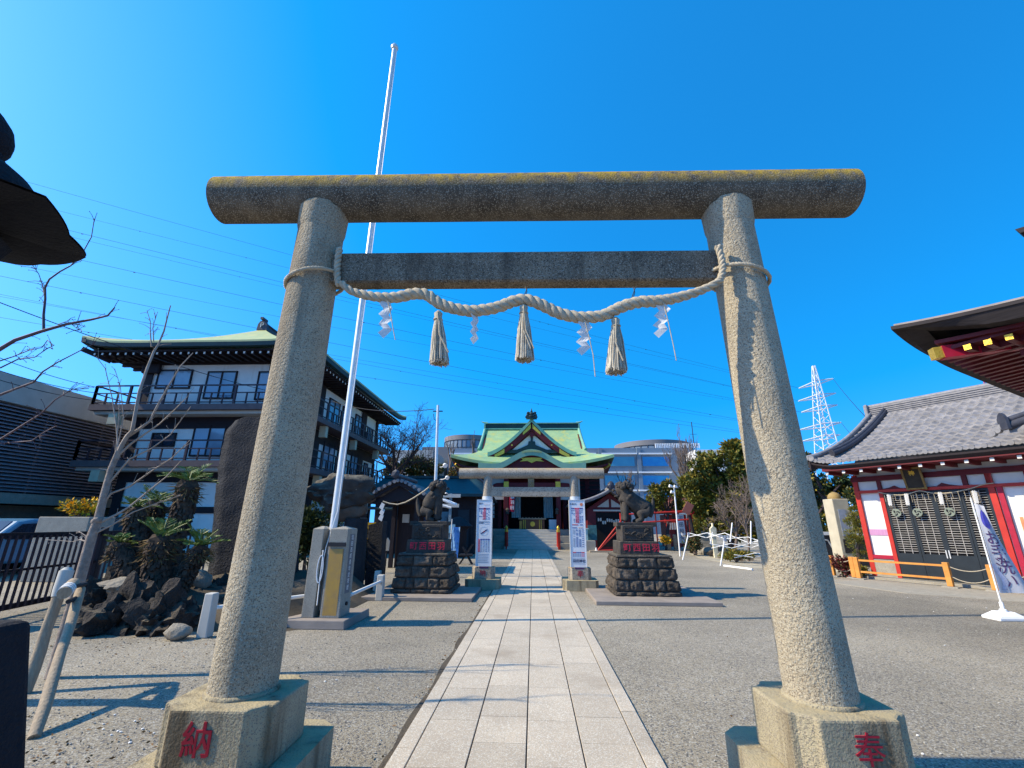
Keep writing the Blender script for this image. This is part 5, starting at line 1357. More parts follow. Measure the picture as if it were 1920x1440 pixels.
def cycad(path, y, r, nf, label, fl=.45, droop=.5):
    pts = PP(path, y); pts[0].z = min(pts[0].z,.35)
    t = thing('cycad', label, 'cycad palm', pts[0], group='cycads on the lava mound')
    mb = MB(); g_ = random.Random(int(path[-1][0]))
    mb.tube(pts, [r*.9]+[r*.8]*(len(pts)-1), 10)
    for i in range(420):          # stubs of old leaf bases
        s_ = g_.random()*(len(pts)-1); k = min(int(s_),len(pts)-2); c = pts[k].lerp(pts[k+1], s_-k)
        an = g_.random()*2*pi; d = V((cos(an),sin(an),.35)).normalized()
        q = c+V((cos(an),sin(an),0))*r*.72
        mb.obox(q+d*.03, .035,.05,.07, Matrix((V((-sin(an),cos(an),0)), d, d.cross(V((-sin(an),cos(an),0))))).transposed())
    mb.rock(pts[-1], r*.95,r*.95,r*.8, int(path[0][0]), .3, 2)
    mb.build('trunk', m_cycadtrunk, t)
    mb = MB(); top = pts[-1]+V((0,0,r*.5))
    nf += 4
    for i in range(nf):
        an = 2*pi*i/nf+g_.uniform(-.3,.3); el = g_.uniform(.35,1.15); L = fl*g_.uniform(.75,1.2)
        base = V((cos(an)*cos(el), sin(an)*cos(el), sin(el)))
        pr = top.copy(); d = base.copy(); spine = [pr.copy()]
        for s_ in range(8):
            d = (d+V((0,0,-droop*.22))).normalized(); pr = pr+d*L/8; spine.append(pr.copy())
        mb.tube(spine, [.012]*4+[.007]*5, 4)
        side = d.cross(V((0,0,1))).normalized()
        for s_ in range(1,9):
            for sg in (-1,1):
                for h_ in (0,.5):
                    q = spine[s_-1].lerp(spine[s_],h_); w_ = .17*fl/.45*sin(pi*min(1,(s_+h_)/9.2))+.03
                    dd = (side*sg+(spine[s_]-spine[s_-1]).normalized()*.55+V((0,0,.25))).normalized()
                    mb.leaf(q, w_, .016, g_, dd)
    mb.build('fronds', m_frond, t, recalc=False)
    mb = MB()
    for i in range(170):
        an = g_.random()*2*pi; L = fl*g_.uniform(.25,.55); q = top+V((cos(an)*r*.7,sin(an)*r*.7,-g_.uniform(0,r*1.6)))
        mb.leaf(q, L, .014, g_, V((cos(an),sin(an),g_.uniform(-1.1,.15))))
    mb.build('dead_fronds', m_leaf_brown, t, recalc=False)
cycad([(318,1090),(322,1040),(335,985),(346,948),(352,915)], 8.6, .20, 9, 'tallest cycad, its trunk leaning up in front of the stele', .50)
cycad([(300,1075),(285,1030),(283,990),(290,955)], 8.9, .20, 8, 'cycad with drooping fronds just left of the tallest one', .42)
cycad([(270,1070),(258,1030),(252,992),(255,962)], 8.3, .16, 6, 'slim cycad with a short tuft, second from the left', .34)
cycad([(262,1095),(240,1058),(222,1028)], 7.9, .16, 4, 'leftmost short cycad with almost no fronds', .28)
cycad([(300,1120),(292,1080),(296,1040),(299,1022)], 7.7, .20, 5, 'front cycad with long yellow green fronds leaning right', .50, .3)
cycad([(330,1105),(355,1065),(374,1034)], 7.9, .15, 7, 'rightmost cycad leaning right against the dark stele', .40, .3)
# stele
t = thing('stone_stele', 'tall rough dark stone stele behind the cycads, left of the big gate pillar', 'stele', (-6.2,10,0))
ol = PP([(382,1095),(388,1030),(396,950),(402,890),(408,850),(420,803),(438,785),(462,780),(490,781),(520,786),(540,800),(546,860),(544,950),(540,1095)], 10)
mb = MB()
def st(u, v):
    n = 6
    zz = .2+(ol[7].z-.02-.2)*v
    def xat(side):
        pts = ol[:8] if side == 0 else ol[7:][::-1]
        for i in range(len(pts)-1):
            a_, b_ = pts[i], pts[i+1]
            if a_.z <= zz <= b_.z: return a_.x+(b_.x-a_.x)*(zz-a_.z)/(b_.z-a_.z+1e-6)
        return pts[-1].x if zz > pts[-1].z else pts[0].x
    x0, x1 = xat(0), xat(1); x = x0+(x1-x0)*u
    e = min(u,1-u)*8; 
    return (x+.03*noise.noise(V((zz*5,u*2,3))), 10+.10*max(0,1-e)+.02*noise.noise(V((x*3,zz*3,0))), zz)
mb.grid(st, 30, 60, (0,.34,0)); mb.build('slab', m_stele, t, smooth=45)
mb = MB(); mb.rock((-6.2,10.1,.15), 1.2,.6,.35, 3, .3, 3); mb.build('base_rock', m_lava, t, smooth=40)
# boulder monument
t = thing('boulder_monument', 'dark broad boulder resting on a stone column behind the flagpole', 'monument', (-4.3,10.8,0))
BY = 10.8
mb = MB()
ol = PP([(586,930),(596,912),(615,902),(640,892),(662,892),(682,910),(690,935),(682,950),(655,955),(625,943),(600,940)], BY)
mb.prism([(p.x,p.z) for p in ol], (0,BY-.22,0),(1,0,0),(0,0,1),(0,.5,0)); 
mb2 = MB(); c_ = P(642,924,BY); mb2.rock((c_.x,BY,c_.z), .70,.42,.36, 12, .3, 4, 1.2); c2_ = P(608,928,BY); mb2.rock((c2_.x,BY-.02,c2_.z), .34,.26,.16, 5, .3, 3)
mb2.build('boulder', m_stone_dark, t, smooth=50)
c_ = P(658,957,BY); mb = MB(); mb.rock((c_.x,BY,c_.z), .36,.28,.24, 4, .2, 3); mb.build('middle_stone', M('brown_stone',(.14,.10,.075),(.085,.065,.052),sc=5,bump=.7,bsc=30), t, smooth=60)
c_ = P(664,1020,BY); mb = MB(); mb.tube([(c_.x,BY,0),(c_.x,BY,.9),(c_.x,BY,1.62)], [.30,.28,.26], 14); mb.build('column', m_stele, t, smooth=60)
c_ = P(660,912,BY-.42); mb = MB(); mb.obox((c_.x+.05,BY-.36,c_.z), .15,.02,.10, Euler((0,.5,0)).to_matrix()); mb.build('carved_patch', m_rockpale, t)
a = P(583,1000,11.4)
shrub('hedge_shrub','dark evergreen shrub between the big gate pillar and the boulder monument','shrub',(a.x,11.4,.1),(.75,.5,1.1),2600,m_leaf_dark,8,.11,14)
a = P(590,1090,9.0)
shrub('dry_grass_tuft','tuft of dry yellow brown grass at the foot of the mound by the flagpole','grass tuft',(a.x,9.0,.15),(.22,.2,.14),160,m_leaf_brown,4,.14,5)
a = P(688,1000,11.8)
shrub('potted_shrub','reddish brown shrub beside the boulder monument column','shrub',(a.x,11.8,.2),(.2,.25,.6),700,m_leaf_brown,14,.11,8,mats2=m_leaf_dark,ls2=.45)
mb = MB(); a = P(696,998,12.4); mb.box(a.x-.13,a.x+.10,12.4,12.44,a.z-.25,a.z+.25); tag(mb.build('yellow_sign', M('yellow_sheet',(.75,.42,.02),var=.05)), 'small yellow sign behind the reddish shrub near the dark stone slab', 'sign')

# ================================================================ BARE TREES
def branch(mb, p, d, L, r, g_, depth, spread=.5, up=.15, n=3, minr=.004, bend=.18):
    pts = [p]; rs = [r]; q = p.copy(); dd = d.normalized(); k = 5
    for i in range(k):
        dd = (dd+V((g_.gauss(0,bend),g_.gauss(0,bend),g_.gauss(up*.3,bend)))).normalized()
        q = q+dd*L/k; pts.append(q.copy()); rs.append(max(minr, r*(1-.62*(i+1)/k)))
    mb.tube(pts, rs, 5 if r<.03 else 7)
    if depth <= 0: return
    for i in range(n):
        s_ = g_.uniform(.3,1.0); j = min(k, max(1,int(s_*k)))
        ax = V((g_.gauss(0,1),g_.gauss(0,1),g_.gauss(0,1))).normalized()
        nd = (dd+ax*spread*1.6+V((0,0,up))).normalized()
        branch(mb, pts[j], nd, L*g_.uniform(.5,.75), max(minr, rs[j]*.72), g_, depth-1, spread, up, n, minr, bend)
def twigs(mb, pts, g_, n, L, r):
    for i in range(n):
        s_ = g_.uniform(.15,1)*(len(pts)-1); k = min(int(s_),len(pts)-2); c = pts[k].lerp(pts[k+1], s_-k)
        d = (pts[k+1]-pts[k]).normalized()+V((g_.gauss(0,.8),g_.gauss(0,.5),g_.gauss(.2,.7)))
        d.normalize(); q = c+d*L*g_.uniform(.4,1)
        mb.tube([c, c.lerp(q,.5)+V((0,0,.01)), q], [r,r*.8,r*.5], 4)
        mb.rock(q, r*1.6,r*1.6,r*1.6, i,.1,1)
TY = 5.0
ct = thing('bare_cherry_tree', 'slender bare tree with pale branches propped by stakes at left', 'tree', (-5.35,TY,0))
mb = MB(); g_ = random.Random(31)
trunk = PP([(118,1190),(135,1140),(150,1085),(172,1005),(184,975),(196,925),(208,880),(222,845)], TY)
trunk[0].z = -.03
mb.tube(trunk, [.056,.054,.051,.047,.043,.037,.032,.026], 10)
mb.rock(trunk[4], .062,.06,.05, 3,.3,2)
mb.build('trunk', M('sapling_bark',(.33,.27,.23),(.20,.16,.135),sc=16,rough=.95,bump=.6,bsc=40), ct, smooth=60)
limbs = [
 ([(218,860),(228,835),(240,818),(252,808),(258,780),(264,735),(274,690),(282,655),(287,642),(300,617),(312,598),(327,577)],.026),
 ([(284,650),(278,620),(276,600),(272,580)],.008),([(288,640),(282,610),(287,580)],.007),
 ([(240,818),(258,805),(280,790),(300,760),(325,725),(348,690),(367,664)],.018),
 ([(226,850),(245,830),(270,812),(300,795),(335,770),(364,747)],.013),
 ([(190,950),(205,925),(240,912),(290,880),(330,860),(368,828)],.013),
 ([(205,905),(240,860),(280,840),(320,815),(365,765)],.012),
 ([(186,980),(215,965),(240,950),(275,925),(320,895),(352,866)],.014),
 ([(178,1000),(205,985),(245,960),(290,945),(345,930)],.011),
 ([(200,915),(203,880),(212,845),(222,780),(230,720)],.010),
 ([(222,845),(215,800),(205,745),(195,690),(186,670)],.009),
 ([(218,850),(228,780),(218,720),(210,690)],.007),
 ([(160,1015),(145,1012),(130,1016),(80,1012)],.008),([(165,1030),(155,1005),(140,998)],.010)]
mb = MB()
for pts, r in limbs:
    q = PP(pts, TY); q = [p+V((0,.12*sin(i*.7+r*90)*i/len(q),0)) for i,p in enumerate(q)]
    if pts[0] != limbs[0][0][0]: pass
    mb.tube(q, [max(.0035,r*(1-.75*i/(len(q)-1))) for i in range(len(q))], 6)
    twigs(mb, q, g_, 9, .14, .0035)
mb.build('branches', m_barkpale, ct, smooth=60)
pt = thing('bare_plum_tree', 'bare tree with dark knobbly branches reaching in from the left edge', 'tree', (-6.4,4.2,0))
PY = 4.0
limbs = [([(-120,720),(-40,680),(0,658),(35,640),(80,623),(120,606),(160,594),(192,587),(215,577)],.032),
 ([(82,622),(80,590),(84,560),(88,540),(100,527),(118,512),(130,497),(143,470),(160,437),(174,408)],.016),
 ([(84,560),(76,535),(66,510),(59,493)],.008),([(-60,760),(0,739),(30,728),(68,718),(90,700),(115,682),(140,660),(165,637)],.016),
 ([(-60,840),(0,822),(45,794),(80,778),(115,752),(145,733),(165,728)],.014),([(-60,836),(0,830),(55,826),(85,812),(120,802)],.011),
 ([(0,690),(30,672),(60,668),(90,655),(115,652)],.009),([(-10,680),(20,668),(50,655),(80,652),(100,642),(115,653)],.008),([(110,608),(122,600),(140,615),(152,618)],.006)]
mb = MB(); g_ = random.Random(5)
for pts, r in limbs:
    q = PP(pts, PY); q = [p+V((0,.10*sin(i*.9+r*70)*i/len(q),0)) for i,p in enumerate(q)]
    mb.tube(q, [max(.0035,.78*r*(1-.72*i/(len(q)-1))) for i in range(len(q))], 6)
    twigs(mb, q, g_, 14, .13, .0033)
mb.build('branches', M('purple_bark',(.11,.075,.09),(.07,.05,.065),sc=14), pt, smooth=60)
a = [P(-120,720,PY),P(-60,760,PY),P(-60,840,PY)]
mb = MB(); mb.tube([V((-6.4,4.2,-.05)),V((-6.2,4.15,1.0)),V((-5.95,4.1,2.0)),a[2],a[1],a[0]+V((-.2,0,.1))], [.11,.10,.085,.07,.055,.04], 10); mb.build('trunk', m_barkdark, pt, smooth=60)
# stakes
for pts, y0, r, lab in (([(124,1074),(100,1130),(78,1190),(48,1300)],None,.048,'thick weathered wooden stake with a pale cap propping the bare tree'),
                    ([(152,1105),(128,1170),(98,1255),(64,1385)],None,.040,'nearer thin weathered stake slanting down to the gravel at left')):
    a, b = P(*pts[0],4.75), G(*pts[-1])
    t = thing('tree_stake', lab, 'stake', b, group='stakes propping the bare tree')
    mb = MB(); d_ = (b-a)
    mb.tube([a+d_*k/6+V((.006*sin(k*2.1+r*100),0,0)) for k in range(7)], [r*(1+.06*sin(k*1.7)) for k in range(7)], 10); mb.build('pole', m_wood, t, smooth=60)
    if r > .045:
        mb = MB(); dn = d_.normalized(); mb.tube([a-dn*.05,a-dn*.02,a-dn*.02,a+dn*.16,a+dn*.22], [.03,.055,.060,.060,.054], 14); mb.build('cap', m_plaster_dim, t, smooth=50)
t = thing('cross_stake', 'short horizontal stake end wrapped with rings at the prop joint of the bare tree', 'stake', P(125,1106,4.6))
a = P(120,1112,4.35); b = a+V((-.20,.27,.05))
mb = MB(); mb.tube([a,b], .052, 12); mb.build('pole', m_wood, t, smooth=60)
mb = MB()
for k in range(3): mb.tube([a+(b-a)*(.06+.15*k), a+(b-a)*(.14+.15*k)], .058, 14)
mb.build('ring_wraps', m_plaster, t, smooth=40)
mb = MB(); mb.tube([P(138,1100,4.5),P(160,1095,4.8),P(158,1115,4.8),P(128,1128,4.5)], .022, 8); mb.build('black_tie', m_wire, t)
# ================================================================ STONE LANTERN NEXT TO THE CAMERA
lt = thing('stone_lantern', 'dark stone lantern towering at the left edge, curled roof corner silhouetted against the sky', 'stone lantern', (-2.75,1.6,0))
LXc, LYc = -2.75, 1.6
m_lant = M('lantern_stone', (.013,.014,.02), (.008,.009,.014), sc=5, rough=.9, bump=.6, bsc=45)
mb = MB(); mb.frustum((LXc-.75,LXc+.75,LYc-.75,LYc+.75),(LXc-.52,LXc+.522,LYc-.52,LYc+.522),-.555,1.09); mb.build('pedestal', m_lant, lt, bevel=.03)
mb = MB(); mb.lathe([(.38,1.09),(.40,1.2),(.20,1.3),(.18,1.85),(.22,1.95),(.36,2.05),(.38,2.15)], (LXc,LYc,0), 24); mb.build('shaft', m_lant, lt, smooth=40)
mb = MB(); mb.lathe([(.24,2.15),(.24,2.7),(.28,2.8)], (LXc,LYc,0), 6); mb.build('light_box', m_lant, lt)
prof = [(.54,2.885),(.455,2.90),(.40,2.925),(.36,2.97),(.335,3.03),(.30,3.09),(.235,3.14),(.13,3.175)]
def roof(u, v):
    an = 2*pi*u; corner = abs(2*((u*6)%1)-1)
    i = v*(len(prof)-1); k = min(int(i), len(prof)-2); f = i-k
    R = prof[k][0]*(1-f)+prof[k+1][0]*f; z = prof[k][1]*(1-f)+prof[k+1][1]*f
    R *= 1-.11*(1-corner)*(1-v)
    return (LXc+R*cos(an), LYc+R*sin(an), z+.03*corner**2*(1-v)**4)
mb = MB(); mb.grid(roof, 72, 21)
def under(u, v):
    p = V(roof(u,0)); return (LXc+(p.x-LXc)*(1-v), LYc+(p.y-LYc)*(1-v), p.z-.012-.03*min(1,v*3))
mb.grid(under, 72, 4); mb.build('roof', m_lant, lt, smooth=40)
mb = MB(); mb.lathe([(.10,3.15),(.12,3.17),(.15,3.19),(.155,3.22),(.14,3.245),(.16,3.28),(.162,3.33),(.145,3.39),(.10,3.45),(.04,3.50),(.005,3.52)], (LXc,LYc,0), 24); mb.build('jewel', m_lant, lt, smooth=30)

lt.scale = (.73,.73,.73); lt.location = (-2.0,1.17,.405)
# ================================================================ RED AND WHITE STORE HOUSE ON THE RIGHT
PHI = rad(32)
SA = V((0,0,CAM_H)) + (V((9.814,14.713,.1))-V((0,0,CAM_H)))*1.045
SO = V((SA.x,SA.y,0))
SRZ = PHI-pi/2
sh = thing('store_house', 'white walled store house with vermilion frame, lattice doors and grey tiled roof on the right', 'store house', SO, SRZ)
K = 1.045
def zk(z): return CAM_H+(z-CAM_H)*K
def SB(name, u0,u1,y0,y1,z0,z1, mat, parent=None, bevel=0, raw=False):
    mb = MB(); mb.box(u0*K,u1*K,y0,y1,z0 if raw else zk(z0), z1 if raw else zk(z1)); return mb.build(name, mat, parent or sh, bevel=bevel)
SB('plinth', -.3,6.5,-.35,4.2,0,zk(.14),m_concrete,raw=True,bevel=.01)
wl = SB('wall', .1,6.2,.06,4.0,.14,3.25,m_plaster)
for u0,u1,z1 in ((.08,.20,3.0),(.70,.80,2.46),(3.05,3.17,2.9),(3.74,3.86,2.9),(3.2,3.3,2.46)):
    SB('red_post', u0,u1,-.02,.058,.14,z1, m_red if u1<3.2 else m_crimson)
for u0,u1,z0,z1 in ((.201,.699,.62,.72),(3.301,3.739,.5,.6)):
    SB('red_sill', u0,u1,-.015,.058,z0,z1,m_crimson)
SB('head_beam', .08,3.9,-.04,.0579,2.461,2.54,m_red,bevel=.005)
SB('upper_beam', .05,6.2,-.03,.0575,2.80,2.945,m_darkred)
SB('top_beam', .02,6.2,-.05,.057,3.10,3.24,m_darkred)
for u0 in (.70,2.6,3.05,3.74): SB('short_post', u0,u0+.10,-.02,.058,2.541,2.799,m_darkred)
mb = MB(); mb.prism([(0,0),(.30,.02),(.42,.10),(.55,.05),(.80,0)], (1.78*K,-.012,zk(2.541)),(1,0,0),(0,0,1),(0,.06,0)); mb.build('scroll_bracket', m_darkred, sh)
mb = MB(); mb.prism([(0,0),(-.30,.02),(-.42,.10),(-.55,.05),(-.80,0)], (1.52*K,-.012,zk(2.541)),(1,0,0),(0,0,1),(0,.06,0)); mb.build('scroll_bracket', m_darkred, sh)
SB('stone_dado', .201,.699,-.01,.058,.14,.60,m_concrete)
p = SB('purple_notice', .215,.69,.045,.0595,1.26,1.43,m_purple,bevel=.0)
# black lattice doors
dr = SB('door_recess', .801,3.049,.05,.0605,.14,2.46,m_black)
for k in range(4):
    u0 = .81+.56*k; u1 = u0+.555; y0 = -.005+.012*(k%2)
    mb = MB()
    for a in ((u0,u0+.055,.15,2.45),(u1-.055,u1,.15,2.45)): mb.box(a[0]*K,a[1]*K,y0,y0+.035,zk(a[2]),zk(a[3]))
    for a in ((.15,.80),(2.40,2.45)): mb.box((u0+.055)*K,(u1-.055)*K,y0+.003,y0+.032,zk(a[0]),zk(a[1]))
    d_ = mb.build('lattice_door', m_darkblue, sh)
    mb = MB()
    for j in range(26): mb.box((u0+.055)*K,(u1-.055)*K,y0+.010,y0+.022,zk(.86+.059*j),zk(.86+.059*j+.012))
    for f in (.33,.66): mb.box((u0+.555*f-.006)*K,(u0+.555*f+.006)*K,y0+.004,y0+.010,zk(.80),zk(2.40))
    mb.build('lattice_bars', M('pale_bars',(.42,.40,.38)) if k==0 else bpy.data.materials['pale_bars'], d_)
    if k in (1,2):
        mb = MB(); c_ = (u1-.03 if k==1 else u0+.03)*K; mb.box(c_-.012,c_+.012,y0-.02,y0-.001,zk(.72),zk(.92)); mb.build('pull_handle', m_steel, d_)
# offerings glimpsed inside
# name plaque
pq = thing('name_plaque', 'dark gold framed plaque leaning out above the store house doors', 'plaque', SO, SRZ)
c_ = V((1.66*K,-.17,zk(2.79))); Mq = Euler((rad(14),0,0)).to_matrix()
mb = MB(); mb.obox(c_, .40,.03,.56, Mq); pn = mb.build('panel', M('plaque_black',(.05,.04,.03),(.03,.025,.02),sc=5), pq)
mb = MB()
for sx,sz,w_,h_ in ((-1,0,.05,.66),(1,0,.05,.66),(0,-1,.40,.05),(0,1,.40,.05)):
    mb.obox(c_+Mq@V((sx*.215,-.01,sz*.295)), w_,.05,h_, Mq)
mb.build('gold_frame', M('dull_gold',(.30,.19,.06),(.16,.10,.04),sc=12,rough=.5,metal=.3), pq)
text('gold_letter', '神', .15, c_+Mq@V((0,-.017,.14)), Mq@FACE, m_gold, pn, ext=.003, bold=.003)
# straw rope with streamers over the doors
rp_ = thing('door_rope', 'thin pale straw rope with hanging straws strung across the store house doors', 'straw rope', SO, SRZ)
pts = [(.72,2.47),(.95,2.40),(1.25,2.36),(1.50,2.40),(1.70,2.45),(1.95,2.38),(2.25,2.36),(2.55,2.40),(2.80,2.46),(3.0,2.53),(3.2,2.55)]
ln = [V((a*K,-.10,zk(b))) for a,b in pts]
mb = MB(); strands(mb, ln, .016, pitch=.08, seg=5); mb.build('rope', m_rope, rp_, smooth=60)
mb = MB(); g_ = random.Random(8)
for i in range(17):
    u = .86+.125*i; p = V((u*K,-.10,zk(2.38)))
    L = g_.uniform(.16,.34)
    mb.tube([p, p+V((.005,0,-L*.5)), p+V((.01*g_.uniform(-1,1),0,-L))], .006, 4)
mb.build('hanging_straws', m_rope, rp_)
for i, u in enumerate((.97,1.38,2.12,2.80)):
    t = thing('paper_streamer', 'white paper streamer over the store house doors, %s' % ['first from the left','second from the left, between two discs','third from the left','last, nearest the white banner top'][i], 'paper streamer', SO, SRZ, 'paper streamers over the store house doors')
    mb = MB(); z = zk(2.40)
    for k in range(5):
        for sgn in (-1,1):
            mb.prism([(0,0),(.045*sgn,-.03),(.025*sgn,-.10),(-.03*sgn,-.07)], (u*K+.012*sgn,-.125-.012*k*(1 if sgn>0 else .5),z-.062*k),(1,.25*sgn,0),(0,-.15,1),(0,.002,0))
    mb.build('folded_paper', m_paper, t)
for i, u in enumerate((1.06,1.54,2.22,2.78)):
    t = thing('crest_disc', 'grey green crest disc hanging before the lattice doors, %s' % ['left of the four','second of the four','third of the four','last, half behind the white banner'][i], 'disc', SO, SRZ, 'crest discs before the lattice doors')
    c_ = V((u*K,-.12,zk(1.88)))
    mb = MB(); mb.tube([c_, c_+V((0,.015,0))], .115, 24); d_ = mb.build('disc', M('verdigris_disc',(.22,.25,.20),(.16,.19,.16),sc=9) if i==0 else bpy.data.materials['verdigris_disc'], t)
    mb = MB()
    for k in range(3):
        a0 = 2*pi*k/3; q = [c_+V((.075*(1-j/6)*cos(a0+j*.35)+.0, -.003, .075*(1-j/6)*sin(a0+j*.35))) for j in range(6)]
        mb.tube(q, [.022,.020,.016,.012,.009,.004], 5)
    mb.build('comma_crest', m_stele, d_)
    mb = MB(); mb.tube([c_+V((0,0,.11)), V((u*K,-.11,zk(2.37)))], .004, 4); mb.build('cord', m_rope, t)
# small red and white notice on the right panel
SB('poster', 3.42,3.62,.045,.0595,1.35,1.75,M('poster_paper',(.75,.68,.50)),wl)
SB('poster_mark', 3.43,3.49,.040,.0449,1.36,1.74,M('poster_orange',(.70,.25,.12)),wl)
# tiled roof: corrugated courses
EV, ER = -1.05, 2.3
ZE0, ZR0 = 3.40, 5.35
def roofz(v): return ZE0+(ZR0-ZE0)*(.72*v+.28*v*v)
def ul(v): return -.62+.72*v**.6
NT = 34
def tiles(u, v):
    uu = u*NT*8; w = abs(((u*NT) % 1)-.5)*2
    crs = v*15; st = (crs % 1)
    x = ul(v)+(7.4-ul(v))*u
    return (x, EV+(ER-EV)*v, roofz(v)+.045*(w**1.5)+.035*(1-st) + .16*(max(0,.10-u)/.10)**2*(1-v)**3)
mb = MB()
nu, nv = NT*6, 15*3
# courses as stepped strips
def tl(i, j, st):
    u = i/nu; v = (j+st)/15
    w = abs(((u*NT) % 1)-.5)*2
    x = ul(v)+(7.4-ul(v))*u
    return (x, EV+(ER-EV)*v, roofz(v)+.05*(w**1.3)+.045*(1-st)+.16*(max(0,.10-u)/.10)**2*(1-v)**3)
for j in range(15):
    vs = []
    for st in (0.0,.35,.7,1.0):
        vs += [tl(i,j,st) for i in range(nu+1)]
    w = nu+1
    mb.add(vs, [(r*w+i, r*w+i+1, (r+1)*w+i+1, (r+1)*w+i) for r in range(3) for i in range(nu)])
    lo = [tl(i,j,0.0) for i in range(nu+1)]; lo2 = [(a,b,c-.05) for a,b,c in lo]
    mb.add(lo+lo2, [(i,i+1,w+i+1,w+i) for i in range(nu)])
rf = mb.build('roof', m_tile, sh, smooth=50, recalc=False)
mb = MB(); mb.grid(lambda u,v: (ul(v)+(7.4-ul(v))*u, ER*2-EV-(ER-EV)*v if False else ER+(ER-EV)*(1-v), roofz(v)), 4, 12, (0,0,-.1)); mb.build('rear_slope', m_tile, rf)
for i in range(NT+1):
    u = (i+0.0)/NT; x = ul(0)+(7.4-ul(0))*min(u,1)
    p = V((x, EV-.01, roofz(0)+.055+.16*(max(0,.10-u)/.10)**2))
    mb2 = MB(); mb2.tube([p, p+V((0,.10,.01))], .062, 10)
    if i == 0: acc = mb2
    else: acc.add(mb2.v, mb2.f)
acc.build('eave_tile_caps', m_tile_edge, rf, smooth=50)
mb = MB(); mb.grid(lambda u,v: (ul(0)+.02+7.9*u, EV+.03+.10*v, ZE0-.05-.10*v+.16*(max(0,.10-u)/.10)**2), 40, 1, (0,0,-.05)); mb.build('eave_board', m_darkwood, rf)
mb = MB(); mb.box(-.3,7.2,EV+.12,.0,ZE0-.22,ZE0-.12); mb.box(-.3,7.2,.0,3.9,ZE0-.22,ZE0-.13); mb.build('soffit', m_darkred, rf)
for i in range(14):
    x = -.2+.48*i
    mb = MB(); mb.box(x-.05,x+.05,EV+.2,-.02,ZE0-.32,ZE0-.221); r_ = mb.build('rafter', m_darkred, rf)
    mb = MB(); mb.box(x-.04,x+.04,EV+.185,EV+.199,ZE0-.315,ZE0-.235); mb.build('rafter_end', m_plaster, r_)
mb = MB(); mb.box(.12,7.4,ER-.11,ER+.11,ZR0-.05,ZR0+.26)
for k in range(4): mb.box(.10,7.4,ER-.135,ER+.135,ZR0+.01+.065*k,ZR0+.025+.065*k)
mb.build('ridge', m_tile, rf)
mb = MB(); mb.tube([(.08,ER,ZR0+.30),(7.4,ER,ZR0+.30)], .075, 10); mb.build('ridge_cap', m_tile_edge, rf, smooth=60)
mb = MB(); mb.box(.0,.12,ER-.22,ER+.22,ZR0-.12,ZR0+.36); mb.tube([(-.03,ER,ZR0+.32),(.05,ER,ZR0+.32)], .10, 12); mb.build('ridge_end_tile', m_tile_edge, rf, bevel=.03)
def vr(off, w):
    return [V((ul(v)+off, EV+(ER-EV)*v, roofz(v)+.10+(.16*(1-v)**3 if off<.5 else 0))) for v in [k/12 for k in range(13)]]
mb = MB(); q = vr(.48,0)[1:]; mb.tube(q, .095, 8); mb.tube([p+V((0,0,.09)) for p in q], .055, 8); mb.build('descending_ridge', m_tile_dark, rf, smooth=60)
mb = MB(); mb.tube(vr(.02,0), .07, 8); mb.build('verge_tiles', m_tile_edge, rf, smooth=60)
mb = MB(); q = [V((ul(v)+.01, EV+(ER-EV)*v, roofz(v)-.04)) for v in [k/10 for k in range(11)]]; mb.grid(lambda u,v: (q[int(u*10)].x, q[int(u*10)].y, q[int(u*10)].z-.28*v+.16*(1-u)**3), 10, 1, (.06,0,0)); mb.build('barge_board', m_darkwood, rf)
mb = MB(); mb.prism([(0,3.25),(4.0,3.25),(ER,ZR0-.1)], (.13,0,0),(0,1,0),(0,0,1),(.1,0,0)); mb.build('gable_wall', m_plaster, sh)
for c_ in ((-.66,EV-.02,ZE0+.24),(-.48,EV-.03,ZE0+.22)):
    mb = MB(); mb.tube([c_, V(c_)+V((0,.12,0))], .085, 12); mb.build('corner_tile', m_tile_edge, rf, smooth=50)
# lower hip of the neighbouring porch roof running in from the right
q = [V((6.0,EV+.2,ZE0+1.35)), V((5.3,EV-.25,ZE0+.82)), V((4.75,EV-.55,ZE0+.50)), V((4.3,EV-.75,ZE0+.34))]
mb = MB(); mb.tube(q, .11, 8); mb.tube([p+V((0,0,.13)) for p in q], .07, 8); mb.prism([(-.13,-.10),(.13,-.10),(.12,.16),(.06,.26),(0,.30),(-.06,.26),(-.12,.16)], q[-1]+V((-.06,-.07,.02)), (.75,-.66,0),(0,0,1),(.04,.05,0)); hr = mb.build('porch_hip', m_tile_dark, rf, smooth=60)
for k in range(3):
    mb = MB(); p = q[-1]+V((-.10-.10*k,-.02,.0-.06*k)); mb.tube([p, p+V((.02,.12,0))], .075, 12); mb.build('porch_end_tile', m_tile_edge, hr, smooth=50)
mb = MB(); mb.grid(lambda u,v: (4.3+3.0*u, EV-.75-.05*v+.30*u*(1-v)+.6*v*0+1.9*v, ZE0+.30+.75*v+.35*u), 14, 6, (0,0,-.12)); mb.build('porch_slope', m_tile, rf)

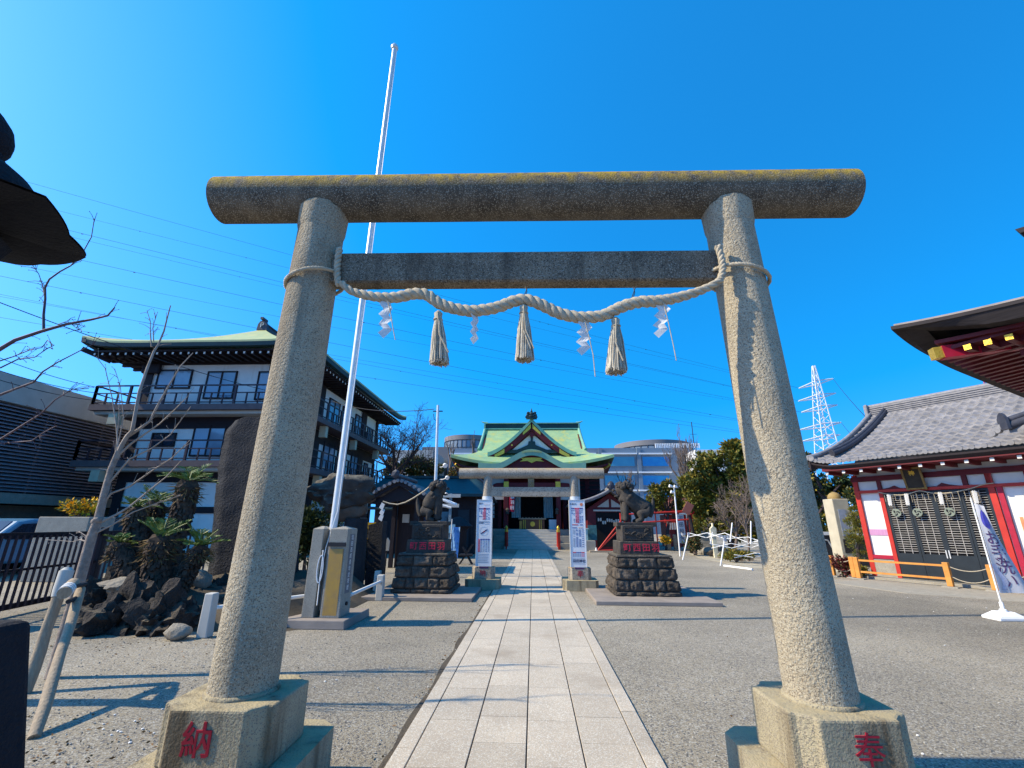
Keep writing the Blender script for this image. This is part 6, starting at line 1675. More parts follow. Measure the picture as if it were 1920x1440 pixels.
# ================================================================ ORANGE BARRIERS
def barrier_post(u, y, h=.62, lab=''):
    c = SO+Matrix.Rotation(SRZ,3,'Z')@V((u,y,0))
    t = thing('barrier_post', lab, 'barrier post', c, SRZ, 'orange posts before the store house')
    mb = MB(); mb.box(-.06,.06,-.06,.06,.04,h); mb.build('post', m_orange, t, bevel=.008)
    mb = MB(); mb.box(-.17,.17,-.13,.13,0,.04); mb.build('foot', m_concrete, t, bevel=.01)
    return c+V((0,0,h))
RZm = Matrix.Rotation(SRZ,3,'Z')
bp = []
for u,y,lab in ((-.75,-.55,'leftmost orange post, standing by the red bush'),(-.12,-.62,'orange post left of the store house doors, rear one of the close pair'),(.04,-.70,'orange post carrying the left end of the two wooden rails'),
                (2.15,-.75,'orange post carrying the right end of the two wooden rails'),(2.98,-.72,'orange post right of the rails, partly behind the white banner'),(3.75,-.70,'orange post at the right edge behind the white banner')):
    bp.append((u,y)); barrier_post(u,y,.62,lab)
t = thing('barrier_rails', 'pair of orange wooden rails between two posts before the store house doors', 'barrier', SO, SRZ)
for z in (.54,.22):
    mb = MB(); mb.beam((.04,-.70,z),(2.15,-.75,z),.045,.05); mb.build('rail', m_orange, t)
def swag(a, b, z, dip, lab):
    p, q = V((a[0],a[1],z)), V((b[0],b[1],z))
    mb = MB(); mb.tube([RZm@(p.lerp(q,k/10)+V((0,0,-dip*4*(k/10)*(1-k/10))))+SO for k in range(11)], .013, 6)
    tag(mb.build('barrier_rope', m_rope, smooth=60), lab, 'rope', 'slack ropes between the orange posts')
swag(bp[0],bp[1],.55,.10,'slack rope from the leftmost orange post, upper of two'); swag(bp[0],bp[1],.30,.12,'slack rope from the leftmost orange post, lower of two')
swag(bp[3],bp[4],.55,.12,'slack rope right of the wooden rails, upper of two'); swag(bp[3],bp[4],.32,.16,'slack rope right of the wooden rails, lower of two')
swag(bp[4],bp[5],.5,.14,'slack rope behind the white banner')
# ================================================================ WHITE BANNER FLAG
fb = G(1886,1162)
t = thing('banner_flag', 'white purple lettered banner flag on a pole in a white base before the store house', 'banner flag', fb)
mb = MB()
mb.frustum((fb.x-.24,fb.x+.24,fb.y-.17,fb.y+.17),(fb.x-.24,fb.x+.24,fb.y-.17,fb.y+.17),0,.05)
mb.frustum((fb.x-.23,fb.x+.23,fb.y-.16,fb.y+.16),(fb.x-.11,fb.x+.11,fb.y-.09,fb.y+.09),.0501,.13)
mb.build('water_base', m_white, t, bevel=.012)
mb = MB(); mb.lathe([(.055,.13),(.05,.16),(.03,.17),(.028,.27),(.02,.28)], (fb.x,fb.y,0), 12); mb.build('socket', m_white, t, smooth=50)
mb = MB(); mb.tube([(fb.x,fb.y,.25),(fb.x,fb.y,2.02)], .013, 8); mb.build('pole', m_whitepipe, t)
ax = P(1835,1010,fb.y)
def cloth(u, v):    # u across, v from bottom 0 to top 1
    z = .42+1.50*v
    w = .46*(1-.80*v**1.1)
    fold = .05*sin(u*5.5+v*4)*(.4+.6*(1-v))
    return V((fb.x+.015+w*u+.02*sin(v*6)*u, fb.y-.02+fold*u-.25*v*u*.3, z-.10*u*(1-v)*0-.05*u*v))
mb = MB(); mb.grid(cloth, 16, 40, (0,.004,0)); cl = mb.build('cloth', M('flag_cloth',(.66,.68,.74),(.60,.62,.70),sc=2,rough=.8,sss=.2), t, smooth=60, recalc=False)
def warp_at(cu, cv, size):
    return lambda p: cloth(min(1,max(0,cu+p.x/.46/(1-.80*cv**1.1)*.8)), cv+p.y/1.5)+V((0,-.008,0))
m_fl = M('flag_letters',(.10,.05,.16),var=.1)
for ch, cv, sz in (('お',.60,.26),('手',.44,.27),('洗',.28,.28),('い',.125,.27)):
    text('letter', ch, sz, (0,0,0), FACE, m_fl, cl, ext=0, bold=.001, warp=warp_at(.47,cv,sz))
mb = MB(); dp = [cloth(.5+.35*r*cos(a)*(1 if True else 0), .80+.085*r*sin(a)+(.05*r*max(0,sin(a))))+V((0,-.009,0)) for r in (1,) for a in [2*pi*k/20 for k in range(20)]]
mb.add(dp, [tuple(range(20))]); mb.build('drop_mark', M('flag_blue',(.10,.10,.55)), cl)
mb = MB(); mb.grid(lambda u,v: cloth(.08+.22*u+.12*sin(v*5), .03+.28*v)+V((0,-.0085,0)), 6, 8); mb.build('wave_mark', M('flag_lilac',(.52,.55,.72)), cl)

# ================================================================ PAVILION ROOF CORNER AT THE RIGHT EDGE
pv = thing('pavilion_roof', 'corner of a shingled pavilion roof with red rafters and gold fittings at the right edge', 'pavilion', (5.02,6.02,0), SRZ)
TZ = 3.96
def pe(u, v):    # front slope in local frame: x along eave, y into the building
    x = 4.8*u*1.0 + .0; x0 = 2.4*v; xx = x0+(4.8-x0)*u
    return (xx, 2.4*v, TZ+ .02+ 1.30*v**1.9 + .20*(1-u)**4*(1-v)**2)
mb = MB(); mb.grid(pe, 30, 12, (0,0,-.05)); rf = mb.build('roof', m_shingle, pv, smooth=40)
def ps(u, v):    # left slope
    y0 = 2.4*v; y = y0+(4.8-2*y0)*u
    return (2.4*v, y, TZ+.02+1.30*v**1.9+.20*(1-min(1,u*2.0))**4*(1-v)**2)
mb = MB(); mb.grid(ps, 30, 12, (0,0,-.05)); mb.build('side_slope', m_shingle, rf, smooth=40)
mb = MB()
for fn, th in ((lambda u,v: (pe(u,0)[0]+.10*v*(1-u), .0+.10*v, pe(u,0)[2]-.03-.17*v*min(1,.12+u*5)), (0,.2,0)), (lambda u,v: (.10*v, ps(u,0)[1]+.10*v*(1-2*u), ps(u,0)[2]-.03-.17*v*min(1,.12+u*5)), (.2,0,0))):
    mb.grid(fn, 24, 3, th)
mb.build('shingle_edge', m_shingle, rf)
mb = MB(); mb.grid(lambda u,v: (pe(u,0)[0]*.98+.04, -.006+.01*v, pe(u,0)[2]+.015-.035*v), 24, 1, (0,.05,0)); mb.build('roof_lip', M('pale_lip',(.42,.36,.32),(.3,.26,.24)), rf)
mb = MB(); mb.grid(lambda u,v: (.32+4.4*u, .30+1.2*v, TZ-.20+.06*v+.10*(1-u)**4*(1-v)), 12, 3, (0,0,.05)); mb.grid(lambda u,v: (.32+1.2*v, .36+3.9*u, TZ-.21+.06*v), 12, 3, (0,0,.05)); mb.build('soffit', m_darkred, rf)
for i in range(22):
    x = .62+.19*i
    mb = MB(); mb.beam((x,.30,TZ-.25),(x,1.5,TZ-.17),.07,.08); r_ = mb.build('rafter', m_darkred, rf)
    mb = MB(); mb.box(x-.036,x+.036,.285,.299,TZ-.285,TZ-.215); mb.build('gold_rafter_cap', m_gold, r_)
    if i > 1:
        mb = MB(); mb.beam((x,.72,TZ-.36),(x,1.9,TZ-.25),.07,.08); mb.build('rafter', m_darkred, rf)
for i in range(16):
    y = .62+.22*i
    mb = MB(); mb.beam((.32,y,TZ-.27),(1.5,y,TZ-.18),.08,.085); mb.build('rafter', m_darkred, rf)
mb = MB(); mb.beam((1.3,1.3,TZ-.14),(.34,.34,TZ-.23),.13,.17); hb = mb.build('corner_rafter', m_crimson, rf)
mb = MB(); mb.beam((.44,.44,TZ-.22),(.27,.27,TZ-.235),.12,.15); mb.build('gold_corner_cap', m_gold, hb)
mb = MB(); mb.tube([(0.05+2.4*k/8,.05+2.4*k/8,pe(0,k/8)[2]+.03) for k in range(1,9)], [.02,.05,.08,.08,.08,.08,.08,.08], 8); mb.build('hip', m_shingle, rf, smooth=60)
mb = MB(); mb.box(1.25,4.6,2.25,2.55,5.62,5.80); mb.prism([(1.12,5.801),(4.6,5.801),(4.6,5.86),(1.4,5.86),(1.08,5.89)], (0,2.2,0),(1,0,0),(0,0,1),(0,.4,0)); mb.build('ridge', m_shingle, rf)
mb = MB(); mb.prism([(1.0,4.5),(3.8,4.5),(2.4,5.8)], (1.75,0,0),(0,1,0),(0,0,1),(2.85,0,0)); mb.build('upper_gable', m_shingle, rf)
for x,y in ((1.1,1.1),(1.1,3.7),(4.4,1.1),(4.4,3.7)):
    mb = MB(); mb.box(x-.11,x+.11,y-.11,y+.11,0,TZ-.33); mb.build('post', m_darkred, pv)

# ================================================================ RIGHT BACKGROUND: TREES, RED SHRINE, TENT FRAME
def tree(name, label, y, blobs, n, mat, seed, ls, trunk, mats2=None, ls2=.3, bark=m_barkdark, group='evergreen trees right of the path'):
    """blobs: (px, py, rpx) crown clumps seen in the photo, set at depth y with their own spread in depth"""
    base = P(*trunk[0], y); base.z = 0
    t = thing(name, label, 'tree', base, group=group)
    g_ = random.Random(seed); mb = MB(); cs = []
    for bx,by,br in blobs:
        dy = g_.uniform(-.5,.5)
        c = P(bx,by,y+dy); r = abs(P(bx+br,by,y).x-P(bx,by,y).x); c.y += g_.uniform(-.6,.6)*r
        cs.append((c,r))
    tot = sum(r*r for c,r in cs)
    for c, r in cs:
        k = int(n*r*r/tot)
        # each clump is several sub-clumps so that gaps stay between them
        subs = []
        for j in range(9):
            d = V((g_.gauss(0,1),g_.gauss(0,1),g_.gauss(0,1))).normalized()*r*g_.uniform(.35,.85)
            subs.append((c+d, r*g_.uniform(.26,.46)))
        for i in range(k):
            sc_, sr = subs[g_.randrange(9)]
            d = V((g_.gauss(0,1),g_.gauss(0,1),g_.gauss(0,1))).normalized()*(g_.random()**.35)*sr
            p = sc_+V((d.x,d.y,d.z*.8))
            mb.m = 1 if (mats2 and g_.random() < ls2*(1.6 if d.z > 0 else .4)) else 0  # second leaf colour gathers on clump tops; gold there paints in sunlight
            mb.leaf(p, ls*g_.uniform(.6,1.5), ls*.5, g_, d.normalized()+V((g_.gauss(0,.5),g_.gauss(0,.5),g_.gauss(0,.5))))
    mb.build('crown', [mat]+([mats2] if mats2 else []), t, recalc=False)
    mb = MB()
    tp = P(*trunk[1], y); r0 = trunk[2]
    mid = base.lerp(tp,.5)+V((.1,.05,0))
    mb.tube([base+V((0,0,-.05)), base.lerp(tp,.25), mid, tp], [r0,r0*.85,r0*.7,r0*.5], 9)
    for c, r in cs:
        mb.tube([mid.lerp(tp,g_.random()), (tp+c)/2+V((0,0,-.1*r)), c], [r0*.4,r0*.25,r0*.08], 6)
    mb.build('trunk', bark, t, smooth=60)
    return t
tree('evergreen_tree','big dark evergreen with painted sunlit golden leaves rising left of the right gate pillar',27,
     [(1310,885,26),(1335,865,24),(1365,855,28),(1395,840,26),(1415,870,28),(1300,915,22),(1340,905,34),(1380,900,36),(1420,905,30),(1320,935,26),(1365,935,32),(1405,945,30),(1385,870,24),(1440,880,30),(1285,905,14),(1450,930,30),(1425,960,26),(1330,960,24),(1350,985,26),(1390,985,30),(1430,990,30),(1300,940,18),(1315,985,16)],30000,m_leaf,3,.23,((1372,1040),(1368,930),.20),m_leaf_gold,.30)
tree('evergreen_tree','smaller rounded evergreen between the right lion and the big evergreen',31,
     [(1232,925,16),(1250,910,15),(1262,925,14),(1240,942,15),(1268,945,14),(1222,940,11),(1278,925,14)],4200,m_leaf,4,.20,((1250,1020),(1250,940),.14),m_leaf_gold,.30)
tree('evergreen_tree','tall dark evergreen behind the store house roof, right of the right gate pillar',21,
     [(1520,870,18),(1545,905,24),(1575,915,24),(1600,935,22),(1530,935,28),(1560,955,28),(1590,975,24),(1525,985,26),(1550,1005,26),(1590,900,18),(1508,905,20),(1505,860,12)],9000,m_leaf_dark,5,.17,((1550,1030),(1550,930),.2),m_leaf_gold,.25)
tree('evergreen_tree','dark bushy evergreen behind the dark hall, left of the lamp pole',46,
     [(735,872,16),(758,868,16),(780,866,16),(800,870,16),(745,888,14),(775,886,15),(805,888,14),(822,880,12),(725,885,10)],5200,m_leaf_dark,6,.30,((770,960),(770,885),.25),m_leaf_brown,.25,group='trees behind the dark hall')
tree('brown_tree','rusty brown leafed tree squeezed between the lamp pole and the main shrine roof',50,
     [(852,885,11),(862,893,12),(872,885,10),(845,898,10),(868,905,12)],1500,m_leaf_brown,7,.26,((858,960),(858,900),.18),m_leaf_gold,.2,group='trees behind the dark hall')
def bare_tree(label, y, base, top, r, seed, n=4, depth=3, spread=.5, L=None, bark=m_barkdark, name='bare_tree', up=.25, minr=.012):
    b, tp = P(*base,y), P(*top,y); b.z = min(b.z, .0) if b.z < 3 else b.z
    b.z = 0
    t = thing(name, label, 'tree', b, group='leafless trees in the background')
    g_ = random.Random(seed); mb = MB()
    mb.tube([b, b.lerp(tp,.5)+V((.08,0,0)), tp], [r,r*.8,r*.6], 8)
    mb.build('trunk', bark, t, smooth=60)
    mb = MB(); L = L or (tp-b).length*.7
    for i in range(n+2):
        a = 2*pi*i/(n+2)+g_.uniform(-.4,.4)
        branch(mb, b.lerp(tp, g_.uniform(.72,1)), V((cos(a)*spread,sin(a)*spread*.6,1)), L*g_.uniform(.7,1.1), r*.5, g_, depth, spread, up, n, minr, .14)
    mb.build('branches', bark, t, smooth=60)
bare_tree('wide leafless tree with fine twigs behind the right end of the residence',40,(733,960),(737,880),.26,12,4,4,.75,4.4,up=.22,minr=.010)
bare_tree('pruned leafless tree in front of the round rooftop drum, right of two',55,(885,940),(886,850),.22,3,3,1,.4,2.0,m_bark,up=.7,minr=.03)
bare_tree('pruned leafless tree between the lamp pole and the right pruned tree',54,(843,940),(844,862),.24,5,3,1,.35,2.0,m_bark,up=.7,minr=.03)
bare_tree('leafless tree with pale upswept twigs rising beside the white block',32,(1290,1000),(1283,905),.12,8,4,3,.4,2.6,m_bark,up=.5,minr=.010)
bare_tree('leafless pale twiggy tree right behind the right lion statue',36,(1178,1010),(1180,925),.14,9,4,2,.35,1.5,m_bark,up=.6,minr=.012)
bare_tree('low leafless tree with spreading grey twigs behind the white tent frame',24,(1375,1040),(1380,985),.09,10,4,3,1.0,1.9,m_bark,up=.15,minr=.007)
bare_tree('thin leafless sapling left of the right gate pillar in front of the evergreen',22,(1402,1040),(1398,980),.06,13,3,3,.6,1.5,m_bark,up=.3,minr=.006)
# red pipe frame beside the small hall
FYr = 28.0
t = thing('red_pipe_frame', 'bright red pipe frame with slanting braces left of the right lion pedestal', 'frame', (5.5,FYr,0))
def rp2(a, b, r=.045, y=FYr, nm='pipe'):
    mb = MB(); p, q = P(*a,y), P(*b,y); mb.tube([p,q], r, 8); mb.build(nm, m_red, t, smooth=60)
pz = P(1165,1028,FYr)
for px_ in (1163,1170): 
    mb = MB(); a = P(px_,962,FYr); mb.tube([(a.x,FYr,0.02),a], .05, 8); mb.build('upright', m_red, t, smooth=60)
for px_ in (1228,1290):
    mb = MB(); a = P(px_,958,FYr); mb.tube([(a.x,FYr,0.02),a], .04, 8); mb.build('upright', m_darkred, t, smooth=60)
rp2((1163,965),(1292,958)); rp2((1163,982),(1292,974)); rp2((1163,965),(1171,965)); 
a = P(1121,1022,FYr); a.z = .12
for px_,py_ in ((1163,978),(1168,986)):
    mb = MB(); mb.tube([a, P(px_,py_,FYr)], .045, 8); mb.build('brace', m_red, t, smooth=60)
mb = MB(); b = P(1166,1024,FYr); b.z = .12; mb.tube([a,b], .04, 8); mb.build('ground_bar', m_red, t, smooth=60)
mb = MB(); mb.box(a.x-.5,a.x+.7,FYr-.25,FYr+.25,0,.09); mb.build('base_board', m_wood, t)
c_ = G(1118,1034); mb = MB(); mb.lathe([(.13,0),(.12,.05),(.05,.09),(.035,.2),(.02,.22)], (c_.x,c_.y,0), 12); tag(mb.build('flag_base', m_white, smooth=50), 'small white flag base standing on the gravel before the red pipe frame', 'flag base')
# small red torii and red shrine
RY = 33.0
t = thing('red_torii', 'small vermilion gate hung with white paper right of the right lion', 'shrine gate', P(1262,1024,RY)*1.0)
for px0, px1 in ((1250,1256),(1276,1274)):
    mb = MB(); b = P(px1,1024,RY); b.z=0; a = P(px0 if px0<1260 else 1276,966,RY); mb.tube([b,a], .10, 12); mb.build('pillar', m_red, t, smooth=60)
a, b = P(1240,962,RY), P(1290,960,RY)
mb = MB(); mb.grid(lambda u,v: (a.x+(b.x-a.x)*u, RY-.12, a.z+.14*abs(2*u-1)**3+.26*v), 12, 1, (0,.24,0)); mb.build('lintel', m_red, t)
mb = MB(); mb.grid(lambda u,v: (a.x-.08+(b.x-a.x+.16)*u, RY-.15, a.z+.261+.14*abs(2*u-1)**3+.09*v), 12, 1, (0,.3,0)); mb.build('lintel_cap', m_darkred, t)
a, b = P(1246,977,RY), P(1282,976,RY); mb = MB(); mb.box(a.x,b.x,RY-.06,RY+.06,a.z-.1,a.z+.12); mb.build('tie_beam', m_red, t)
c_ = P(1263,970,RY); mb = MB(); mb.box(c_.x-.13,c_.x+.13,RY-.12,RY-.061,a.z+.125,a.z+.5); mb.build('plaque', m_darkwood, t)
mb = MB()
for k in range(5):
    p = P(1256+4.5*k,980,RY-.12)
    mb.box(p.x-.06,p.x+.05,RY-.13,RY-.12,p.z-.45,p.z)
mb.build('white_papers', m_paper, t)
t = thing('red_shrine', 'small shrine with reddish brown roof behind the vermilion gate', 'shrine', P(1265,1020,36)*1.0)
a, b = P(1246,975,36), P(1292,975,36)
mb = MB(); mb.box(a.x+.2,b.x-.2,36,38,0,a.z+.4); mb.build('wall', m_red, t)
mb = MB(); mb.box(a.x+.7,b.x-.7,35.95,35.999,.3,a.z-.1); mb.build('doorway', m_darkred, t)
zz = P(1265,950,36).z
mb = MB(); mb.grid(lambda u,v: (a.x-.3+(b.x-a.x+.6)*u, 35.3+2.0*v, zz-.35+.95*v**.8+.15*abs(2*u-1)**3), 14, 6, (0,0,-.12)); rf = mb.build('roof', m_wood_red, t, smooth=50)
mb = MB(); mb.grid(lambda u,v: (a.x-.3+(b.x-a.x+.6)*u, 39.3-2.0*v, zz-.35+.95*v**.8), 10, 4, (0,0,-.12)); mb.build('rear_roof', m_wood_red, rf)
mb = MB(); mb.box(a.x-.1,b.x+.1,37.15,37.45,zz+.55,zz+.8); mb.build('ridge', m_wood_red, rf)
for x_ in (a.x-.1, b.x+.1):
    mb = MB(); mb.box(x_-.10,x_+.10,36.9,37.7,zz+.45,zz+1.05); mb.build('ridge_end', m_wood_red, rf, bevel=.04)
c_ = P(1251,953,35.2); mb = MB(); mb.rock(c_, .14,.12,.14, 1,.02,2); mb.build('white_lamp', m_white, t, smooth=80)
# white vertical banner
a = P(1276,980,31); 
t = thing('banner_flag', 'white vertical banner with dark writing right of the vermilion gate', 'banner', (a.x,31,0))
mb = MB(); mb.grid(lambda u,v: (a.x-.22+.46*u+.03*v*0, 31+.03*sin(5*u+3*v), .42+1.75*v), 8, 10, (0,.006,0)); cl = mb.build('cloth', m_banner, t, recalc=False)
for i, ch in enumerate('羽田稲荷'): text('letter', ch, .30, (a.x+.02,30.955,1.95-.40*i), FACE, m_ink, cl, ext=.002)
mb = MB(); mb.tube([(a.x-.24,31,0),(a.x-.24,31,2.35)], .025, 8); mb.build('pole', m_whitepipe, t)
for i,(x_,lab) in enumerate(((a.x-.55,'short cut timber post left of the white vertical banner'),(a.x+.15,'pale timber block below the white vertical banner'),(a.x-.95,'short timber post at the foot of the vermilion gate, leftmost of three'))):
    mb = MB(); mb.box(x_-.10,x_+.10,30.6,30.8,0,.95 if i!=1 else .42); tag(mb.build('timber_post', m_wood, bevel=.02), lab, 'post', 'timber posts by the vermilion gate')
shrub('flower_shrub','small yellow flowering shrub behind the right lion pedestal','shrub',(P(1246,1010,30).x,30,.35),(.4,.35,.3),420,m_leaf,9,.13,6,mats2=m_yellow,ls2=.45)
# wooden notice with slanted roof board
sy = 26.0
t = thing('wooden_sign', 'wooden post sign with slanting reddish head board beside the red panelled shrine', 'sign', P(1295,1020,sy)*1.0)
mb = MB(); q = PP([(1291,962),(1297,985),(1302,1020)], sy); q[-1].z = 0; mb.tube(q, [.09,.085,.10], 8); mb.build('post', m_darkwood, t)
mb = MB(); a = P(1290,953,sy-.1); mb.obox(a, .42,.06,.62, Euler((0,.55,0)).to_matrix()); mb.build('head_board', m_wood_red, t)
# red panelled small shrine
ry = 32
t = thing('red_panel_shrine', 'small bright red shrine front with rounded gable above stone steps', 'shrine', P(1310,1000,ry)*1.0)
q = PP([(1296,990),(1295,966),(1300,958),(1309,956),(1318,961),(1324,971),(1324,986)], ry)
mb = MB(); mb.prism([(p.x,p.z) for p in q], (0,ry,0),(1,0,0),(0,0,1),(0,.5,0)); w = mb.build('front_panel', M('bright_red',(.68,.02,.012),(.55,.015,.01),sc=3), t)
c_ = P(1305,969,ry-.05); mb = MB(); mb.rock(c_, .12,.04,.12, 3,.2,1); mb.build('dark_crest', m_darkred, w)
for k in range(6):
    mb = MB(); a, b = P(1311,986+7.2*k,ry-.3-.35*k), P(1326,986+7.2*(k+1),ry-.3-.35*k); mb.box(a.x,b.x+.05*k,ry-.3-.35*k,ry+.3,0,a.z)
    if k == 0: acc = mb
    else: acc.add(mb.v, mb.f)
acc.build('stone_steps', m_concrete, t)
shrub('clipped_pine','clipped tiered dark shrub in front of the red panelled shrine','shrub',(P(1307,1000,28).x,28,.2),(.34,.34,.75),700,m_leaf_dark,12,.12,4)
# lamp pole right
ly = 25
t = thing('lamp_pole', 'white lamp pole with three spotlights standing before the vermilion gate', 'lamp pole', (P(1272,1000,ly).x,ly,0))
mb = MB(); a = P(1264,915,ly); b = V((P(1272,1010,ly).x,ly,0)); mb.tube([b,a], .037, 10); mb.build('pole', m_whitepipe, t, smooth=60)
for x_,y_ in ((1258,912),(1267,913),(1261,923)):
    a2 = P(x_,y_,ly-.1); mb = MB(); mb.tube([a2+V((-.09,-.02,.03)),a2+V((.07,0,-.01))], [.085,.05], 10); k_ = mb.build('spotlight', m_whitepipe, t, smooth=60)
    mb = MB(); mb.tube([a2, P(1264,y_+3,ly)], .02, 6); mb.build('lamp_arm', m_steel, k_)
# folded tent frame of white scissor bars
t = thing('tent_frame', 'half folded white scissor tent frame standing on the gravel left of the right gate pillar', 'tent frame', (6.9,21.5,0))
def bar(a, b, ya, yb, r=.016, nm='scissor_bar', mat=m_whitepipe):
    mb = MB(); p, q = P(*a,ya), P(*b,yb); mb.tube([p,q], r, 6); mb.build(nm, mat, t, smooth=60)
yA, yB, yC = 22.4, 19.7, 20.5
for a0,b0 in (((1291,1000),(1280,1050)),((1359,1010),(1351,1061))):
    g0 = G(*b0); p = P(*a0,g0.y); mb = MB(); mb.tube([g0,p], .030, 8); mb.build('leg', m_whitepipe, t, smooth=60)
    mb = MB(); mb.box(p.x-.05,p.x+.05,p.y-.05,p.y+.05,p.z-.10,p.z+.03); mb.build('joint', m_inkgrey, t)
for px_,p0,p1,yy in ((1408,977,1020,20.0),(1373,980,1016,20.6),(1336,998,1020,22)):
    mb = MB(); mb.tube([P(px_,p0,yy),P(px_-(4 if px_!=1408 else 0),p1,yy)], .028, 8); mb.build('leg', m_whitepipe, t, smooth=60)
row = [((1291,999),(1323,1008)),((1290,1007),(1326,999)),((1326,999),(1358,1010)),((1325,1008),(1360,999)),((1360,1000),(1402,1017)),((1361,1010),(1403,1007)),((1403,1007),(1428,1016)),((1405,1017),(1428,1014)),((1362,1001),(1380,1008))]
for i,(a,b) in enumerate(row):
    u = (a[0]-1291)/137; v_ = (b[0]-1291)/137; bar(a,b,yA+(yB-yA)*u,yA+(yB-yA)*v_)
row = [((1334,1020),(1370,1027)),((1334,1028),(1370,1019)),((1370,1019),(1408,1026)),((1371,1028),(1409,1018)),((1409,1018),(1430,1022)),((1409,1027),(1430,1020)),((1376,1040),(1412,1045)),((1377,1046),(1415,1037)),((1415,1037),(1432,1039)),((1416,1045),(1432,1040))]
for a,b in row: bar(a,b,20.6,20.4)
mb = MB()
for k in range(5):
    p = P(1349+5*k,1004,21.2); mb.prism([(-.06,0),(.05,.01),(.03,-.2),(-.02,-.16)], p,(1,0,0),(0,0,1),(0,.01,0))
mb.build('white_rags', m_paper, t)
a, b = G(1358,1063), G(1411,1070)
mb = MB(); mb.tube([a+V((0,0,.04)),b+V((0,0,.04))], .04, 10); tag(mb.build('loose_pipe', m_whitepipe, smooth=60), 'white pipe lying loose on the gravel before the tent frame', 'pipe')
for i,(px_,py_,lab) in enumerate(((1389,1050,'pale timber block under the lying scissor bars, left of two'),(1408,1049,'pale timber block under the lying scissor bars, right of two'))):
    c_ = G(px_,py_+2); mb = MB(); mb.box(c_.x-.1,c_.x+.1,c_.y-.08,c_.y+.08,0,.17); tag(mb.build('timber_block', m_wood, bevel=.01), lab, 'block', 'timber blocks by the tent frame')
c_ = P(1338,995,24); mb = MB(); mb.prism([(-.16,0),(.14,0),(.15,.42),(.03,.5),(.02,.66),(-.02,.66),(-.03,.5),(-.15,.40)], (c_.x,24,c_.z-.3),(1,0,0),(0,0,1),(0,.15,0)); mb.box(c_.x-.1,c_.x+.1,24.02,24.12,0,c_.z-.3)
tag(mb.build('white_marker', M('cream_board',(.72,.66,.48)), bevel=.01), 'cream white bottle shaped marker board behind the tent frame', 'marker')
# rock edging of the planted bed
bed = [(1306,1038),(1318,1040),(1329,1041),(1339,1044),(1349,1046),(1360,1048),(1371,1050),(1383,1045),(1312,1030),(1325,1031),(1343,1034),(1357,1037)]
for i,(px_,py_) in enumerate(bed):
    c_ = G(px_,py_); g_ = random.Random(i); r_ = g_.uniform(.20,.32)
    mb = MB(); mb.rock((c_.x,c_.y+.1,r_*.55), r_*1.1,r_*.8,r_*.8, i+2,.25,2)
    tag(mb.build('edging_stone', m_rockpale if i%3 else m_lava, smooth=50), 'rounded stone edging the planted bed behind the white tent frame', 'stone', 'edging stones of the planted bed')
shrub('low_shrub','low yellow green clipped shrub under the white scissor bars','shrub',(P(1395,1035,20.3).x,21.2,.08),(.75,.4,.24),1300,m_leaf,15,.10,10,mats2=m_leaf_gold,ls2=.45)
shrub('low_shrub','dark green and rusty shrub between the white banner and the tent frame leg','shrub',(P(1302,1020,25.5).x,25.5,.1),(.55,.4,.5),1300,m_leaf_dark,16,.11,9,mats2=m_leaf_brown,ls2=.35)
mb = MB(); pl = [G(1290,1037),G(1330,1042),G(1375,1050),G(1420,1058),G(1436,1066),G(1400,1064),G(1350,1054),G(1310,1046)]
mb.prism([(p.x,p.y) for p in pl],(0,0,0),(1,0,0),(0,1,0),(0,0,.01)); tag(mb.build('bed_margin', M('pale_grit',(.42,.38,.30),(.34,.29,.2),sc=3,rough=1,bump=.6,bsc=40)), kind='structure')
# pillar monument, cloud pine, red bush, handrail
my = 17.0
c_ = P(1578,1000,my); t = thing('pillar_monument', 'pale stone pillar with rounded cap and dark inscription panel left of the store house', 'monument', (c_.x,my,0))
a = P(1572,936,my); w_ = .27
mb = MB(); mb.box(c_.x-w_,c_.x+w_,my-w_,my+w_,0,a.z); mb.build('shaft', M('cream_stone',(.52,.47,.36),(.42,.38,.29),sc=3,bump=.2), t, bevel=.02)
mb = MB(); mb.lathe([(.20,0),(.22,.04),(.19,.14),(.12,.21),(.02,.25)], (c_.x,my,a.z), 16); mb.build('round_cap', M('mossy_cap',(.36,.24,.09),(.28,.20,.08)), t, smooth=60)
z0, z1 = P(1575,1005,my-.3).z, P(1575,955,my-.3).z
mb = MB(); mb.box(c_.x-.14,c_.x+.12,my-w_-.012,my-w_-.001,z0,z1); mb.build('inscription_panel', m_inkgrey, t)
mb = MB(); mb.box(c_.x-.17,c_.x+.17,my-w_-.012,my-w_-.001,z0-.55,z0-.1); mb.build('lower_panel', m_stele, t)
cp = thing('cloud_pine', 'clipped pine with cloud like tiers of foliage against the store house corner', 'pine tree', (P(1605,1050,15.8).x,15.8,0))
g_ = random.Random(3)
for px_,py_,rx_ in ((1608,968,17),(1597,978,13),(1606,1000,20),(1616,985,13),(1612,1022,22),(1600,1010,12),(1620,1040,18),(1604,955,10)):
    c_ = P(px_,py_,15.8+g_.uniform(-.2,.2)); r_ = abs(P(px_+rx_,py_,15.8).x-P(px_,py_,15.8).x)
    mb = MB()
    for i in range(520):
        d = V((g_.gauss(0,1),g_.gauss(0,1),g_.gauss(0,1))).normalized()*g_.random()**.35
        mb.m = 1 if (d.z>0 and g_.random()<.4) else 0
        mb.leaf(c_+V((d.x*r_,d.y*r_,d.z*r_*.5)), .075*g_.uniform(.6,1.3), .02, g_, d+V((0,0,.5)))
    mb.build('foliage_tier', [m_leaf,m_leaf_gold], cp, recalc=False)
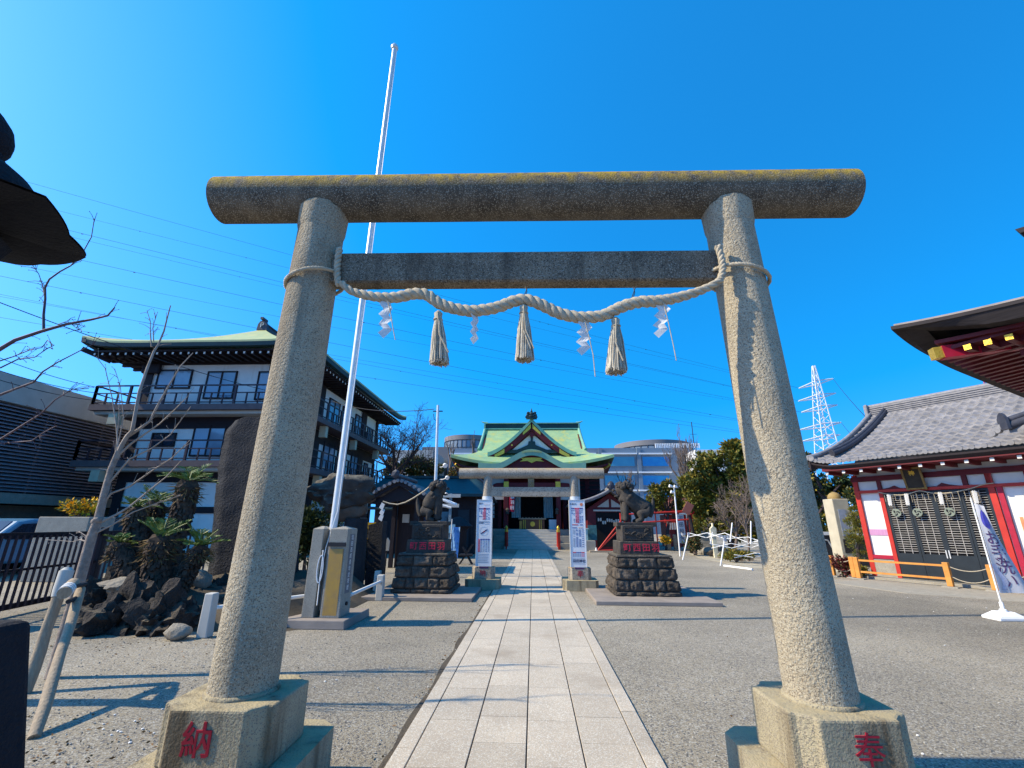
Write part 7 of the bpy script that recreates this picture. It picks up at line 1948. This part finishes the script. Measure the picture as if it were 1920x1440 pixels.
mb = MB(); q = PP([(1612,1062),(1608,1030),(1614,1000),(1606,975),(1606,958)],15.8); q[0].z=0; mb.tube(q,[.07,.06,.05,.04,.02],7); mb.build('trunk', m_barkdark, cp, smooth=60)
shrub('red_bush','rounded dark red leafed bush at the foot of the pale stone pillar','shrub',(P(1583,1065,15.6).x,15.6,.02),(.42,.36,.36),1800,m_leaf_red,17,.085,10,mats2=m_leaf_dark,ls2=.1)
shrub('low_shrub','yellow green low shrub between the red bush and the orange posts','shrub',(P(1612,1062,15.4).x,15.4,.02),(.34,.25,.2),700,m_leaf,18,.08,7,mats2=m_leaf_gold,ls2=.6)
mb = MB(); hr = [G(1582,1071)]; q = PP([(1566,1035),(1552,1013),(1540,1011)],hr[0].y); mb.tube([hr[0]]+q, .024, 8); tag(mb.build('handrail', m_steel, smooth=60), 'bent steel handrail rising left of the red bush', 'handrail')
wy = 19.5
a, b = P(1490,998,wy), P(1640,1000,wy)
t = thing('low_wall', 'dark low wall with white coping behind the pale stone pillar', 'wall', (a.x,wy,0))
mb = MB(); mb.box(a.x,b.x,wy,wy+.3,0,a.z-.10); mb.build('wall_body', m_stele, t)
mb = MB(); mb.box(a.x-.05,b.x+.05,wy-.06,wy+.36,a.z-.099,a.z+.02); mb.build('coping', m_plaster, t)
# ================================================================ PYLON, CRANE, POWER LINES
py = 150
t = thing('power_pylon', 'tall white lattice power pylon beyond the store house roof', 'pylon', P(1552,900,py)*1.0)
b0, tp = P(1553,880,py), P(1525,686,py)
b0.x += 0; ax = (P(1524,690,py).x+P(1553,875,py).x)/2
axb = P(1556,880,py).x; axt = P(1526,690,py).x
def cxz(z): 
    f = (z-b0.z)/(tp.z-b0.z); return axb+(axt-axb)*f*1.0
def hw(z):
    f = max(0,min(1,(z-b0.z)/(tp.z-b0.z))); return 2.5*(1-f)**.95+.30
mb = MB(); N = 12
lv_ = [b0.z+(tp.z-b0.z)*(k/N) for k in range(N+1)]
base_x = cxz(b0.z)
for sx in (-1,1):
    for sy in (-1,1):
        mb.tube([(cxz(z)+sx*hw(z), py+sy*hw(z), z) for z in [0]+lv_], .16, 5)
for k in range(N):
    z0, z1 = lv_[k], lv_[k+1]
    for sy in (-1,1):
        mb.tube([(cxz(z0)-hw(z0),py+sy*hw(z0),z0),(cxz(z1)+hw(z1),py+sy*hw(z1),z1)], .09, 4)
        mb.tube([(cxz(z0)+hw(z0),py+sy*hw(z0),z0),(cxz(z1)-hw(z1),py+sy*hw(z1),z1)], .09, 4)
    for sx in (-1,1):
        mb.tube([(cxz(z0)+sx*hw(z0),py-hw(z0),z0),(cxz(z1)+sx*hw(z1),py+hw(z1),z1)], .09, 4)
mb.build('lattice_tower', m_pylon, t)
arms = [((1498,728),(1562,710)),((1497,752),(1567,737)),((1503,773),(1570,759)),((1499,806),(1577,792)),((1505,827),(1575,815))]
for a0,b_ in arms:
    p, q = P(*a0,py), P(*b_,py); zc = (p.z+q.z)/2; cx_ = cxz(zc)
    mb = MB()
    for e in (p,q):
        mb.tube([(cx_,py-.5,zc+.9),e], .20, 4); mb.tube([(cx_,py-.5,zc-.6),e], .20, 4)
        for k in (.35,.7): mb.tube([V((cx_,py-.5,zc+.9)).lerp(e,k), V((cx_,py-.5,zc-.6)).lerp(e,k)], .08, 4)
    mb.build('cross_arm', m_pylon, t)
a, b = P(1838,682,300), P(1853,730,300)
mb = MB()
for o in (-1.4,1.4): mb.tube([V((a.x+o,300,a.z)), V((b.x+o,300,b.z)), V((b.x+o+10,300,b.z-40))], .32, 5)
for k in range(7): mb.tube([a.lerp(b,k/7)+V((-1.4,0,0)), a.lerp(b,(k+1)/7)+V((1.4,0,0))], .22, 4)
tag(mb.build('crane_jib', m_crane), 'faint reddish lattice crane jib in the distance over the store house ridge', 'crane')
def wire(a, b, ya, yb, sag, r, label, ticks=0, seed=0, grp='power lines crossing the sky'):
    p, q = P(*a,ya), P(*b,yb)
    mb = MB(); n = 24
    pts = [p.lerp(q,k/n)+V((0,0,-sag*4*(k/n)*(1-k/n))) for k in range(n+1)]
    mb.tube(pts, r, 4); t = thing('power_line', label, 'power line', pts[0], group=grp)
    mb.build('cable', m_wire, t)
    g_ = random.Random(seed)
    for k in range(ticks):
        i = g_.randrange(1,n-1); c = pts[i].lerp(pts[i+1],g_.random()); m2 = MB(); m2.beam(c+V((-r*6,0,-r*2)), c+V((r*6,0,-r*4)), r*3, r*3); m2.build('spacer', m_wire, t)
lines = [((-60,310),(1500,728),.030),((-60,352),(1500,728),.024),((-60,385),(1500,752),.034),((-60,398),(1500,752),.024),((-60,440),(1505,773),.034),((-60,478),(1505,773),.024),((-60,505),(1500,806),.034),((-60,545),(1500,806),.024),((-60,585),(1506,827),.030),((-60,540),(1506,827),.026)]
for i,(a,b,r) in enumerate(lines):
    wire(a,b,70,py-.5,1.0,r,'thin high power line sloping across the blue sky to the pylon',3,i)
for i,(a,b) in enumerate((((1562,710),(1640,800)),((1577,792),(1650,870)))): wire(a,b,py,60,.5,.05,'short power line dropping right from the pylon arm, %s' % ('upper' if i==0 else 'lower'),0,i)
wire((-40,552),(560,745),9,21,.25,.012,'low black service cable sloping from the left edge to the residence',0,1,'service cables at the left')
for i,(y0,y1) in enumerate(((655,728),(682,738),(700,752))): wire((-40,y0),(190,y1),15,21,.15,.014,'service cable reaching the residence balcony corner, %s of three' % ('highest','middle','lowest')[i],0,i,'service cables at the left')
wire((814,767),(600,742),14.3,22,.35,.012,'slack grey cable from the lamp pole top to the residence',0,1,'service cables at the left')
